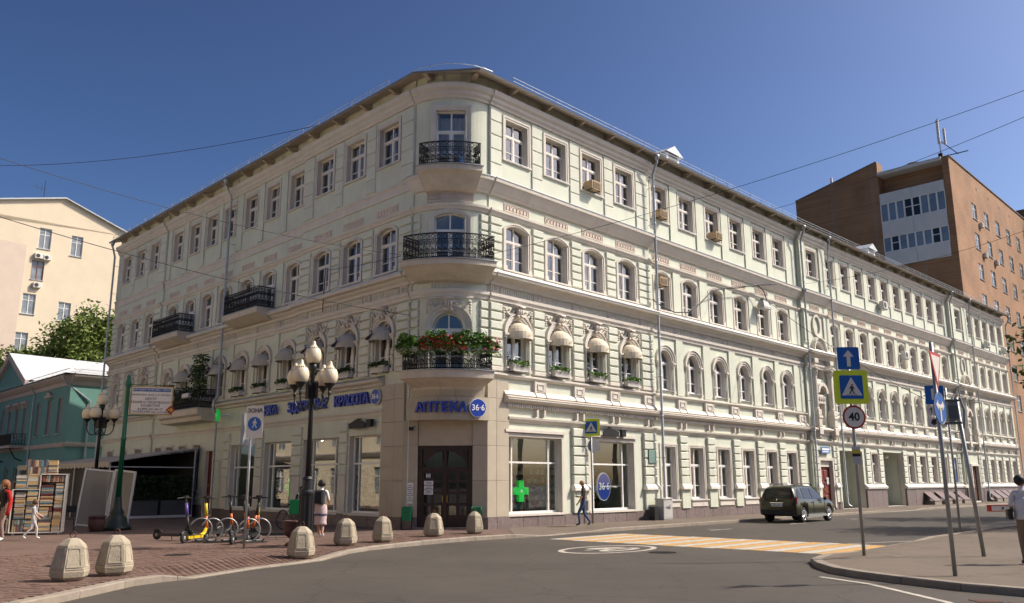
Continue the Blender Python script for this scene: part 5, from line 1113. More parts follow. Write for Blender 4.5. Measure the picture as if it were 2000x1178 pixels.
# island post: one-way, crossing, 40
x, y = 8.1, 20.55; t = signpost('traffic_sign_post', x, y, 4.85, 'galvanised post with one-way arrow, yellow crossing sign and speed limit 40 on the island'); yw = .05
Mx = SM(x, y-.05, 4.58, yw); m = MB(); rplate(m, .54, .54, .03); obj('sign_panel', m, SGB, t, Mx); obj('white_arrow', MB().prism(arrow_up(1.0), -.005, 0), SGW, t, Mx)
crossing_sign(t, x, y-.09, 3.88, yw); Mx = SM(x+.02, y-.05, 3.17, yw); n = 28
obj('speed_disc', MB().prism([(.28*math.cos(2*math.pi*k/n), .28*math.sin(2*math.pi*k/n)) for k in range(n)], 0, .012), SGR, t, Mx); obj('white_disc', MB().prism([(.235*math.cos(2*math.pi*k/n), .235*math.sin(2*math.pi*k/n)) for k in range(n)], -.004, 0), SGW, t, Mx)
tm = text_mesh('40', .27, .004, .006); tm.materials.append(SGK); obj('speed_digits', tm, None, t, Mx @ Matrix.Translation((0, -.007, 0)))
Mx = SM(x, y-.05, 2.28, yw); m = MB(); rplate(m, .2, .4, .02); obj('parking_notice', m, M('notice_grey', (.42, .43, .44), .5), t, Mx); obj('notice_band', MB().box(-.1,.1,-.004,0,.04,.13), M('notice_yellow', (.5, .42, .05), .5), t, Mx); obj('notice_band', MB().box(-.1,.1,-.004,0,-.03,.035), SGK, t, Mx)
# give-way + mandatory arrows, seen obliquely
x, y = 7.95, 16.1; t = signpost('traffic_sign_post', x, y, 4.25, 'galvanised post on the island kerb with give-way triangle and blue turn-arrow disc seen edge-on'); yw = R_(50)
Mx = SM(x, y, 3.72, yw) @ Matrix.Translation((0, -.05, 0)); tri = lambda s: [(0,-.36*s),(.4*s,.33*s),(-.4*s,.33*s)]
obj('triangle_panel', MB().prism(tri(1), 0, .012), SGR, t, Mx); obj('white_triangle', MB().prism([(0,-.24),(.3,.27),(-.3,.27)], -.004, 0), SGW, t, Mx); obj('panel_back', MB().prism(tri(.96), .012, .016), SBK, t, Mx)
Mx = SM(x, y, 3.0, R_(44)) @ Matrix.Translation((0, -.05, 0)); obj('blue_disc', MB().prism([(.3*math.cos(2*math.pi*k/n), .3*math.sin(2*math.pi*k/n)) for k in range(n)], 0, .012), SGB, t, Mx); m = MB(); m.band([(.28*math.cos(2*math.pi*k/n), .28*math.sin(2*math.pi*k/n)) for k in range(n+1)], [(.3*math.cos(2*math.pi*k/n), .3*math.sin(2*math.pi*k/n)) for k in range(n+1)], -.004, 0); obj('disc_rim', m, SGW, t, Mx)
obj('turn_arrows', MB().prism([(-.03,-.24),(.03,-.24),(.03,.0),(.09,.02),(.09,-.05),(.2,.06),(.09,.15),(.09,.09),(0,.06),(-.09,.09),(-.09,.15),(-.2,.06),(-.09,-.05),(-.09,.02),(-.03,.0)], -.005, -.001), SGW, t, Mx)
# parking sign further back
x, y = 15.25, 30.2; t = signpost('parking_sign_post', x, y, 4.9, 'blue parking P sign with two white plates beyond the island'); yw = 0
Mx = SM(x-.42, y-.05, 4.65, yw); m = MB(); rplate(m, .66, .66, .03); obj('sign_panel', m, SGB, t, Mx); tm = text_mesh('P', .55, .004, .012); tm.materials.append(SGW); obj('letter_p', tm, None, t, Mx @ Matrix.Translation((0, -.005, 0)))
for z, tx in ((4.1, '↑ 15'), (3.7, '')):
    Mx = SM(x-.42, y-.05, z, yw); m = MB(); rplate(m, .66, .34, .05); obj('info_plate', m, SGW, t, Mx)
    if tx: tm = text_mesh(tx, .26, .004, .004); tm.materials.append(SGK); obj('plate_text', tm, None, t, Mx @ Matrix.Translation((0, -.004, 0)))
    else: obj('car_pictogram', MB().prism([(-.22,-.06),(.22,-.06),(.24,.02),(.12,.04),(.06,.11),(-.16,.11),(-.2,.03),(-.22,.02)], -.004, 0).prism([(-.16,-.1),(-.08,-.1),(-.08,-.06),(-.16,-.06)], -.004, 0).prism([(.08,-.1),(.16,-.1),(.16,-.06),(.08,-.06)], -.004, 0), SGK, t, Mx)
obj('cross_bar', MB().box(-.8,.05,-.04,-.02,4.6,4.64), GALV, t, T(x, y))
# leaning post with camera housing
x, y = 10.7, 20.25; t = signpost('leaning_post', x, y, 3.6, 'leaning galvanised post with a grey traffic device and curved guards at its top', .045, (-.068, 0)); Mx = T(x-.24, y, 3.1)
obj('device_housing', MB().cham(-.26,-.06,-.12,.12,-.05,.4,.02), M('device_grey', (.22, .23, .24), .5, .3), t, Mx); [obj('device_cap', MB().box(-.3,.0,-.15,.15,q,q+.05), M('device_dark', (.08, .09, .1), .5), t, Mx) for q in (.4, -.12)]; obj('device_lens', MB().box(-.3,-.06,-.16,-.14,.0,.3), M('device_dark', (.08, .09, .1), .5), t, Mx); obj('guard', MB().tube([(.08,0,.5),(.16,0,.2),(.12,0,-.2)], .03, 6), SBK, t, Mx)
# crossing sign by the sunlit facade
x, y = 3.36, 37.0; t = signpost('traffic_sign_post', x, y, 4.35, 'galvanised post with yellow crossing sign and a grey disc back before the sunlit shop window'); crossing_sign(t, x, y-.06, 3.98, -.12, .92); Mx = SM(x+.12, y+.05, 3.2, R_(20)); obj('disc_back', MB().prism([(.3*math.cos(2*math.pi*k/n), .3*math.sin(2*math.pi*k/n)) for k in range(n)], 0, .012), SBK, t, Mx)
# pedestrian zone sign
x, y = -7.02, 23.25; t = signpost('pedestrian_zone_sign', x, y, 3.72, 'white pedestrian zone sign reading ЗОНА on a thin post among the scooters', .034); Mx = SM(x+.1, y-.05, 3.28, -.1); m = MB(); rplate(m, .46, .86, .03); obj('sign_panel', m, SGW, t, Mx)
obj('blue_disc', MB().prism([(.185*math.cos(2*math.pi*k/n), -.05+.185*math.sin(2*math.pi*k/n)) for k in range(n)], -.004, 0), SGB, t, Mx); walker(SGW, t, Mx @ Matrix.Translation((0, 0, -.045)), .62, -.005, False); tm = text_mesh('ЗОНА', .15, .004, .003); tm.materials.append(SGK); obj('sign_lettering', tm, None, t, Mx @ Matrix.Translation((0, -.004, .3))); Mx = SM(x-.12, y+.12, 3.1, .9); m = MB(); rplate(m, .42, .86, .03); obj('sign_back', m, SBK, t, Mx)
# blade pharmacy cross on the shaded wall
t = cross_sign(T(*FL(14.95, .6, 5.05), R_(123)), .3, .12, 'bright green pharmacy cross on a bracket above the pedestrian zone sign'); obj('bracket', MB().box(-.05,.05,.0,.6,-.03,.03), WHS, t, MF(FL, 14.95, 0, 5.05))
# green finger-post with library board
PG = M('post_green', (.006, .10, .05), .4, var=.1); x, y = -14.75, 32.9; Mx = T(x, y); t = thing('green_sign_pole', Mx, 'tall green pole carrying a white library direction board', 'sign')
obj('pole', MB().lathe([(.1,1.2),(.085,3.3),(.1,3.32),(.1,3.38),(.08,3.4),(.075,5.3),(.1,5.33),(.12,5.42),(.1,5.55),(.07,5.62),(.08,5.7),(.02,5.78)], 12), PG, t, Mx, True); obj('pole_base', MB().lathe([(.55,0),(.55,.12),(.42,.2),(.36,.42),(.24,.56),(.26,.62),(.16,.8),(.12,1.2)], 16), M('base_dark_green', (.008, .02, .018), .5), t, Mx, True)
yw = R_(17); Mb = T(x, y, 4.82, yw) @ Matrix.Translation((.88, 0, 0)); obj('board', MB().box(-.72,.72,-.04,.04,-.52,.5), SGW, t, Mb); obj('board_frame', MB().box(-.76,-.72,-.05,.05,-.56,.54).box(.72,.76,-.05,.05,-.56,.54).box(-.72,.72,-.05,.05,.5,.54).box(-.72,.72,-.05,.05,-.56,-.52), M('frame_gold', (.35, .22, .06), .5), t, Mb); obj('header_band', MB().box(-.68,.68,-.044,-.04,.33,.46), M('header_blue', (.02, .08, .24), .5), t, Mb)
obj('arm', MB().box(-.85,.3,-.02,.02,.57,.6).box(-.85,.15,-.02,.02,-.61,-.58), PG, t, Mb)
for tx, z, s_, mt in (('ДЕПАРТАМЕНТ КУЛЬТУРЫ г. МОСКВЫ', .395, .083, SGW), ('БИБЛИОТЕКА «ДОМ А. Ф. ЛОСЕВА»', .2, .082, INK), ('ЦЕНТР', .05, .125, INK), ('ЧТЕНИЯ И ТВОРЧЕСКОГО', -.09, .125, INK), ('РАЗВИТИЯ', -.215, .125, INK), ('8 (499) 241-06-15', -.345, .12, INK), ('ГЛАЗОВСКИЙ пер., д.4, стр.8', -.45, .1, INK)):
    tm = text_mesh(tx, s_, .002, .001); tm.materials.append(mt); obj('board_text', tm, None, t, Mb @ Matrix.Translation((-.03, -.046, z)))
obj('red_diamond', MB().prism([(0,-.17),(.17,0),(0,.17),(-.17,0)], -.07, -.05), M('diamond_red', (.28, .02, .01), .5), t, Mb @ Matrix.Translation((.7, 0, -.36))); obj('diamond_arrow', MB().prism([(-.09,-.02),(.02,-.02),(-.02,-.07),(.02,-.08),(.1,0),(.02,.08),(-.02,.07),(.02,.02),(-.09,.02)], -.078, -.07), M('arrow_yellow', (.6, .35, .05), .5), t, Mb @ Matrix.Translation((.7, 0, -.36)))
# utility cabinet
Mx = MF(FR, 11.0, .55, 0); t = thing('utility_cabinet', Mx, 'grey steel utility cabinet with scribbled graffiti by the downpipe', 'cabinet'); UG = M('cabinet_grey', (.42, .41, .39), .6, var=.1, streak=.3); obj('cabinet_body', MB().cham(-.45,.3,-.22,.22,.04,.92,.01).box(-.48,.33,-.24,.25,.92,.96).box(-.4,.25,-.2,.2,0,.04), UG, t, Mx); obj('cabinet_door', MB().box(-.42,.27,.22,.226,.1,.88), UG, t, Mx)
gf = MB()
for k in range(5): gf.tube([(-.25+.08*k, .23, .5), (-.2+.07*k, .23, .68-.04*k), (-.22+.09*k, .23, .6), (-.15+.06*k, .23, .45+.03*k)], .008, 4)
obj('graffiti', gf, INK, t, Mx); obj('black_crate', MB().box(.42,.75,-.2,.1,0,.6), SGK, None, Mx @ Matrix.Translation((.1, .0, 0)), label='low black crate tucked between the utility cabinet and the pilaster', cat='crate')
# boom barrier at the right edge
Mx = T(14.8, 27.3, .86, R_(8)); t = thing('boom_barrier', Mx, 'red and white boom barrier end beyond the woman in the white blouse', 'barrier'); obj('boom', MB().box(0,4.4,-.04,.04,-.09,.09), SGW, t, Mx); obj('red_edge', MB().box(-.1,0,-.045,.045,-.1,.1).box(0,4.4,-.042,.042,.075,.1).box(0,4.4,-.042,.042,-.1,-.075), SGR, t, Mx); obj('reflector', MB().box(.35,.41,-.05,-.04,-.03,.03), SGK, t, Mx); obj('barrier_post', MB().box(4.3,4.6,-.15,.15,-.86,.25), SGW, t, Mx)
# ---- bicycle hoops
ST = M('hoop_steel', (.26, .26, .25), .4, .7, var=.1)
for i, (x, y, rz) in enumerate(((-9.15, 26.0, .5), (-8.75, 25.8, .6), (-8.35, 25.9, .55), (-7.55, 25.4, .6), (-7.35, 25.75, .5))):
    Mx = T(x, y, 0, rz); t = thing('bike_hoop', Mx, 'round galvanised bicycle hoop standing among the parked scooters', 'bike rack', 'bicycle hoops among the scooters'); m = MB(); m.tube([(.31*math.cos(a), 0, .36+.31*math.sin(a)) for a in [-2.0+4.0*1.2*k/20+ .0 for k in range(21)]], .024, 7); obj('hoop', m, ST, t, Mx, True); obj('foot', MB().box(-.22,.22,-.1,.1,0,.025).tube([(-.1,0,.02),(-.13,0,.08)], .03, 6).tube([(.1,0,.02),(.13,0,.1)], .03, 6), CAST, t, Mx)
# ---- cafe terrace on the shaded side
CANO = M('canopy_cloth', (.42, .38, .33), .9, var=.08); WFR = M('white_painted_frame', (.55, .55, .55), .5); PLEX = GLASS('plastic_film', (.62, .62, .6), 1.5, .12)
_n = PLEX.node_tree.nodes; _d = _n.new('ShaderNodeBsdfDiffuse'); _d.inputs[0].default_value = (.5, .48, .45, 1); _x = _n.new('ShaderNodeMixShader'); _x.inputs[0].default_value = .38; _o = _n['Material Output']; _s = _o.inputs[0].links[0].from_socket; PLEX.node_tree.links.new(_s, _x.inputs[1]); PLEX.node_tree.links.new(_d.outputs[0], _x.inputs[2]); PLEX.node_tree.links.new(_x.outputs[0], _o.inputs[0]); _q = 0; DPL = M('planter_slate', (.07, .075, .085), .7, var=.1)
Mx = MF(FL, 24.5, .1, 0); t = thing('cafe_canopy', Mx, 'sloping cafe canopy along the shaded facade with scalloped valance', 'canopy')
m = MB(); a, b = 17.9, 31.5; m.add([FL(a,.05,3.55),FL(b,.05,3.3),FL(b,5.2,2.75),FL(a,4.6,2.75),FL(a,.05,3.5),FL(b,.05,3.25),FL(b,5.2,2.7),FL(a,4.6,2.7)], [(0,1,2,3),(4,7,6,5),(3,2,6,7),(0,3,7,4)]); obj('canopy_cloth', m, CANO, t)
m = MB()
for i in range(26): s = a+(b-a)*i/26; e = a+(b-a)*(i+1)/26; w1, w2 = 4.6+.6*i/26, 4.6+.6*(i+1)/26; m.add([FL(s,w1+.01,2.74),FL(e,w2+.01,2.74),FL(e,w2+.01,2.52),FL((s+e)/2,(w1+w2)/2+.01,2.45),FL(s,w1+.01,2.52)], [(0,1,2,3,4)])
obj('valance', m, CANO, t)
for s, w, h in ((17.95,4.55,2.7),(22.4,4.8,2.7),(27,5,2.7),(31.4,5.15,2.7),(17.95,.3,3.4)): obj('canopy_post', MB().tube([FL(s,w,0),FL(s,w,h)], .035, 6), WFR, t)
obj('canopy_rail', MB().tube([FL(17.95,.3,2.5),FL(17.95,4.55,2.5)], .03, 6), WFR, t)
for i, (w0_, w1_) in enumerate(((.5, 2.0), (2.15, 3.9))):
    Mx = Matrix.Identity(4); t = thing('cafe_planter', MF(FL, 17.9, (w0_+w1_)/2, 0), 'slate planter box with dark hedge ending the cafe terrace, %s' % ('against the wall', 'at its outer corner')[i], 'planter', 'cafe terrace planters'); m = MB(); m.slab([tuple(FL(17.7,w0_,0).xy),tuple(FL(17.7,w1_,0).xy),tuple(FL(18.2,w1_,0).xy),tuple(FL(18.2,w0_,0).xy)], .12, .85); obj('planter_box', m, DPL, t)
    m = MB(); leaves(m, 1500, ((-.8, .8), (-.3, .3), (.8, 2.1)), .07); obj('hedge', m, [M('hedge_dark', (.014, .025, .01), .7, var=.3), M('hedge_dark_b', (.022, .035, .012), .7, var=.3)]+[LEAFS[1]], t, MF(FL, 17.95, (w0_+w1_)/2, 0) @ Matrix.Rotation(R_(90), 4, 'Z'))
obj('terrace_edge', MB().add([FL(17.6,.4,0),FL(17.6,4.6,0),FL(17.75,4.6,0),FL(17.75,.4,0),FL(17.6,.4,.12),FL(17.6,4.6,.12),FL(17.75,4.6,.12),FL(17.75,.4,.12)], [(0,1,5,4),(1,2,6,5),(2,3,7,6),(4,5,6,7),(3,0,4,7)]), WFR, None, label='white low edge board along the end of the cafe terrace', cat='edge board')
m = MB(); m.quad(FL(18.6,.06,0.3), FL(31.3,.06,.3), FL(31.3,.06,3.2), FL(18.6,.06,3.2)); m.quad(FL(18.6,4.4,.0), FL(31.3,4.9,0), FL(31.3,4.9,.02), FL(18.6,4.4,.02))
obj('added_shade_wall', MB().add([FL(19.5,4.55,0),FL(31.3,5.05,0),FL(31.3,5.05,2.6),FL(19.5,4.55,2.6),FL(31.3,.1,0),FL(31.3,.1,3.2)], [(0,1,2,3),(1,4,5,2)]), M('shade_board_dark', (.05, .046, .04), .8), bpy.data.objects['cafe_canopy'])  # added dark panels on the outer side and far end, keeping light out
obj('added_shade_lining', MB().quad(FL(18.3,.12,.1), FL(31.2,.12,.1), FL(31.2,.12,3.1), FL(18.3,.12,3.35)), M('shade_board_dark', (.05, .046, .04), .8), bpy.data.objects['cafe_canopy'])  # added dark sheet before the facade, standing in for the shade under the canopy
def screen(px, py, yaw, w, h, lean, lb):
    Mx = T(px, py, 0, yaw) @ Matrix.Rotation(lean, 4, 'Y'); t = thing('terrace_screen', Mx, lb, 'screen', 'clear plastic terrace screens'); obj('screen_frame', MB().box(-w/2,-w/2+.07,-.03,.03,0,h).box(w/2-.07,w/2,-.03,.03,0,h).box(-w/2+.07,w/2-.07,-.03,.03,h-.07,h).box(-w/2+.07,w/2-.07,-.03,.03,.05,.1), WFR, t, Mx); obj('film', MB().quad((-w/2+.07,0,.1),(w/2-.07,0,.1),(w/2-.07,0,h-.07),(-w/2+.07,0,h-.07)), PLEX, t, Mx)
screen(-16.55, 34.6, .12, 1.15, 2.25, .1, 'tall clear plastic screen in a white frame behind the folding chair'); screen(-15.3, 34.2, -.35, 1.05, 2.2, .1, 'tall clear plastic screen in a white frame behind the green pole')
Mx = MF(FL, 24, 2.4, 0); t = thing('cafe_counter', Mx, 'dark cafe counter and benches in the gloom under the canopy', 'counter'); obj('counter_body', MB().cham(-5.5,5.0,-.6,.6,0,.95,.03), DPL, t, Mx); obj('bench', MB().box(-5,4.6,1.2,1.6,.38,.46).box(-4.8,-4.7,1.25,1.55,0,.38).box(4.3,4.4,1.25,1.55,0,.38), BDOOR, t, Mx); obj('yellow_panel', MB().box(1.5,4.8,.61,.63,.3,.75), M('panel_yellow', (.35, .22, .02), .6), t, Mx)
# ---- folding chair
Mx = T(-15.95, 31.7, 0, .35); t = thing('folding_chair', Mx, 'black folding chair beside the bookstall', 'chair'); BK = SGK
obj('seat', MB().box(-.22,.22,-.2,.2,.43,.455), BK, t, Mx); obj('backrest', MB().box(-.23,.23,.2,.225,.66,.9), BK, t, Mx)
for sx in (-1, 1): obj('leg', MB().tube([(sx*.23,.24,.92),(sx*.23,.16,.45),(sx*.23,-.24,0)], .014, 5), BK, t, Mx); obj('leg', MB().tube([(sx*.21,-.2,.44),(sx*.21,.26,0)], .014, 5), BK, t, Mx)
# ---- bookstall
BKC = [M('book_%d' % i, c, .7, var=.1) for i, c in enumerate([(.55,.42,.24),(.5,.34,.16),(.18,.05,.045),(.09,.12,.14),(.5,.48,.44),(.12,.26,.32),(.22,.2,.17),(.34,.28,.2),(.06,.07,.06),(.3,.12,.07)])]; SHELFW = M('shelf_white', (.62, .58, .52), .6, var=.06)
Mx = T(-15.95, 30.2, 0, R_(20)); t = thing('book_shelf', Mx, 'white bookcase packed with stacked second-hand books at the end of the bookstall', 'bookcase')
obj('case', MB().box(.52,.56,-.3,.28,.08,2.0).box(-1.05,-1.02,-.3,.28,.08,1.5).box(-.25,-.22,-.3,.28,.08,2.0).box(-1.05,.56,.25,.28,.08,1.98).box(-1.05,.56,-.3,.28,.06,.09).box(-.25,.58,-.32,.28,1.98,2.01).box(-1.02,-.25,-.3,.25,1.48,1.5), SHELFW, t, Mx); obj('castor', MB().ball((.45,-.2,.03), .04, 6, 4).ball((-.9,-.2,.03), .04, 6, 4).ball((-.2,-.2,.03), .04, 6, 4), WHS, t, Mx)
bk_ = MB()
def bstack(x0, x1, z0, z1, y=-.28, flat=True):
    z = z0
    while z < z1-.02:
        if flat: h = rnd.uniform(.025, .05); j = rnd.uniform(0, .025); bk_.box(x0+j, x1-rnd.uniform(0, .03), y-rnd.uniform(0, .03), y+.2, z, z+h-.003, rnd.choice((0,0,1,1,3,4,4,5,7,2)))
        else:
            h = min(.24, z1-z); x = x0
            while x < x1-.02: w = rnd.uniform(.02, .045); bk_.box(x, x+w-.002, y-rnd.uniform(0, .015), y+.2, z, z+h*rnd.uniform(.85, 1), rnd.choice((2,3,6,7,8,9,5,0))); x += w
        z += h
for a, b, z0, z1, f in ((-.2,.2,.1,.5,True),(.22,.5,.1,.5,True),(-.2,.1,.52,.9,True),(.12,.2,.52,.9,False),(.24,.5,.52,.92,True),(-.2,.2,.94,1.3,True),(.24,.5,.94,1.34,True),(.24,.5,1.36,1.7,True),(-.2,.2,1.32,1.62,True),(-.2,.5,1.74,1.96,False),(-.95,-.62,.1,.5,False),(-.6,-.28,.1,.5,True),(-.95,-.62,.52,.95,True),(-.6,-.28,.52,.95,True),(-.95,-.62,.97,1.4,True),(-.6,-.28,.97,1.45,True),(-.62,-.3,1.5,2.0,True),(-.98,-.66,1.5,1.95,True),(-.7,-.05,2.01,2.5,False),(-.05,.25,2.01,2.48,True)): bstack(a, b, z0, z1, flat=f)
obj('books', bk_, BKC, None, Mx, kind='stuff', label='densely packed rows and piles of second-hand books in the bookcase', cat='books')
Mx = T(-18.15, 29.9, 0, R_(8)); t = thing('book_table', Mx, 'low white bookstall table on boxes covered in piled books', 'table'); obj('table_top', MB().box(-1.1,1.15,-.35,.4,.5,.54), SHELFW, t, Mx); obj('side_panel', MB().box(-1.1,-1.06,-.33,.38,.06,.5).box(1.1,1.14,-.33,.38,.06,.5).box(-1.06,1.1,.3,.34,.06,.5).box(-1.06,1.1,-.33,.3,.06,.09), SHELFW, t, Mx)
bk_ = MB(); x = -1.05
while x < 1.0: w = rnd.uniform(.26, .36); bstack(x, x+w, .55, .55+rnd.uniform(.3, .75), y=-.3); bstack(x, x+w, .1, .47, y=-.3, flat=False); x += w+.01
x = -1.0
while x < 1.0: w = rnd.uniform(.3, .5); bstack(x, x+w, 1.0, 1.0+rnd.uniform(.3, .9), y=.05, flat=False); bstack(x, x+w, .55, 1.0, y=.05); x += w
obj('books', bk_, BKC, None, Mx, kind='stuff', label='untidy piles of old books spread over the low bookstall table', cat='books')
# ---- overhead wires
WIRE = M('cable_black', (.02, .02, .022), .6)
def wire(a, b, sag, r, lb, extra=None):
    a, b = Vector(a), Vector(b); n = 24; m = MB(); m.tube([a.lerp(b, i/n)-Vector((0, 0, sag*4*(i/n)*(1-i/n))) for i in range(n+1)], r, 5); return obj('overhead_wire', m, WIRE, None, None, label=lb, cat='wire')
# ================================================================== wires
wire((-13.44, 20, 9.81), FB(-1.33, .95, 10.25), .35, .009, 'thin overhead wire crossing the shaded facade to the middle bay balcony')
wire((-14.57, 22, 8.94), FB(-1.6, .15, 8.05), .3, .012, 'overhead cable sloping down across the shaded facade to the bay wall')
wire((-30.1, 45, 19.0), FL(6.5, .7, 17.9), .6, .014, 'overhead wire against the sky meeting the shaded roof edge')
wire((17.09, 24, 13.82), FB(1.3, .9, 10.3), .35, .009, 'overhead wire rising from the bay balcony across the sunlit top floor')
wire((21.24, 30, 15.92), FR(24.0, .7, 17.9), .3, .012, 'overhead wire against the sky meeting the sunlit roof edge')
wire((27.46, 40, 14.5), FR(28.6, .3, 14.1), .5, .01, 'thin overhead wire in front of the brick tower and long top floor')
wire((20.19, 40, 4.95), FR(22.7, .45, 12.1), .4, .014, 'cable dropping from the wall-mounted box towards the island signs')
wire(FL(5.6, .3, 10.9), FB(-1.33, .98, 10.2), .05, .012, 'taut wire from the rusty rod to the middle bay balcony')
m = MB(); m.tube([FR(s, w, z) for s, w, z in ((11.3,.2,10.4),(11.9,.3,10.15),(13.0,.35,9.98),(14.2,.35,10.15),(15.6,.35,10.9),(16.6,.35,11.6),(17.6,.35,11.95),(19.5,.35,12.3),(21.4,.4,12.75),(22.6,.4,13.05),(24.4,.35,13.35))], .03, 6); m.tube([FR(21.9,.4,12.85), FR(22.5,.45,12.6), FR(22.7,.5,12.1)], .03, 6); m.tube([FR(17.6,.38,11.9), FR(19.5,.42,12.4), FR(21.4,.4,12.7), FR(24.2,.38,13.3)], .016, 5)
obj('thick_cable', m, WIRE, None, label='thick black cable looping across the sunlit third floor', cat='cable')
Mx = MF(FR, 22.6, .15, 11.55); t = thing('wall_box', Mx, 'grey hood-shaped electrical box hanging on the sunlit third floor', 'electrical box'); obj('box_body', MB().add([(-.45,0,0),(.45,0,0),(.45,.45,0),(-.45,.45,0),(-.45,0,.2),(.45,0,.2),(.45,.45,.12),(-.45,.45,.12),(-.28,.05,.5),(.28,.05,.5),(.25,.3,.48),(-.25,.3,.48)], [(3,2,1,0),(0,1,5,4),(1,2,6,5),(2,3,7,6),(3,0,4,7),(4,5,9,8),(5,6,10,9),(6,7,11,10),(7,4,8,11),(8,9,10,11)]), UG, t, Mx); obj('insulator', MB().lathe([(.05,.5),(.06,.6),(.03,.7)], 8, 0, .2).box(.1,.2,.1,.3,.48,.62), M('weathered_green', (.12, .2, .15), .6), t, Mx)
m = MB(); m.tube([FL(5.65, .45, 9.0), FL(5.65, .4, 11.0)], .025, 6); obj('rusty_rod', m, RUST, None, label='thin rusty rod standing off the shaded middle cornice', cat='rod')
# ================================================================== parked SUV
OLV = M('olive_paint', (.026, .028, .009), .3, .45, var=.05, coat=.6); CLAD = M('black_cladding', (.02, .02, .02), .7); CGL = M('car_glass', (.01, .012, .012), .08, 0, var=0, spec=.4); TYRE = M('tyre_rubber', (.02, .02, .02), .85); RIMM = M('alloy_rim', (.5, .5, .5), .35, .8); TAIL = M('tail_light', (.22, .006, .01), .25, coat=.5); CHR = M('chrome', (.7, .7, .7), .15, .95)
CM = FR(14.05+2.16, 4.6, -.12); X3 = Vector((dR.x, dR.y, 0)); Y3 = Vector((-dR.y, dR.x, 0)); MC = Matrix(((X3.x, Y3.x, 0, CM.x), (X3.y, Y3.y, 0, CM.y), (0, 0, 1, CM.z), (0, 0, 0, 1)))
SUV = thing('parked_suv', MC, 'dark olive compact SUV with roof rails parked by the long sunlit facade', 'car')
ST_ = [(-2.15,.45,.78,.78,.80,.70),(-2.09,.36,.86,.96,.99,.79),(-2.02,.32,.89,1.0,1.25,.74),(-1.9,.3,.9,1.02,1.52,.66),(-1.65,.28,.91,1.03,1.63,.61),(-1.0,.27,.91,1.02,1.67,.6),(-.2,.27,.905,1.0,1.66,.6),(.3,.27,.905,.99,1.61,.59),(.7,.27,.905,.985,1.42,.62),(1.05,.27,.905,.98,1.16,.68),(1.25,.27,.9,.96,1.06,.72),(1.7,.29,.89,.92,1.0,.68),(2.0,.33,.86,.82,.9,.62),(2.12,.4,.78,.7,.76,.56)]
def cross(st):
    x, zb, wy, be, zr, ry = st; h = [(wy*.86, zb), (wy*.98, zb+.08), (wy, (zb+be)/2), (wy*.985, be-.1), (wy*.955, be)]
    top = [(ry+.03, zr-.09), (ry-.06, zr-.025), (ry*.5, zr)] if zr-be > .12 else [(ry+.1, (be+zr)/2+.02), (ry-.04, zr-.01), (ry*.5, zr)]
    h += top; return [(x, -y, z) for y, z in h]+[(x, y, z) for y, z in h[::-1]]
def lerp_st(u):
    n = len(ST_)-1; i = min(int(u*n), n-1); f = u*n-i; P = [ST_[max(0, min(n, i+k))] for k in (-1, 0, 1, 2)]
    return tuple(.5*(2*b+(c-a)*f+(2*a-5*b+4*c-d)*f*f+(3*b-a-3*c+d)*f**3) for a, b, c, d in zip(*P))
NS_ = 40; rings = [cross(lerp_st(i/NS_)) for i in range(NS_+1)]; bd = MB(); k = len(rings[0])
bd.add([p for r in rings for p in r], [(i*k+j, i*k+(j+1)%k, (i+1)*k+(j+1)%k, (i+1)*k+j) for i in range(NS_) for j in range(k)]+[tuple(range(k)), tuple(range(NS_*k, NS_*k+k))[::-1]])
me = bd.mesh('suv_body'); bm = bmesh.new(); bm.from_mesh(me); bmesh.ops.recalc_face_normals(bm, faces=bm.faces); bm.to_mesh(me); bm.free()
tmp = bpy.data.objects.new('tmp', me); COL.objects.link(tmp); cuts = []
for wx in (-1.33, 1.36):
    for sy in (-1, 1):
        c = MB(); c.lathe([(.385, 0), (.385, .34)], 24); cme = c.mesh('cut'); cbm = bmesh.new(); cbm.from_mesh(cme); bmesh.ops.recalc_face_normals(cbm, faces=cbm.faces); cbm.to_mesh(cme); cbm.free()
        co = bpy.data.objects.new('cut', cme); COL.objects.link(co); co.matrix_world = Matrix.Translation((wx, sy*.99, .36)) @ Matrix.Rotation(R_(90*sy), 4, 'X'); cuts.append(co); md = tmp.modifiers.new('b', 'BOOLEAN'); md.operation = 'DIFFERENCE'; md.object = co; md.solver = 'EXACT'
bpy.context.view_layer.update(); bme = bpy.data.meshes.new_from_object(tmp.evaluated_get(bpy.context.evaluated_depsgraph_get()))
for o_ in cuts+[tmp]: bpy.data.objects.remove(o_)
bme.materials.clear(); bme.materials.append(OLV); bme.materials.append(CLAD)
for p in bme.polygons:
    c = p.center
    if c.z < .44 or (abs(c.y) < .86 and abs(c.y) > .55 and c.z < .76 and (abs(c.x+1.33) < .34 or abs(c.x-1.36) < .34)): p.material_index = 1
    p.use_smooth = True
bme.name = 'body'; obj('body', bme, None, SUV, MC)
def side_pt(x, f, sy, off=.012):
    i = min(range(NS_+1), key=lambda q: abs(rings[q][0][0]-x)); st = None
    lo, hi = 0, 1
    for _ in range(30):
        md_ = (lo+hi)/2
        if lerp_st(md_)[0] < x: lo = md_
        else: hi = md_
    _, zb, wy, be, zr, ry = lerp_st(lo); y = wy*.955+(ry+.03-wy*.955)*f; z = be+(zr-.09-be)*f; return (x, sy*(y+off), z+off*.3)
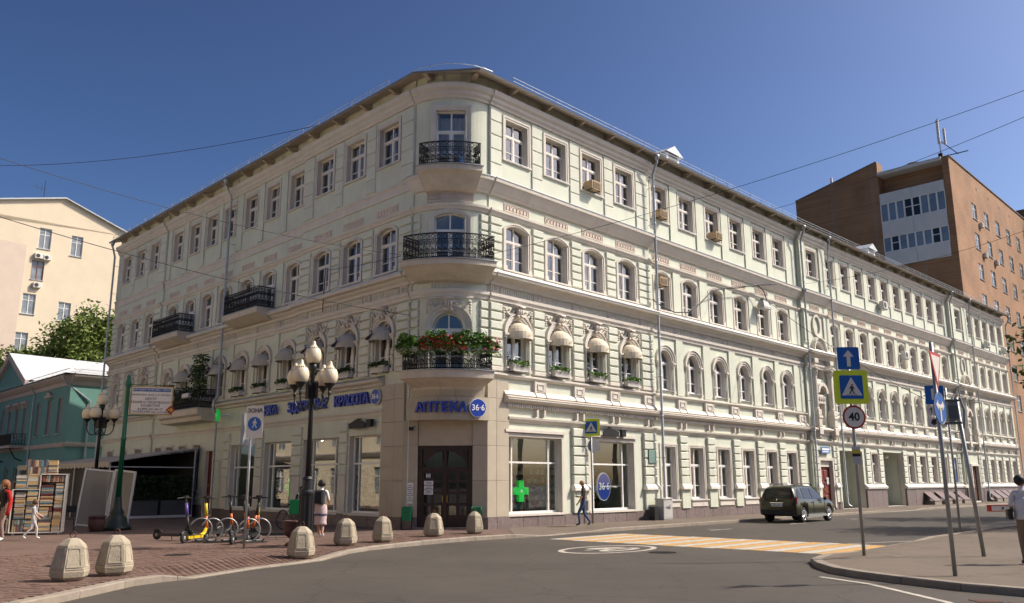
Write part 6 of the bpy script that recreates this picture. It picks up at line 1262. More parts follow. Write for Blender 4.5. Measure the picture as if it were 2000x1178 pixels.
for sy in (-1, 1):
    for pl in ([(-1.72,.12),(-1.3,.1),(-1.36,.85),(-1.52,.86),(-1.68,.6)], [(-1.18,.08),(-.33,.08),(-.33,.9),(-1.1,.9)], [(-.25,.08),(.82,.08),(.72,.45),(.35,.86),(-.25,.9)]):
        g = MB(); pts = []
        for (a, fa), (b, fb) in zip(pl, pl[1:]+pl[:1]): pts += [side_pt(a+(b-a)*q/4, fa+(fb-fa)*q/4, sy) for q in range(4)]
        cx = sum(p[0] for p in pts)/len(pts); cf = side_pt(cx, .5, sy, .015); g.add(pts+[cf], [(i, (i+1) % len(pts), len(pts)) for i in range(len(pts))]); obj('side_window', g, CGL, SUV, MC)
    m = MB(); m.tube([(-1.5,sy*.6,1.64),(-1.4,sy*.6,1.72),(.2,sy*.59,1.71),(.35,sy*.58,1.63)], .025, 6); obj('roof_rail', m, CLAD, SUV, MC)
    m = MB(); m.cham(-.08,.08,-.03,.09,-.07,.08,.02); obj('wing_mirror', m, OLV, SUV, MC @ Matrix.Translation((.78, sy*.97, 1.04)) @ Matrix.Rotation(0 if sy > 0 else math.pi, 4, 'Z'))
    m = MB(); m.add([(-2.12,sy*.62,.84),(-2.0,sy*.905,.84),(-1.93,sy*.915,.86),(-1.95,sy*.90,1.12),(-2.02,sy*.87,1.13),(-2.1,sy*.66,1.1)], [(0,1,4,5),(1,2,3,4)]); obj('tail_light', m, TAIL, SUV, MC)
    m = MB()
    for x in (-.3, .6): m.box(x-.22, x-.06, sy*.91, sy*.935, .86, .89)
    obj('door_handle', m, CLAD, SUV, MC)
    m = MB(); m.box(-.98,.98,sy*.84,sy*.93,.26,.36); obj('side_step', m, SBK, SUV, MC)
    for x in (-1.2, -.29, .92): obj('door_gap', MB().box(x-.008, x+.008, sy*.9, sy*.912, .4, .95), CLAD, SUV, MC)
obj('rear_window', MB().add([(-2.075,-.66,1.1),(-2.075,.66,1.1),(-2.055,.68,1.24),(-1.95,.58,1.5),(-1.95,-.58,1.5),(-2.055,-.68,1.24)], [(0,1,2,5),(2,3,4,5)]).xf(Matrix.Translation((-.015, 0, 0))), CGL, SUV, MC)
obj('windshield', MB().add([(.52,-.54,1.53),(.52,.54,1.53),(1.03,.64,1.18),(1.03,-.64,1.18)], [(0,1,2,3)]).xf(Matrix.Translation((.02, 0, .02))), CGL, SUV, MC)
obj('rear_bumper', MB().cham(-.8,.8,-.1,.04,.0,.24,.03).xf(Matrix.Translation((-2.13, 0, .34)) @ Matrix.Rotation(R_(90), 4, 'Z')), CLAD, SUV, MC)
obj('chrome_strip', MB().box(-2.175,-2.15,-.32,.32,.86,.9), CHR, SUV, MC); obj('number_plate', MB().box(-2.17,-2.15,-.26,.26,.72,.83), WHS, SUV, MC)
pt_ = MB(); 
for i in range(8): pt_.box(-2.174,-2.17,.2-i*.055,.235-i*.055,.745,.805 if i not in (0, 4, 5) else .79)
obj('plate_characters', pt_, INK, SUV, MC); obj('emblem', MB().prism([(0,-.05),(.03,0),(0,.05),(-.03,0)], -.01, .01).xf(Matrix.Translation((-2.1, 0, 1.02)) @ Matrix.Rotation(R_(90), 4, 'Z')), CHR, SUV, MC)
ty = MB(); ty.lathe([(.22,-.1),(.31,-.105),(.335,-.08),(.34,0),(.335,.08),(.31,.105),(.22,.1)], 24); tym = ty.mesh('tyre', True); tym.materials.append(TYRE)
ri = MB(); ri.lathe([(.225,.09),(.225,.108),(.2,.112),(.19,.104),(.05,.104),(.04,.118)], 20)
for i in range(7): a = i*2*math.pi/7; ri.tube([(.04*math.cos(a),.04*math.sin(a),.11),(.2*math.cos(a),.2*math.sin(a),.112)], .022, 5)
rim = ri.mesh('rim'); rim.materials.append(RIMM)
for wx in (-1.33, 1.36):
    for sy in (-1, 1):
        Mw = MC @ Matrix.Translation((wx, sy*.79, .34)) @ Matrix.Rotation(R_(-90*sy), 4, 'X'); w = obj('wheel', tym, None, SUV, Mw); obj('rim', rim, None, w, Mw)
# ================================================================== scooters
def scooter(x, y, hd, cols, lb):
    Mx = T(x, y, dropz(x, y), hd) @ Matrix.Diagonal((1.14, 1.14, 1.12, 1)); t = thing('electric_scooter', Mx, lb, 'scooter', 'rental scooters on the brick paving'); dk, up, lo = cols
    m = MB(); m.cham(-.08,.08,-.38,.3,.1,.17,.02); m.xf(Matrix.Rotation(R_(-90), 4, 'Z')); m.tube([(.26,0,.15),(.42,0,.2),(.5,0,.32)], .045, 8); obj('deck', m, dk, t, Mx)
    obj('grip_mat', MB().box(-.34,.28,-.065,.065,.171,.177), SGK, t, Mx)
    for wx in (-.47, .56): 
        w = MB(); w.lathe([(.07,-.03),(.11,-.035),(.125,-.02),(.128,0),(.125,.02),(.11,.035),(.07,.03)], 18); w.xf(Matrix.Translation((wx, 0, .128)) @ Matrix.Rotation(R_(90), 4, 'X')); o = obj('wheel', w, TYRE, t, Mx)
        h = MB(); h.lathe([(.03,-.04),(.06,-.02),(.06,.02),(.03,.04)], 10); h.xf(Matrix.Translation((wx, 0, .128)) @ Matrix.Rotation(R_(90), 4, 'X')); obj('hub', h, SBK, o, Mx)
        f_ = MB(); f_.tube([(wx+.15*math.cos(a), 0, .128+.15*math.sin(a)) for a in [.4+2.0*i/8 for i in range(9)]], .03, 5); obj('mudguard', f_, SGK, t, Mx)
    p0, p1 = Vector((.55, 0, .2)), Vector((.40, 0, 1.1)); q = p0.lerp(p1, .5)
    obj('fork', MB().tube([(.56,.05,.128),(.55,.045,.3),p0+Vector((0,0,.12))], .016, 5).tube([(.56,-.05,.128),(.55,-.045,.3),p0+Vector((0,0,.12))], .016, 5), SGK, t, Mx)
    obj('stem', MB().tube([p0+Vector((0,0,.1)), q], .036, 8), lo, t, Mx, True); obj('stem_sleeve', MB().tube([q, p0.lerp(p1, .86)], .04, 8), up, t, Mx, True)
    obj('handlebar', MB().tube([p0.lerp(p1, .86), p1], .024, 6).tube([p1+Vector((-.06,-.27,.0)), p1+Vector((0,-.1,.02)), p1+Vector((0,.1,.02)), p1+Vector((-.06,.27,0))], .016, 6).box(.36,.44,-.06,.06,1.1,1.17), SGK, t, Mx); obj('kickstand', MB().tube([(-.05,.06,.12),(-.1,.16,.0)], .01, 5), SGK, t, Mx)
PUR = M('scooter_purple', (.10, .06, .26), .4); SYE = M('scooter_yellow', (.62, .44, .01), .4); SOR = M('scooter_orange', (.55, .12, .02), .4); SBL = M('scooter_black', (.02, .02, .022), .5)
for a in (((-10.35, 26.9), -.35, (SBL, PUR, SBL), 'black scooter with purple stem and orange band lying furthest from the lamp post'), ((-9.3, 25.95), 1.35, (SYE, SYE, SOR), 'bright yellow scooter with yellow deck and orange lower stem'), ((-9.35, 28.2), 1.2, (SBL, SBL, SOR), 'black scooter with orange lower stem behind the bicycle hoops, leaning left'), ((-9.15, 28.9), 1.1, (SBL, SBL, SOR), 'black scooter with orange lower stem behind the bicycle hoops, standing upright'), ((-7.78, 25.3), 1.5, (SBL, SBL, SOR), 'black scooter with orange band right beside the zone sign post'), ((-7.8, 26.6), 1.6, (SBL, SYE, SOR), 'black-decked scooter with yellow over orange stem behind the zone sign post'), ((-7.3, 27.1), 3.35, (SBL, SBL, SOR), 'black scooter with orange stem leaning back, wheel towards the zone sign')): scooter(a[0][0], a[0][1], a[1], a[2], a[3])
# bicycle against the shaded shop window
Mx = T(-8.1, 32.6, 0, -.55); t = thing('bicycle', Mx, 'dark city bicycle with silver mudguards by the shaded shop window', 'bicycle')
for wx in (-.52, .52): w = MB(); w.tube([(wx+.33*math.cos(a*.2618), 0, .34+.33*math.sin(a*.2618)) for a in range(25)], .02, 6); o = obj('wheel', w, TYRE, t, Mx); s_ = MB(); [s_.tube([(wx,0,.34),(wx+.32*math.cos(i*.785),0,.34+.32*math.sin(i*.785))], .004, 3) for i in range(8)]; obj('spokes', s_, ST, o, Mx); obj('mudguard', MB().tube([(wx+.37*math.cos(a), 0, .34+.37*math.sin(a)) for a in [.5+2.1*i/10 for i in range(11)]], .02, 5), ST, t, Mx)
obj('frame', MB().tube([(-.52,0,.34),(-.05,0,.3),(.38,0,.75),(.52,0,.34)], .018, 6).tube([(-.05,0,.3),(-.18,0,.85)], .018, 6).tube([(-.18,0,.75),(-.52,0,.34)], .012, 5).tube([(.38,0,.75),(.34,0,1.0)], .018, 6), SBL, t, Mx); obj('saddle', MB().ball((-.2,0,.9), (.13,.07,.04), 8, 5), SGK, t, Mx); obj('handlebar', MB().tube([(.25,-.26,1.0),(.34,-.1,1.02),(.34,.1,1.02),(.25,.26,1.0)], .014, 6), SGK, t, Mx); obj('crank', MB().tube([(-.05,.08,.3),(-.05,.1,.15)], .012, 5), ST, t, Mx)
# ================================================================== people
SKIN = M('skin', (.50, .28, .19), .6, var=.08, scale=8); SKIN2 = M('skin_tan', (.40, .21, .13), .6, var=.08, scale=8)
def person(lb, Mx, J, mats, hair, scale=1., girth=1., hair_long=0., hairshape=1.):
    D = {'pelvis': (0,0,.93), 'spine': (0,0,1.1), 'chest': (0,.0,1.3), 'neck': (0,.0,1.45), 'hb': (0,.02,1.52), 'head': (0,.035,1.6), 'top': (0,.03,1.67)}
    for sx, k in ((-1, 'l'), (1, 'r')): D.update({'sh'+k: (sx*.17,0,1.385), 'el'+k: (sx*.22,-.02,1.1), 'wr'+k: (sx*.23,.05,.86), 'ha'+k: (sx*.23,.07,.78), 'hi'+k: (sx*.09,0,.88), 'kn'+k: (sx*.095,.02,.48), 'an'+k: (sx*.095,-.02,.08), 'to'+k: (sx*.11,.13,.035)})
    D.update(J); RD = {'pelvis': .135, 'spine': .118, 'chest': .135, 'neck': .05, 'hb': .055, 'head': .088, 'top': .07, 'sh': .06, 'el': .042, 'wr': .03, 'ha': .03, 'hi': .09, 'kn': .058, 'an': .04, 'to': .038}
    E_ = [('pelvis','spine','torso'),('spine','chest','torso'),('chest','neck','torso'),('neck','hb','skin'),('hb','head','skin'),('head','top','skin')]
    for k in 'lr': E_ += [('chest','sh'+k,'torso'),('sh'+k,'el'+k,'uarm'),('el'+k,'wr'+k,'farm'),('wr'+k,'ha'+k,'skin'),('pelvis','hi'+k,'hips'),('hi'+k,'kn'+k,'thigh'),('kn'+k,'an'+k,'shin'),('an'+k,'to'+k,'foot')]
    names = list(D); V = [Vector(D[n]) for n in names]; ix = {n: i for i, n in enumerate(names)}
    me = bpy.data.meshes.new('p'); me.from_pydata(V, [(ix[a], ix[b]) for a, b, _ in E_], []); o = bpy.data.objects.new('p', me); COL.objects.link(o); o.modifiers.new('s', 'SKIN'); sv = me.skin_vertices[0].data
    for n, i in ix.items():
        r = RD.get(n, RD.get(n[:2], .05)); g = girth if n in ('pelvis', 'spine', 'chest') else 1.
        sv[i].radius = (r*g, r*(.72 if n in ('pelvis', 'spine', 'chest') else 1.)*g); sv[i].use_root = n == 'pelvis'
    sb = o.modifiers.new('u', 'SUBSURF'); sb.levels = 2; sb.render_levels = 2
    bpy.context.view_layer.update(); bme = bpy.data.meshes.new_from_object(o.evaluated_get(bpy.context.evaluated_depsgraph_get())); bpy.data.objects.remove(o)
    # fingers and nose join the same mesh
    x = MB()
    for k in 'lr':
        w, h = Vector(D['wr'+k]), Vector(D['ha'+k]); d = (h-w).normalized(); s = d.orthogonal().normalized(); u = d.cross(s)
        for i in range(4): b = h+s*(i-1.5)*.017; ln = (.055, .066, .062, .048)[i]; x.tube([b, b+d*ln*.5+u*.006, b+d*ln+u*.02], [.0085, .008, .006], 5)
        x.tube([h-s*.02-d*.03, h-s*.045, h-s*.05+d*.03], [.01, .009, .007], 5)
    hd = Vector(D['head']); f = (Vector(D.get('face', (0, 1, 0)))).normalized(); rt = f.cross(Vector((0, 0, 1))).normalized(); x.ball(hd+f*.092-Vector((0,0,.012)), (.016, .02, .022), 6, 4)
    for e in (-1, 1): x.ball(hd+f*.082+rt*e*.034+Vector((0,0,.015)), .009, 5, 3); x.ball(hd+rt*e*.088-Vector((0,0,.01)), (.012, .018, .028), 5, 4)
    x.ball(hd+f*.084-Vector((0,0,.05)), (.022, .01, .007), 5, 3); nb = len(bme.vertices); keys = ['skin', 'torso', 'uarm', 'farm', 'hips', 'thigh', 'shin', 'foot', 'eye']
    vs = [v.co.copy() for v in bme.vertices]+[Vector(p) for p in x.v]; fs = [list(p.vertices) for p in bme.polygons]+[[i+nb for i in q] for q in x.f]
    full = bpy.data.meshes.new('body'); full.from_pydata(vs, [], fs); np_ = len(bme.polygons); seg = [(V[ix[a]], V[ix[b]], r) for a, b, r in E_]
    for p in full.polygons:
        r = 'skin'
        if p.index < np_:
            best = 9; c = p.center
            for a, b, rr in seg:
                q = b-a; tt = max(0, min(1, (c-a).dot(q)/q.length_squared)); dd = (a+q*tt-c).length-.02*(rr == 'torso')
                if dd < best: best = dd; r = rr
        p.material_index = keys.index(r); p.use_smooth = True
    sk = mats.get('skin', SKIN)
    for kname in keys: full.materials.append(mats.get(kname, sk) or sk)
    Ms = Mx @ Matrix.Diagonal((scale, scale, scale, 1)); t = thing('person', Ms, lb, 'person'); obj('body', full, None, t, Ms)
    h = MB(); hs = hairshape; c = hd-f*.018+Vector((0,0,.025)); st0 = len(h.v); h.ball((0,0,0), (.102*hs, .108*hs, .105*hs), 14, 9); h.xf(Matrix.Translation(c), st0)
    keep = [i for i, q in enumerate(h.f) if not all(((Vector(h.v[j])-hd).dot(f) > .035 and h.v[j][2] < hd.z+.055) for j in q) and sum(h.v[j][2] for j in q)/len(q) > hd.z-.07-hair_long]
    h.f = [h.f[i] for i in keep]; h.m = [0]*len(h.f)
    if hair_long:
        for i in range(16): a = math.pi*(.08+.84*i/15); dd = -f*math.sin(a)*.085+rt*math.cos(a)*.095; h.tube([c+dd+Vector((0,0,.03)), c+dd*1.08-Vector((0,0,hair_long*.5)), c+dd*.95-Vector((0,0,hair_long))], [.03, .03, .012], 5)
    obj('hair', h, hair, t, Ms, True); return t, Ms
def cloth(n, c, **k): return M('cloth_'+n, c, .9, var=.08, scale=14, bump=.25, bscale=60, **k)
HBR, HBL, HDK = M('hair_brown', (.10, .05, .03), .6, var=.2, scale=30), M('hair_fair', (.32, .18, .08), .6, var=.2, scale=30), M('hair_dark', (.02, .014, .012), .6, var=.2, scale=30)
# man walking along the sunlit shop
tk, jn = cloth('black_tee', (.03, .028, .026)), cloth('denim', (.05, .085, .17)); sh = cloth('shoe_grey', (.09, .09, .11))
t, Ms = person('person in black t-shirt and jeans walking with a phone and cream tote', T(2.8, 34.75, 0, R_(88)), {'knl': (-.09,.2,.5), 'anl': (-.09,.16,.1), 'tol': (-.09,.31,.05), 'knr': (.09,-.02,.48), 'anr': (.09,-.26,.14), 'tor': (.09,-.14,.045), 'elr': (.24,-.06,1.12), 'wrr': (.12,.2,1.1), 'har': (.06,.27,1.12), 'ell': (-.24,.06,1.12), 'wrl': (-.24,.2,.9), 'hal': (-.24,.24,.83), 'head': (0,.06,1.6), 'top': (0,.075,1.67)}, {'torso': tk, 'uarm': tk, 'hips': jn, 'thigh': jn, 'shin': jn, 'foot': sh}, HBL, 1.02, .95)
obj('phone', MB().box(.0,.07,.26,.275,1.12,1.24), SGK, t, Ms); obj('shirt_print', MB().box(-.07,.07,.102,.108,1.16,1.28), cloth('print', (.2, .19, .18)), t, Ms)
obj('tote_bag', MB().cham(-.17,.17,-.05,.05,.58,.98,.03).tube([(-.1,0,.96),(-.06,.0,1.36),(.0,0,1.42),(.06,0,1.36),(.1,0,.96)], .012, 5), cloth('canvas', (.45, .38, .30)), t, Ms @ Matrix.Translation((.27, -.05, 0)) @ Matrix.Rotation(R_(90), 4, 'Z'))
# woman with backpack by the lamp post
wt = cloth('white_tee', (.62, .60, .58)); skt = cloth('pale_skirt', (.50, .38, .37))
t, Ms = person('person in white tee and pale pink skirt seen from behind, wearing a black backpack', T(-6.15, 28.3, 0, R_(-8)), {'anl': (-.05,.1,.08), 'tol': (-.05,.24,.035), 'anr': (.09,-.08,.1), 'tor': (.1,.05,.04), 'elr': (.25,-.02,1.12), 'wrr': (.2,.18,1.0), 'har': (.17,.25,1.0)}, {'torso': wt, 'uarm': wt, 'hips': skt, 'thigh': skt, 'foot': wt}, HDK, 1.03, 1., .1, 1.12)
sk_ = MB(); sk_.lathe([(.15,1.04),(.185,.92),(.2,.75),(.185,.5),(.19,.42),(.2,.36)], 18, 0, .01, sx=1, sy=.8); obj('skirt', sk_, skt, t, Ms, True); obj('sash', MB().lathe([(.205,.64),(.21,.67),(.205,.7)], 18, 0, .01, sx=1, sy=.82), cloth('sash', (.08, .08, .14)), t, Ms)
obj('backpack', MB().cham(-.15,.15,-.02,.17,1.0,1.42,.05).xf(Matrix.Rotation(math.pi, 4, 'Z') @ Matrix.Translation((0, .1, 0))), cloth('backpack', (.02, .02, .025)), t, Ms)
# courier with green bag, half hidden by the lamp
gt = cloth('courier_dark', (.03, .03, .03)); t, Ms = person('person in dark clothes bending over a big green delivery bag behind the lamp post', T(-7.45, 31.3, 0, R_(185)), {'chest': (0,.12,1.24), 'neck': (0,.2,1.36), 'hb': (0,.24,1.41), 'head': (0,.28,1.46), 'top': (0,.3,1.53), 'shl': (-.17,.13,1.31), 'shr': (.17,.13,1.31), 'ell': (-.2,.3,1.1), 'elr': (.2,.28,1.1), 'wrl': (-.14,.42,.98), 'wrr': (.14,.42,.98), 'hal': (-.12,.49,.97), 'har': (.12,.49,.97)}, {'torso': wt, 'uarm': gt, 'farm': gt, 'hips': gt, 'thigh': gt, 'shin': gt, 'foot': gt, 'skin': SKIN2}, HDK, 1.0)
b_ = MB().cham(-.24,.24,-.2,.2,.62,1.12,.03); o = obj('delivery_bag', b_, cloth('bag_green', (.006, .2, .06)), None, Ms @ Matrix.Translation((.1, .6, 0)), label='large green delivery bag hanging before the courier by the shop window', cat='bag'); obj('bag_strap', MB().box(-.2,.2,-.21,-.2,.7,.73).box(-.02,.02,-.21,-.2,.62,1.12), SGK, o, Ms @ Matrix.Translation((.1, .6, 0)))
# woman with red jacket and child at the bookstall
bt, rj, pt2 = cloth('black_top', (.012, .012, .014)), cloth('red_jacket', (.38, .015, .015)), cloth('mauve_trousers', (.26, .18, .16)); wsh = cloth('white_shoe', (.62, .62, .6))
t, Ms = person('person in black top and mauve trousers with a red jacket over the shoulder', T(-15.3, 26.5, 0, R_(150)), {'knl': (-.09,.06,.48), 'anl': (-.09,-.02,.08), 'knr': (.09,.02,.48), 'anr': (.1,-.14,.1), 'tor': (.11,-.02,.04)}, {'torso': bt, 'uarm': bt, 'hips': pt2, 'thigh': pt2, 'shin': pt2, 'foot': wsh}, M('hair_auburn', (.2, .075, .03), .6, var=.2, scale=30), 1.04, 1., .2, 1.08)
obj('jacket', MB().tube([(-.12,.08,1.42),(-.2,.0,1.38),(-.25,-.04,1.15),(-.27,.0,.9),(-.27,.04,.72)], [.04,.06,.055,.055,.04], 8), rj, t, Ms, True)
ct = cloth('grey_tee', (.38, .38, .40)); cp = cloth('light_pants', (.45, .43, .42)); t, Ms = person('small child in grey tee and light trousers walking past the bookstall', T(-14.75, 27.2, 0, R_(-62)), {'knl': (-.09,.18,.5), 'anl': (-.09,.2,.1), 'tol': (-.09,.35,.05), 'knr': (.09,-.06,.48), 'anr': (.09,-.34,.16), 'tor': (.09,-.22,.06), 'ell': (-.22,.12,1.14), 'wrl': (-.2,.34,1.02), 'hal': (-.19,.41,.98), 'elr': (.24,.05,1.12), 'wrr': (.22,.22,.94), 'har': (.22,.28,.9), 'head': (0,.04,1.63), 'top': (0,.035,1.73)}, {'torso': ct, 'uarm': ct, 'hips': cp, 'thigh': cp, 'shin': cp, 'foot': wsh}, HBR, .68, 1.08, 0, 1.25)
t, Ms = person('person in pale shirt seated low behind the piles of old books', T(-18.8, 31.3, -.35, R_(160)), {'knl': (-.12,.4,.9), 'knr': (.12,.4,.9), 'anl': (-.12,.42,.45), 'anr': (.12,.42,.45), 'tol': (-.12,.55,.4), 'tor': (.12,.55,.4)}, {'torso': wt, 'uarm': wt, 'hips': jn, 'thigh': jn, 'shin': jn, 'foot': sh}, HDK, 1.0)
obj('stool', MB().box(-.2,.2,-.2,.2,.4,.46).box(-.18,-.14,-.18,-.14,0,.4).box(.14,.18,-.18,-.14,0,.4).box(-.18,-.14,.14,.18,0,.4).box(.14,.18,.14,.18,0,.4), BDOOR, None, T(-18.8, 31.3), label='small brown stool under the bookseller behind the table', cat='stool')
# woman at the right edge
ww, bp2 = cloth('white_blouse', (.66, .63, .62)), cloth('beige_trousers', (.24, .17, .115)); t, Ms = person('person in white blouse, sunglasses and beige trousers standing by the boom barrier', T(10.58, 18.25, 0, R_(-20)), {'anl': (-.1,-.06,.08), 'knl': (-.1,.04,.48), 'anr': (.1,.08,.08), 'ell': (-.24,-.02,1.12), 'wrl': (-.16,.18,1.02), 'hal': (-.1,.24,1.02), 'face': (1, .25, 0)}, {'torso': ww, 'uarm': ww, 'hips': bp2, 'thigh': bp2, 'shin': bp2, 'foot': sh, 'skin': SKIN2}, HDK, 1.04, 1.08, 0, 1.06)
obj('sunglasses', MB().box(.075,.095,-.02,.1,1.6,1.64), SGK, t, Ms); obj('shoulder_bag', MB().cham(-.14,.14,-.04,.05,.86,1.06,.02).xf(Matrix.Translation((-.26, .02, 0)) @ Matrix.Rotation(R_(90), 4, 'Z')), SGK, t, Ms)
bl_ = MB(); bl_.lathe([(.15,1.3),(.175,1.15),(.18,1.02),(.19,.9),(.192,.86)], 18, 0, 0, sx=1, sy=.78); obj('blouse_hem', bl_, ww, t, Ms, True)
# ================================================================== neighbouring houses
def brickwall(name, a, b, mo, s=1.):      # brick courses from world position along the wall
    m = bpy.data.materials.new(name); m.use_nodes = True; n = m.node_tree.nodes; L = m.node_tree.links; bs = n['Principled BSDF']; bs.inputs['Roughness'].default_value = .9
    g = n.new('ShaderNodeNewGeometry'); sp = n.new('ShaderNodeSeparateXYZ'); L.new(g.outputs['Position'], sp.inputs[0]); ad = n.new('ShaderNodeMath'); ad.operation = 'ADD'; L.new(sp.outputs[0], ad.inputs[0]); L.new(sp.outputs[1], ad.inputs[1]); cb = n.new('ShaderNodeCombineXYZ'); L.new(ad.outputs[0], cb.inputs[0]); L.new(sp.outputs[2], cb.inputs[1])
    t = n.new('ShaderNodeTexBrick'); t.inputs['Scale'].default_value = s; t.inputs['Brick Width'].default_value = .35; t.inputs['Row Height'].default_value = .09; t.inputs['Mortar Size'].default_value = .008; t.inputs['Color1'].default_value = (*a, 1); t.inputs['Color2'].default_value = (*b, 1); t.inputs['Mortar'].default_value = (*mo, 1); L.new(cb.outputs[0], t.inputs[0])
    no = n.new('ShaderNodeTexNoise'); no.inputs['Scale'].default_value = .35; no.inputs['Detail'].default_value = 7; L.new(g.outputs['Position'], no.inputs[0]); r = n.new('ShaderNodeMapRange'); r.inputs[1].default_value = .3; r.inputs[2].default_value = .7; r.inputs[3].default_value = .78; r.inputs[4].default_value = 1.15; L.new(no.outputs[0], r.inputs[0])
    v = n.new('ShaderNodeVectorMath'); v.operation = 'SCALE'; L.new(t.outputs[0], v.inputs[0]); L.new(r.outputs[0], v.inputs['Scale']); L.new(v.outputs[0], bs.inputs['Base Color']); return m
class HF:           # a rectangular house face: origin, direction to the right (seen from outside), outward normal
    def __init__(s, p, d): s.p = Vector(p); s.d = Vector(d).normalized(); s.o = Vector((s.d.y, -s.d.x))
    def __call__(s, u, w, z): q = s.p+s.d*u+s.o*w; return Vector((q.x, q.y, z))
    def M(s, u, w, z): q = s(u, w, z); return Matrix(((-s.d.x, s.o.x, 0, q.x), (-s.d.y, s.o.y, 0, q.y), (0, 0, 1, z), (0, 0, 0, 1)))
def hface(mb, h, u0, u1, z0, z1, holes, depth=.2, mi=0, mr=0): wall(mb, h, u0, u1, 0, z0, z1, [(c, hw, a, b, 0) for c, hw, a, b in holes], depth, mi, mr)
def hwin(par, h, c, hw, a, b, fm, depth=.15, mull=True, sill=True, gm=None):
    Mx = h.M(c, 0, a); hh = b-a; f = MB(); t = .07; y = -depth
    f.box(-hw,-hw+t,y-.04,y+.04,0,hh); f.box(hw-t,hw,y-.04,y+.04,0,hh); f.box(-hw+t,hw-t,y-.04,y+.04,0,t); f.box(-hw+t,hw-t,y-.04,y+.04,hh-t,hh)
    if mull: f.box(-.04,.04,y-.04,y+.045,t,hh-t); f.box(-hw+t,-.04,y-.035,y+.04,hh*.68-.03,hh*.68+.03); f.box(.04,hw-t,y-.035,y+.04,hh*.68-.03,hh*.68+.03)
    w = obj('window', f, fm, par, Mx); obj('pane', MB().quad((-hw+t,y,t),(hw-t,y,t),(hw-t,y,hh-t),(-hw+t,y,hh-t)), gm or CGL, w, Mx)
    if sill: obj('window_sill', MB().box(-hw-.06,hw+.06,-.03,.1,-.06,-.002), PIPE, w, Mx)
    return w
CURG = M('curtained_glass', (.2, .22, .23), .08, var=.3, scale=1.5, spec=.7)
# ---- teal house beyond the shaded wing
TEAL = M('teal_stucco', (.13, .27, .235), .9, var=.08, scale=.8, bump=.2, streak=.2, dirt=(.05, .16, .14)); TTR = M('house_trim', (.42, .36, .31), .9, var=.08, streak=.2); WROOF = M('white_tin_roof', (.6, .6, .6), .5, .2, var=.07, scale=.6); PINKC = M('closed_shutter', (.24, .2, .19), .8, var=.1)
CT = Vector((-31.9, 61.9)); Ht = thing('teal_house', T(CT.x, CT.y), 'two-storey teal house with white tin roof and pediment beyond the cafe', 'house')
fF = HF(CT+dL*30, -dL); fS = HF(CT, dR)        # long street face, short side face
b = MB(); wf = [(30-u, .5, 5.3, 7.9) for u in (2.0, 4.6, 7.3, 11.0, 13.2, 15.4, 17.6, 19.8, 23)]; wg = [(30-u, .55, .9, 3.0) for u in (2.6, 5.8, 9.2, 12, 14.6, 17.3, 20)]
hface(b, fF, 0, 30, 0, 4.4, wg); hface(b, fF, 0, 30, 4.4, 9.4, wf); hface(b, fS, 0, 14, 0, 4.4, []); hface(b, fS, 0, 14, 4.4, 9.4, [(4.9, .85, 4.9, 7.4)]); b.quad(fF(0,-14,0), fS(14,0,0), fS(14,0,9.4), fF(0,-14,9.4)); b.quad(fF(0,0,0), fF(0,-14,0), fF(0,-14,9.4), fF(0,0,9.4)); obj('wall', b, TEAL, Ht)
for c, hw, a, z in wf: hwin(Ht, fF, c, hw, a, z, PINKC, .12, False, True, PINKC)
for c, hw, a, z in wg: hwin(Ht, fF, c, hw, a, z, TTR, .18)
hwin(Ht, fS, 4.9, .85, 4.9, 7.4, WHITEF, .15)
for h, L_ in ((fF, 30), (fS, 14)):
    for nm, pr in (('string_course', [(-.03,4.3),(.08,4.3),(.12,4.42),(.14,4.6),(-.03,4.64)]), ('eaves_cornice', [(-.03,8.7),(.06,8.72),(.1,9.0),(.28,9.1),(.5,9.3),(.55,9.42),(-.03,9.48)])): m = MB(); sweep(m, h, -.0, L_, pr); obj(nm, m, TTR, Ht)
for u in (4.6, 11.0, 13.2, 15.4): Mx = fF.M(30-u, 0, 8.05); obj('window_hood', MB().box(-.75,.75,-.02,.25,0,.16).prism([(-.75,.16),(.75,.16),(0,.5)], -.02, .22) if u == 4.6 else MB().box(-.72,.72,-.02,.25,0,.2).box(-.6,-.45,-.02,.18,-.35,0).box(.45,.6,-.02,.18,-.35,0), TTR, Ht, Mx)
m = MB(); e = .6; z0, z1 = 9.5, 12.3; A = [fF(-e,e,z0), fF(30+e,e,z0), fS(14+e,e,z0), fF(-e,-14-e,z0)]; r0, r1 = fF(6,-7,z1), fF(23.5,-7,z1); m.poly([A[0],A[1],r1,r0]); m.poly([A[1],A[2],r1]); m.poly([A[2],A[3],r0,r1]); m.poly([A[3],A[0],r0]); RO = obj('roof', m, WROOF, Ht)
m = MB()
for i in range(24): u = 30*i/23; m.tube([fF(u,e*.98,z0+.04), fF(max(6.5,min(23,u)),-6.8,z1+.02)], .03, 4)
for i in range(8): u = 14*i/7; m.tube([fS(u,e*.98,z0+.04), fF(23.4,-7,z1)], .03, 4)
m.tube([fF(9,.3,z0+.35), fF(30.4,.3,z0+.35)], .03, 5); m.tube([fS(0,.3,z0+.35), fS(14,.3,z0+.35)], .03, 5); obj('roof_seam', m, ROOF, RO)
m = MB(); pz = 12.3; c0, c1 = 9, 20.5; P = [fF(c0,.35,9.5), fF(c1,.35,9.5), fF((c0+c1)/2,.35,pz)]; m.poly(P, 0); Q = [p+Vector((fF.o.x, fF.o.y, 0))*.3 for p in P]
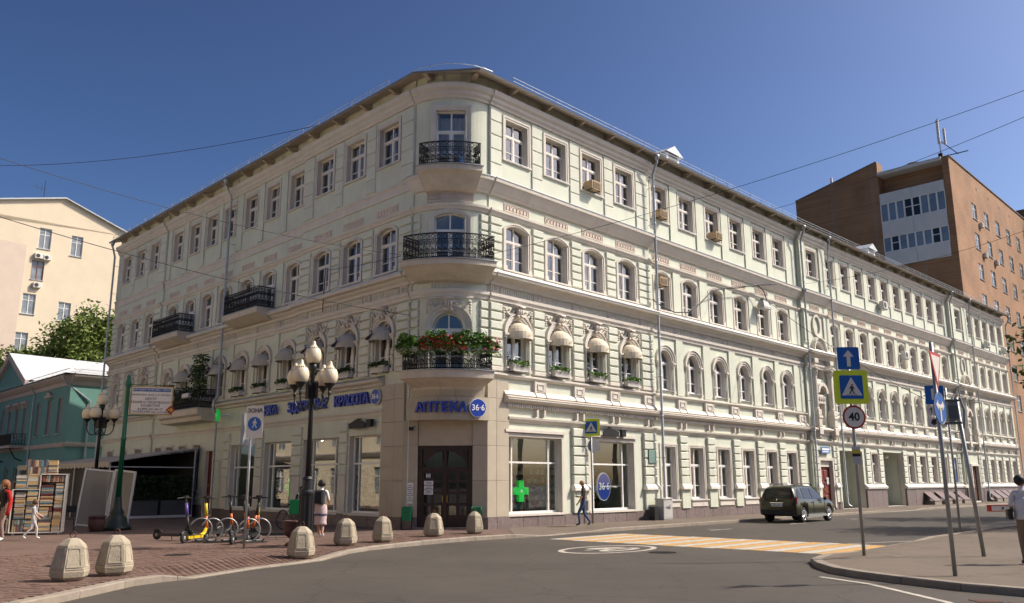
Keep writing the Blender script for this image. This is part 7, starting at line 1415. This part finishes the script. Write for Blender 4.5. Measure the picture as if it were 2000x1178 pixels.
for a, b_ in ((0, 2), (2, 1)): u = Vector((0,0,.35)); m.add([P[a]-u*.6, P[b_]-u*.6, P[b_]+u, P[a]+u, Q[a]-u*.6, Q[b_]-u*.6, Q[b_]+u, Q[a]+u], [(4,5,6,7),(0,4,7,3),(1,2,6,5),(3,7,6,2),(0,1,5,4)], 1)
bk2 = fF((c0+c1)/2,-7,pz+.2); m.poly([Q[0]+Vector((0,0,.36)), Q[2]+Vector((0,0,.36)), bk2, fF(c0,-3,9.9)], 2); m.poly([Q[2]+Vector((0,0,.36)), Q[1]+Vector((0,0,.36)), fF(c1,-3,9.9), bk2], 2); obj('pediment', m, [TEAL, TTR, WROOF], Ht)
m = MB(); m.add([fF(13.5,0,4.5),fF(20,0,4.5),fF(20,1.1,4.5),fF(13.5,1.1,4.5),fF(13.5,0,4.7),fF(20,0,4.7),fF(20,1.1,4.7),fF(13.5,1.1,4.7)], [(3,2,1,0),(4,5,6,7),(0,1,5,4),(1,2,6,5),(2,3,7,6),(3,0,4,7)]); bo_ = obj('balcony', m, TTR, Ht)
m = MB(); 
for z in (4.8, 5.6): m.tube([fF(13.55,0,z),fF(13.55,1.05,z),fF(19.95,1.05,z),fF(19.95,0,z)], .025, 5)
for i in range(30): u = 13.55+6.4*i/29; m.tube([fF(u,1.05,4.7),fF(u,1.05,5.6)], .03 if i % 5 else .06, 4)
for i in range(6): u = 19.95; m.tube([fF(u,.05+.2*i,4.7),fF(u,.05+.2*i,5.6)], .02, 4)
for u in (14, 19.5): m.tube([fF(u,.02,3.5),fF(u,.5,3.7),fF(u,.95,4.45)], .05, 5)
obj('railing', m, IRON, bo_)
m = MB(); m.tube([fF(29.9,.55,9.4),fF(29.9,.5,9.0),fS(1.4,.12,7.6),fS(1.4,.12,1.2),fS(.9,.2,.3)], .07, 7); obj('downpipe', m, PIPE, Ht); obj('downpipe', MB().tube([fF(21.6,.5,9.3),fF(21.6,.15,8.6),fF(21.6,.1,.3)], .06, 6), PIPE, Ht)
# ---- cream apartment gable behind
CREAM = M('cream_stucco', (.64, .545, .40), .9, var=.05, scale=.5, bump=.15, streak=.1, dirt=(.55, .46, .3)); PINKW = M('pinkish_render', (.58, .47, .38), .9, var=.05, scale=.6)
P0 = Vector((-45.58, 95))-dR*30; fG = HF(P0, dR); Hc = thing('cream_apartment_house', T(P0.x, P0.y), 'tall cream apartment house with a blank sunlit gable and scattered windows', 'building'); ag = 24.2; EH, AP = 29.2, 32.7
def gz(u): return AP-(abs(u-ag)/8.0)*2.9 if u > ag else AP-(ag-u)/16*4.2
gw = [(22.6,.62,26.6,28.9),(25.9,.62,26.4,28.7),(22.2,.62,23.1,25.2),(21.7,.65,19.3,21.5),(25.3,.65,19.0,21.1),(21.4,.62,15.2,17.3)]
b = MB(); hface(b, fG, 8, 24.2, 0, 15.0, []); hface(b, fG, 24.2, 32, 0, 15.0, [])
rows = [(15.0, 18.2), (18.2, 22.3), (22.3, 26.0), (26.0, 29.2)]
for z0, z1 in rows: hface(b, fG, 8, 32, z0, z1, [w for w in gw if z0 <= w[2] < z1])
b.poly([fG(8,0,29.2), fG(32,0,29.2), fG(32,0,gz(32)), fG(ag,0,AP), fG(8,0,gz(8))]); b.quad(fG(32,0,0), fG(32,-14,0), fG(32,-14,29.2), fG(32,0,29.2)); b.quad(fG(8,0,0), fG(8,-14,0), fG(8,-14,29.2), fG(8,0,29.2)); obj('wall', b, CREAM, Hc)
m = MB(); m.add([fG(8,.03,0),fG(20.6,.03,0),fG(20.9,.03,26.7),fG(8,.03,27.2),fG(20.6,-.1,0),fG(20.9,-.1,26.7),fG(8,-.1,27.2)], [(0,1,2,3),(1,4,5,2),(3,2,5,6)]); obj('party_wall_render', m, PINKW, Hc)
for i, (c, hw, a, z) in enumerate(gw): hwin(Hc, fG, c, hw, a, z, M('brown_frame', (.2, .07, .03), .5) if i == 2 else WHITEF, .15, True, True, CURG)
m = MB(); m.add([fG(7.7,.3,gz(8)+.05),fG(ag,.3,AP+.05),fG(32.3,.3,gz(32)),fG(7.7,-14,gz(8)+.05),fG(ag,-14,AP+.05),fG(32.3,-14,gz(32))], [(0,1,4,3),(1,2,5,4)]); m.tube([fG(7.7,.3,gz(8)),fG(ag,.3,AP),fG(32.3,.3,gz(32)-.05)], .1, 5); obj('roof', m, ROOF, Hc)
for i, (u, z, l) in enumerate(((22.1, 25.4, 'left one of the pair'), (22.95, 25.35, 'right one of the pair'), (22.25, 22.2, 'single one under the brown window'))): split_ac(fG.M(u, 0, z), 'split air conditioner on the cream gable, %s' % l if i < 2 else 'split air conditioner on the cream gable under the brown window', 'air conditioners on the cream gable')
t = thing('roof_antenna', fG.M(22.6, -2, gz(22.6)), 'thin television antenna on the cream gable roof', 'antenna'); Mx = fG.M(22.6, -2, gz(22.6)); obj('mast', MB().tube([(0,0,-.3),(0,0,2.6)], .03, 5), IRON, t, Mx); obj('crossbar', MB().tube([(-.2,0,1.6),(1.4,0,1.7)], .02, 4).tube([(.3,0,1.3),(.3,0,2)], .015, 4).tube([(.8,0,1.35),(.8,0,2)], .015, 4), IRON, t, Mx)
# ---- brick tower behind the long wing
BRL = brickwall('tower_brick', (.26, .125, .055), (.335, .175, .085), (.26, .19, .13)); WPAN = M('balcony_panel', (.60, .58, .56), .7, var=.06, scale=.8, streak=.3, dirt=(.36, .34, .32)); BGL = M('balcony_glass', (.13, .16, .19), .05, var=.3, scale=.4, spec=.9)
TC = Vector((50.9, 94.4)); fa = HF(TC, dR); LB = 19.3; fb = HF(TC+dL*LB, -dL); Hb = thing('brick_tower', T(TC.x, TC.y), 'tall orange brick apartment tower with glazed white balconies behind the long wing', 'building'); TZ = 39.0
wins = []
for r in range(7):
    for c in range(6): wins.append((8.5+c*5.1, .95, 33.1-r*3.8, 35.1-r*3.8))
b = MB(); zr = [0]+sorted(set(w[2]-1 for w in wins))+[TZ]
for z0, z1 in zip(zr, zr[1:]): hface(b, fa, 0, 36.5, z0, z1, [w for w in wins if z0 <= w[2]-1+1e-6 and w[2] < z1 and w[2]-1 >= z0-1e-6])
BW0, BW1 = LB-8.3, LB-.75          # balcony recess along fb (u measured from far end towards the corner)
hface(b, fb, 0, BW0, 0, 32, []); hface(b, fb, BW1, LB, 0, TZ, []); hface(b, fb, BW0, BW1, 0, 27.0, [])
sl = [fb(0,0,32), fb(BW0,0,32), fb(BW0,0,TZ+1.5), fb(0,0,TZ-.95)]; b.poly(sl); b.quad(fb(BW0,0,27), fb(BW0,-1.6,27), fb(BW0,-1.6,TZ+1.5), fb(BW0,0,TZ+1.5)); b.quad(fb(BW1,0,27), fb(BW1,-1.6,27), fb(BW1,-1.6,TZ), fb(BW1,0,TZ)); b.quad(fb(BW0,-1.6,27), fb(BW1,-1.6,27), fb(BW1,-1.6,TZ-.4), fb(BW0,-1.6,TZ-.4))
b.quad(fa(36.5,0,0), fa(36.5,-LB,0), fa(36.5,-LB,TZ), fa(36.5,0,TZ)); b.quad(fb(0,0,0), fb(0,-20,0), fb(0,-20,TZ-.95), fb(0,0,TZ-.95)); obj('wall', b, BRL, Hb)
m = MB(); m.add([fb(BW0,.25,TZ-.4),fb(BW1,.25,TZ-.4),fb(BW1,-2,TZ-.4),fb(BW0,-2,TZ-.4),fb(BW0,.25,TZ),fb(BW1,.25,TZ),fb(BW1,-2,TZ),fb(BW0,-2,TZ)], [(3,2,1,0),(4,5,6,7),(0,1,5,4),(1,2,6,5),(3,0,4,7)]); obj('balcony_roof', m, WPAN, Hb)
m = MB(); m.poly([fb(BW0,0,TZ+.02), fb(LB,0,TZ+.02), fa(36.5,0,TZ+.02), fa(36.5,-20,TZ+.02), fb(BW0,-20,TZ+.02)]); obj('roof', m, EDGE, Hb); m = MB(); m.tube([fa(0,.06,TZ),fa(36.5,.06,TZ)], .09, 4); m.tube([fb(0,.06,TZ-.95),fb(BW0,.06,TZ+1.5)], .09, 4); obj('parapet_cap', m, EDGE, Hb)
for c, hw, a, z in wins: hwin(Hb, fa, c, hw, a, z, WHITEF, .12, True, True, CURG)
for c in range(4): obj('vent_hole', MB().box(-.12,.12,-.1,.02,0,.35), SGK, Hb, fa.M(10.5+c*5.1, 0, 37.3))
yb = [(36.2, 34.6), (33.0, 30.3), (28.6, 25.9)]           # white parapet panels and glazing between
for zt, zb in ((36.2, 34.95), (32.6, 30.7), (28.8, 27.0)):
    m = MB()
    for q in range(2): u0, u1 = BW0+(BW1-BW0)*q/2+.02, BW0+(BW1-BW0)*(q+1)/2-.02; m.join(MB().box(-(u1-u0)/2,(u1-u0)/2,-.1,.12,zb,zt), fb.M((u0+u1)/2, 0, 0))
    obj('balcony_parapet', m, WPAN, Hb)
for zb, zt in ((32.6, 34.95), (30.7-1.9, 30.7)):
    n_ = 8
    for q in range(n_):
        u0, u1 = BW0+(BW1-BW0)*q/n_, BW0+(BW1-BW0)*(q+1)/n_; Mx = fb.M((u0+u1)/2, 0, zb); hw = (u1-u0)/2; f = MB(); hh = zt-zb; f.box(-hw,-hw+.09,-.05,.07,0,hh); f.box(hw-.09,hw,-.05,.07,0,hh); f.box(-hw+.09,hw-.09,-.05,.07,0,.09); f.box(-hw+.09,hw-.09,-.05,.07,hh-.09,hh)
        if (q in (3, 4) and zb > 30) or (q in (1, 6) and zb < 30): f.box(-hw+.09,hw-.09,-.05,.05,hh*.55-.04,hh*.55+.04)
        w = obj('balcony_window', f, WHITEF, Hb, Mx); obj('pane', MB().quad((-hw+.09,0,.09),(hw-.09,0,.09),(hw-.09,0,hh-.09),(-hw+.09,0,hh-.09)), CGL if (q in (3, 4) and zb > 30) or (q in (1, 6) and zb < 30) else BGL, w, Mx)
for i, (u, z, l) in enumerate(((10.2, 32.4, 'below the topmost row of windows'), (10.4, 28.6, 'by the second row of windows'), (15.4, 28.6, 'between two windows of the second row'))): split_ac(fa.M(u, 0, z), 'air conditioner on the sunlit brick tower, %s' % l, 'air conditioners on the brick tower')
# further slab of the tower with loggias at the right edge
P2 = fa(36.5, 0, 0); fc = HF((P2.x+oR.x*3, P2.y+oR.y*3), dR); Hd = thing('brick_tower_wing', T(P2.x, P2.y), 'set-forward brick wing with loggias at the far right of the tower', 'building'); b = MB(); hface(b, fc, 0, 14, 0, 41.0, [], .2); b.quad(fc(0,0,0), fc(0,-14,0), fc(0,-14,41), fc(0,0,41)); obj('wall', b, M('dark_brick', (.2, .11, .07), .9, var=.15), Hd); obj('roof', MB().poly([fc(-.3,.3,41.02), fc(14,.3,41.02), fc(14,-14,41.02), fc(-.3,-14,41.02)]), EDGE, Hd)
for r in range(7): z = 36.5-r*3.8; o = obj('loggia', MB().cham(-2.2,2.2,0,1.4,z-1.2,z,.02), WPAN, Hd, fc.M(2.6, 0, 0)); obj('loggia_glazing', MB().box(-2.1,2.1,.1,1.3,z+.002,z+1.7), BGL, o, fc.M(2.6, 0, 0))
# antennas on the tower
def mast(Mx, h, lb):
    t = thing('cellular_antenna', Mx, lb, 'antenna', 'cellular antennas on the brick tower'); obj('mast', MB().tube([(0,0,0),(0,0,h)], .07, 6), PIPE, t, Mx); obj('panel_antenna', MB().cham(-.14,.14,.05,.25,h*.35,h*.95,.03).cham(-.75,-.5,0,.2,h*.3,h*.7,.03).tube([(-.6,.1,h*.35),(0,0,h*.35)], .03, 4), WPAN, t, Mx); obj('brace', MB().tube([(0,0,h*.45),(-1.9,0,0)], .05, 5).tube([(-3.0,0,.1),(.2,0,.15)], .06, 5).box(-.2,.25,-.1,.2,.1,.6), IRON, t, Mx)
mast(fb.M(LB-.9, -.5, TZ), 5.0, 'twin cellular antenna mast on the near corner of the brick tower'); mast(fb.M(4.0, -2.5, TZ-.6), 2.6, 'smaller cellular antenna on the sloping parapet of the brick tower')
obj('roof_tank', MB().lathe([(.8,TZ),(.8,TZ+1.1),(.7,TZ+1.15)], 14), BRL, Hb, fb.M(LB-5, -3, 0))
# ---- houses across both streets: outside the frame, mirrored in the shop glass, and their sunlit fronts bounce light
def far_house(P, d, L_, H, wallm, nm, lb, trimm):
    fo = HF(P, d); o_ = thing(nm, T(P[0], P[1]), lb, 'building'); b = MB(); n = int(L_/3.1); lv = [0.9+3.7*i for i in range(int((H-1)/3.7))]; hs = [(1.6+3.1*i, .65, z, z+2.0) for i in range(n) for z in lv]; zs = [0]+[z-.6 for z in lv[1:]]+[H]
    for z0, z1 in zip(zs, zs[1:]): hface(b, fo, 0, L_, z0, z1, [w for w in hs if z0 <= w[2] < z1])
    for u in (0, L_): b.quad(fo(u,0,0), fo(u,-10,0), fo(u,-10,H), fo(u,0,H))
    b.quad(fo(0,0,H), fo(L_,0,H), fo(L_,-10,H), fo(0,-10,H)); obj('wall', b, wallm, o_)
    for nm2, z in (('string_course', 3.7), ('cornice', H-.5)): m = MB(); sweep(m, fo, 0, L_, [(-.03,z),(.15,z),(.3,z+.25),(.3,z+.35),(-.03,z+.4)]); obj(nm2, m, trimm, o_)
    g_ = MB(); f_ = MB()
    for c, hw, a, z in hs: g_.quad(fo(c-hw,-.15,a), fo(c+hw,-.15,a), fo(c+hw,-.15,z), fo(c-hw,-.15,z)); f_.join(MB().box(-hw,hw,-.16,-.1,1.3,1.38).box(-.04,.04,-.16,-.1,0,2), fo.M(c, 0, a))
    obj('glazing', g_, CURG, o_); obj('window_bars', f_, WHITEF, o_)
far_house((-11.8, 15.1), dL, 56, 12.5, M('opposite_cream', (.62, .53, .38), .9, var=.08), 'opposite_house', 'cream house across the pedestrian street from the shaded shop windows', TTR)
far_house((58.0, 37.5), -dR, 62, 12.0, M('opposite_brown', (.26, .2, .15), .9, var=.1), 'side_street_house', 'brown house across the side street from the sunlit shop windows', TTR)
# ---- trees
BARK = M('bark', (.09, .065, .045), .9, var=.25, scale=6, bump=.5, bscale=20)
def tree(x, y, h, r, lb, grp, nclump=60, per=70, leaf=.22, mats=None, squash=.8, seed=1, z0=0):
    rr = random.Random(seed); Mx = T(x, y, z0); t = thing('leafy_tree', Mx, lb, 'tree', grp); cz = h-r*squash; m = MB()
    m.tube([(0,0,0),(.05,.02,h*.2),(-.05,.08,cz*.75),(.05,0,cz),(0,0,cz+r*.5)], [.26,.2,.15,.1,.03], 8); L2 = MB()
    for i in range(nclump):
        a, b, c = rr.gauss(0,1), rr.gauss(0,1), rr.gauss(0,1); q = Vector((a,b,c)).normalized()*r*(rr.random()**.4)*rr.uniform(.82,1.1); p = Vector((q.x, q.y, cz+q.z*squash))
        if i % 4 == 0: m.tube([(0,0,max(cz*.5, cz-r*.6)), Vector((0,0,cz)).lerp(p, .5)-Vector((0,0,.2)), p], [.08,.05,.012], 5)
        cr_ = r*rr.uniform(.16,.3)
        for _ in range(per):
            d = Vector((rr.gauss(0,1), rr.gauss(0,1), rr.gauss(0,.8)))*cr_*.55; u = Vector((rr.gauss(0,1), rr.gauss(0,1), rr.gauss(0,.6))).normalized(); v = u.cross(Vector((rr.gauss(0,1), rr.gauss(0,1), rr.gauss(0,1)))).normalized(); s = leaf*rr.uniform(.6,1.3); k = p+d
            L2.add([k-u*s, k+v*s*.5, k+u*s, k-v*s*.5], [(0,1,2,3)], rr.randrange(3))
    obj('trunk', m, BARK, t, Mx, True); obj('crown', L2, mats or TL, t, Mx)
TL = [M('tree_leaf_%s' % n, c, .65, var=.2, scale=3, spec=.25) for n, c in (('a', (.11, .16, .025)), ('b', (.08, .12, .022)), ('c', (.15, .19, .04)))]
for i, (x, y, h, r) in enumerate(((-52.5, 84, 15.0, 4.4), (-47.5, 83, 14.6, 4.2), (-43.8, 84, 15.8, 4.2), (-39.5, 82, 18.2, 4.6), (-35.5, 84, 16.5, 4.0), (-54, 79, 13.2, 4.2), (-49.5, 80, 13.4, 3.8))): tree(x, y, h, r, ('tallest leafy tree beside the end of the shaded wing, over the teal roof' if i == 3 else ['leafy tree behind the pediment of the teal house', 'leafy tree behind the teal roof under the single cream-gable window', 'leafy tree behind the teal roof ridge, next to the tallest tree', '', 'leafy tree half hidden by the end of the shaded wing', 'low leafy tree furthest along behind the teal house', 'low leafy tree pressed against the teal roof'][i]), 'trees behind the teal house', 85, 130, .2, seed=i+3)
tree(31.3, 44, 12.2, 4.2, 'leafy tree whose twigs reach into the right edge beside the brick tower', 'street trees at the side street', 60, 70, .2, seed=21)
tree(24.3, 33.9, 10.2, 3.3, 'leafy street tree throwing its shade over the side street', 'street trees at the side street', 60, 70, .2, seed=22); tree(31.5, 36.8, 10.8, 3.6, 'leafy street tree further along the side street', 'street trees at the side street', 60, 60, .2, seed=23)
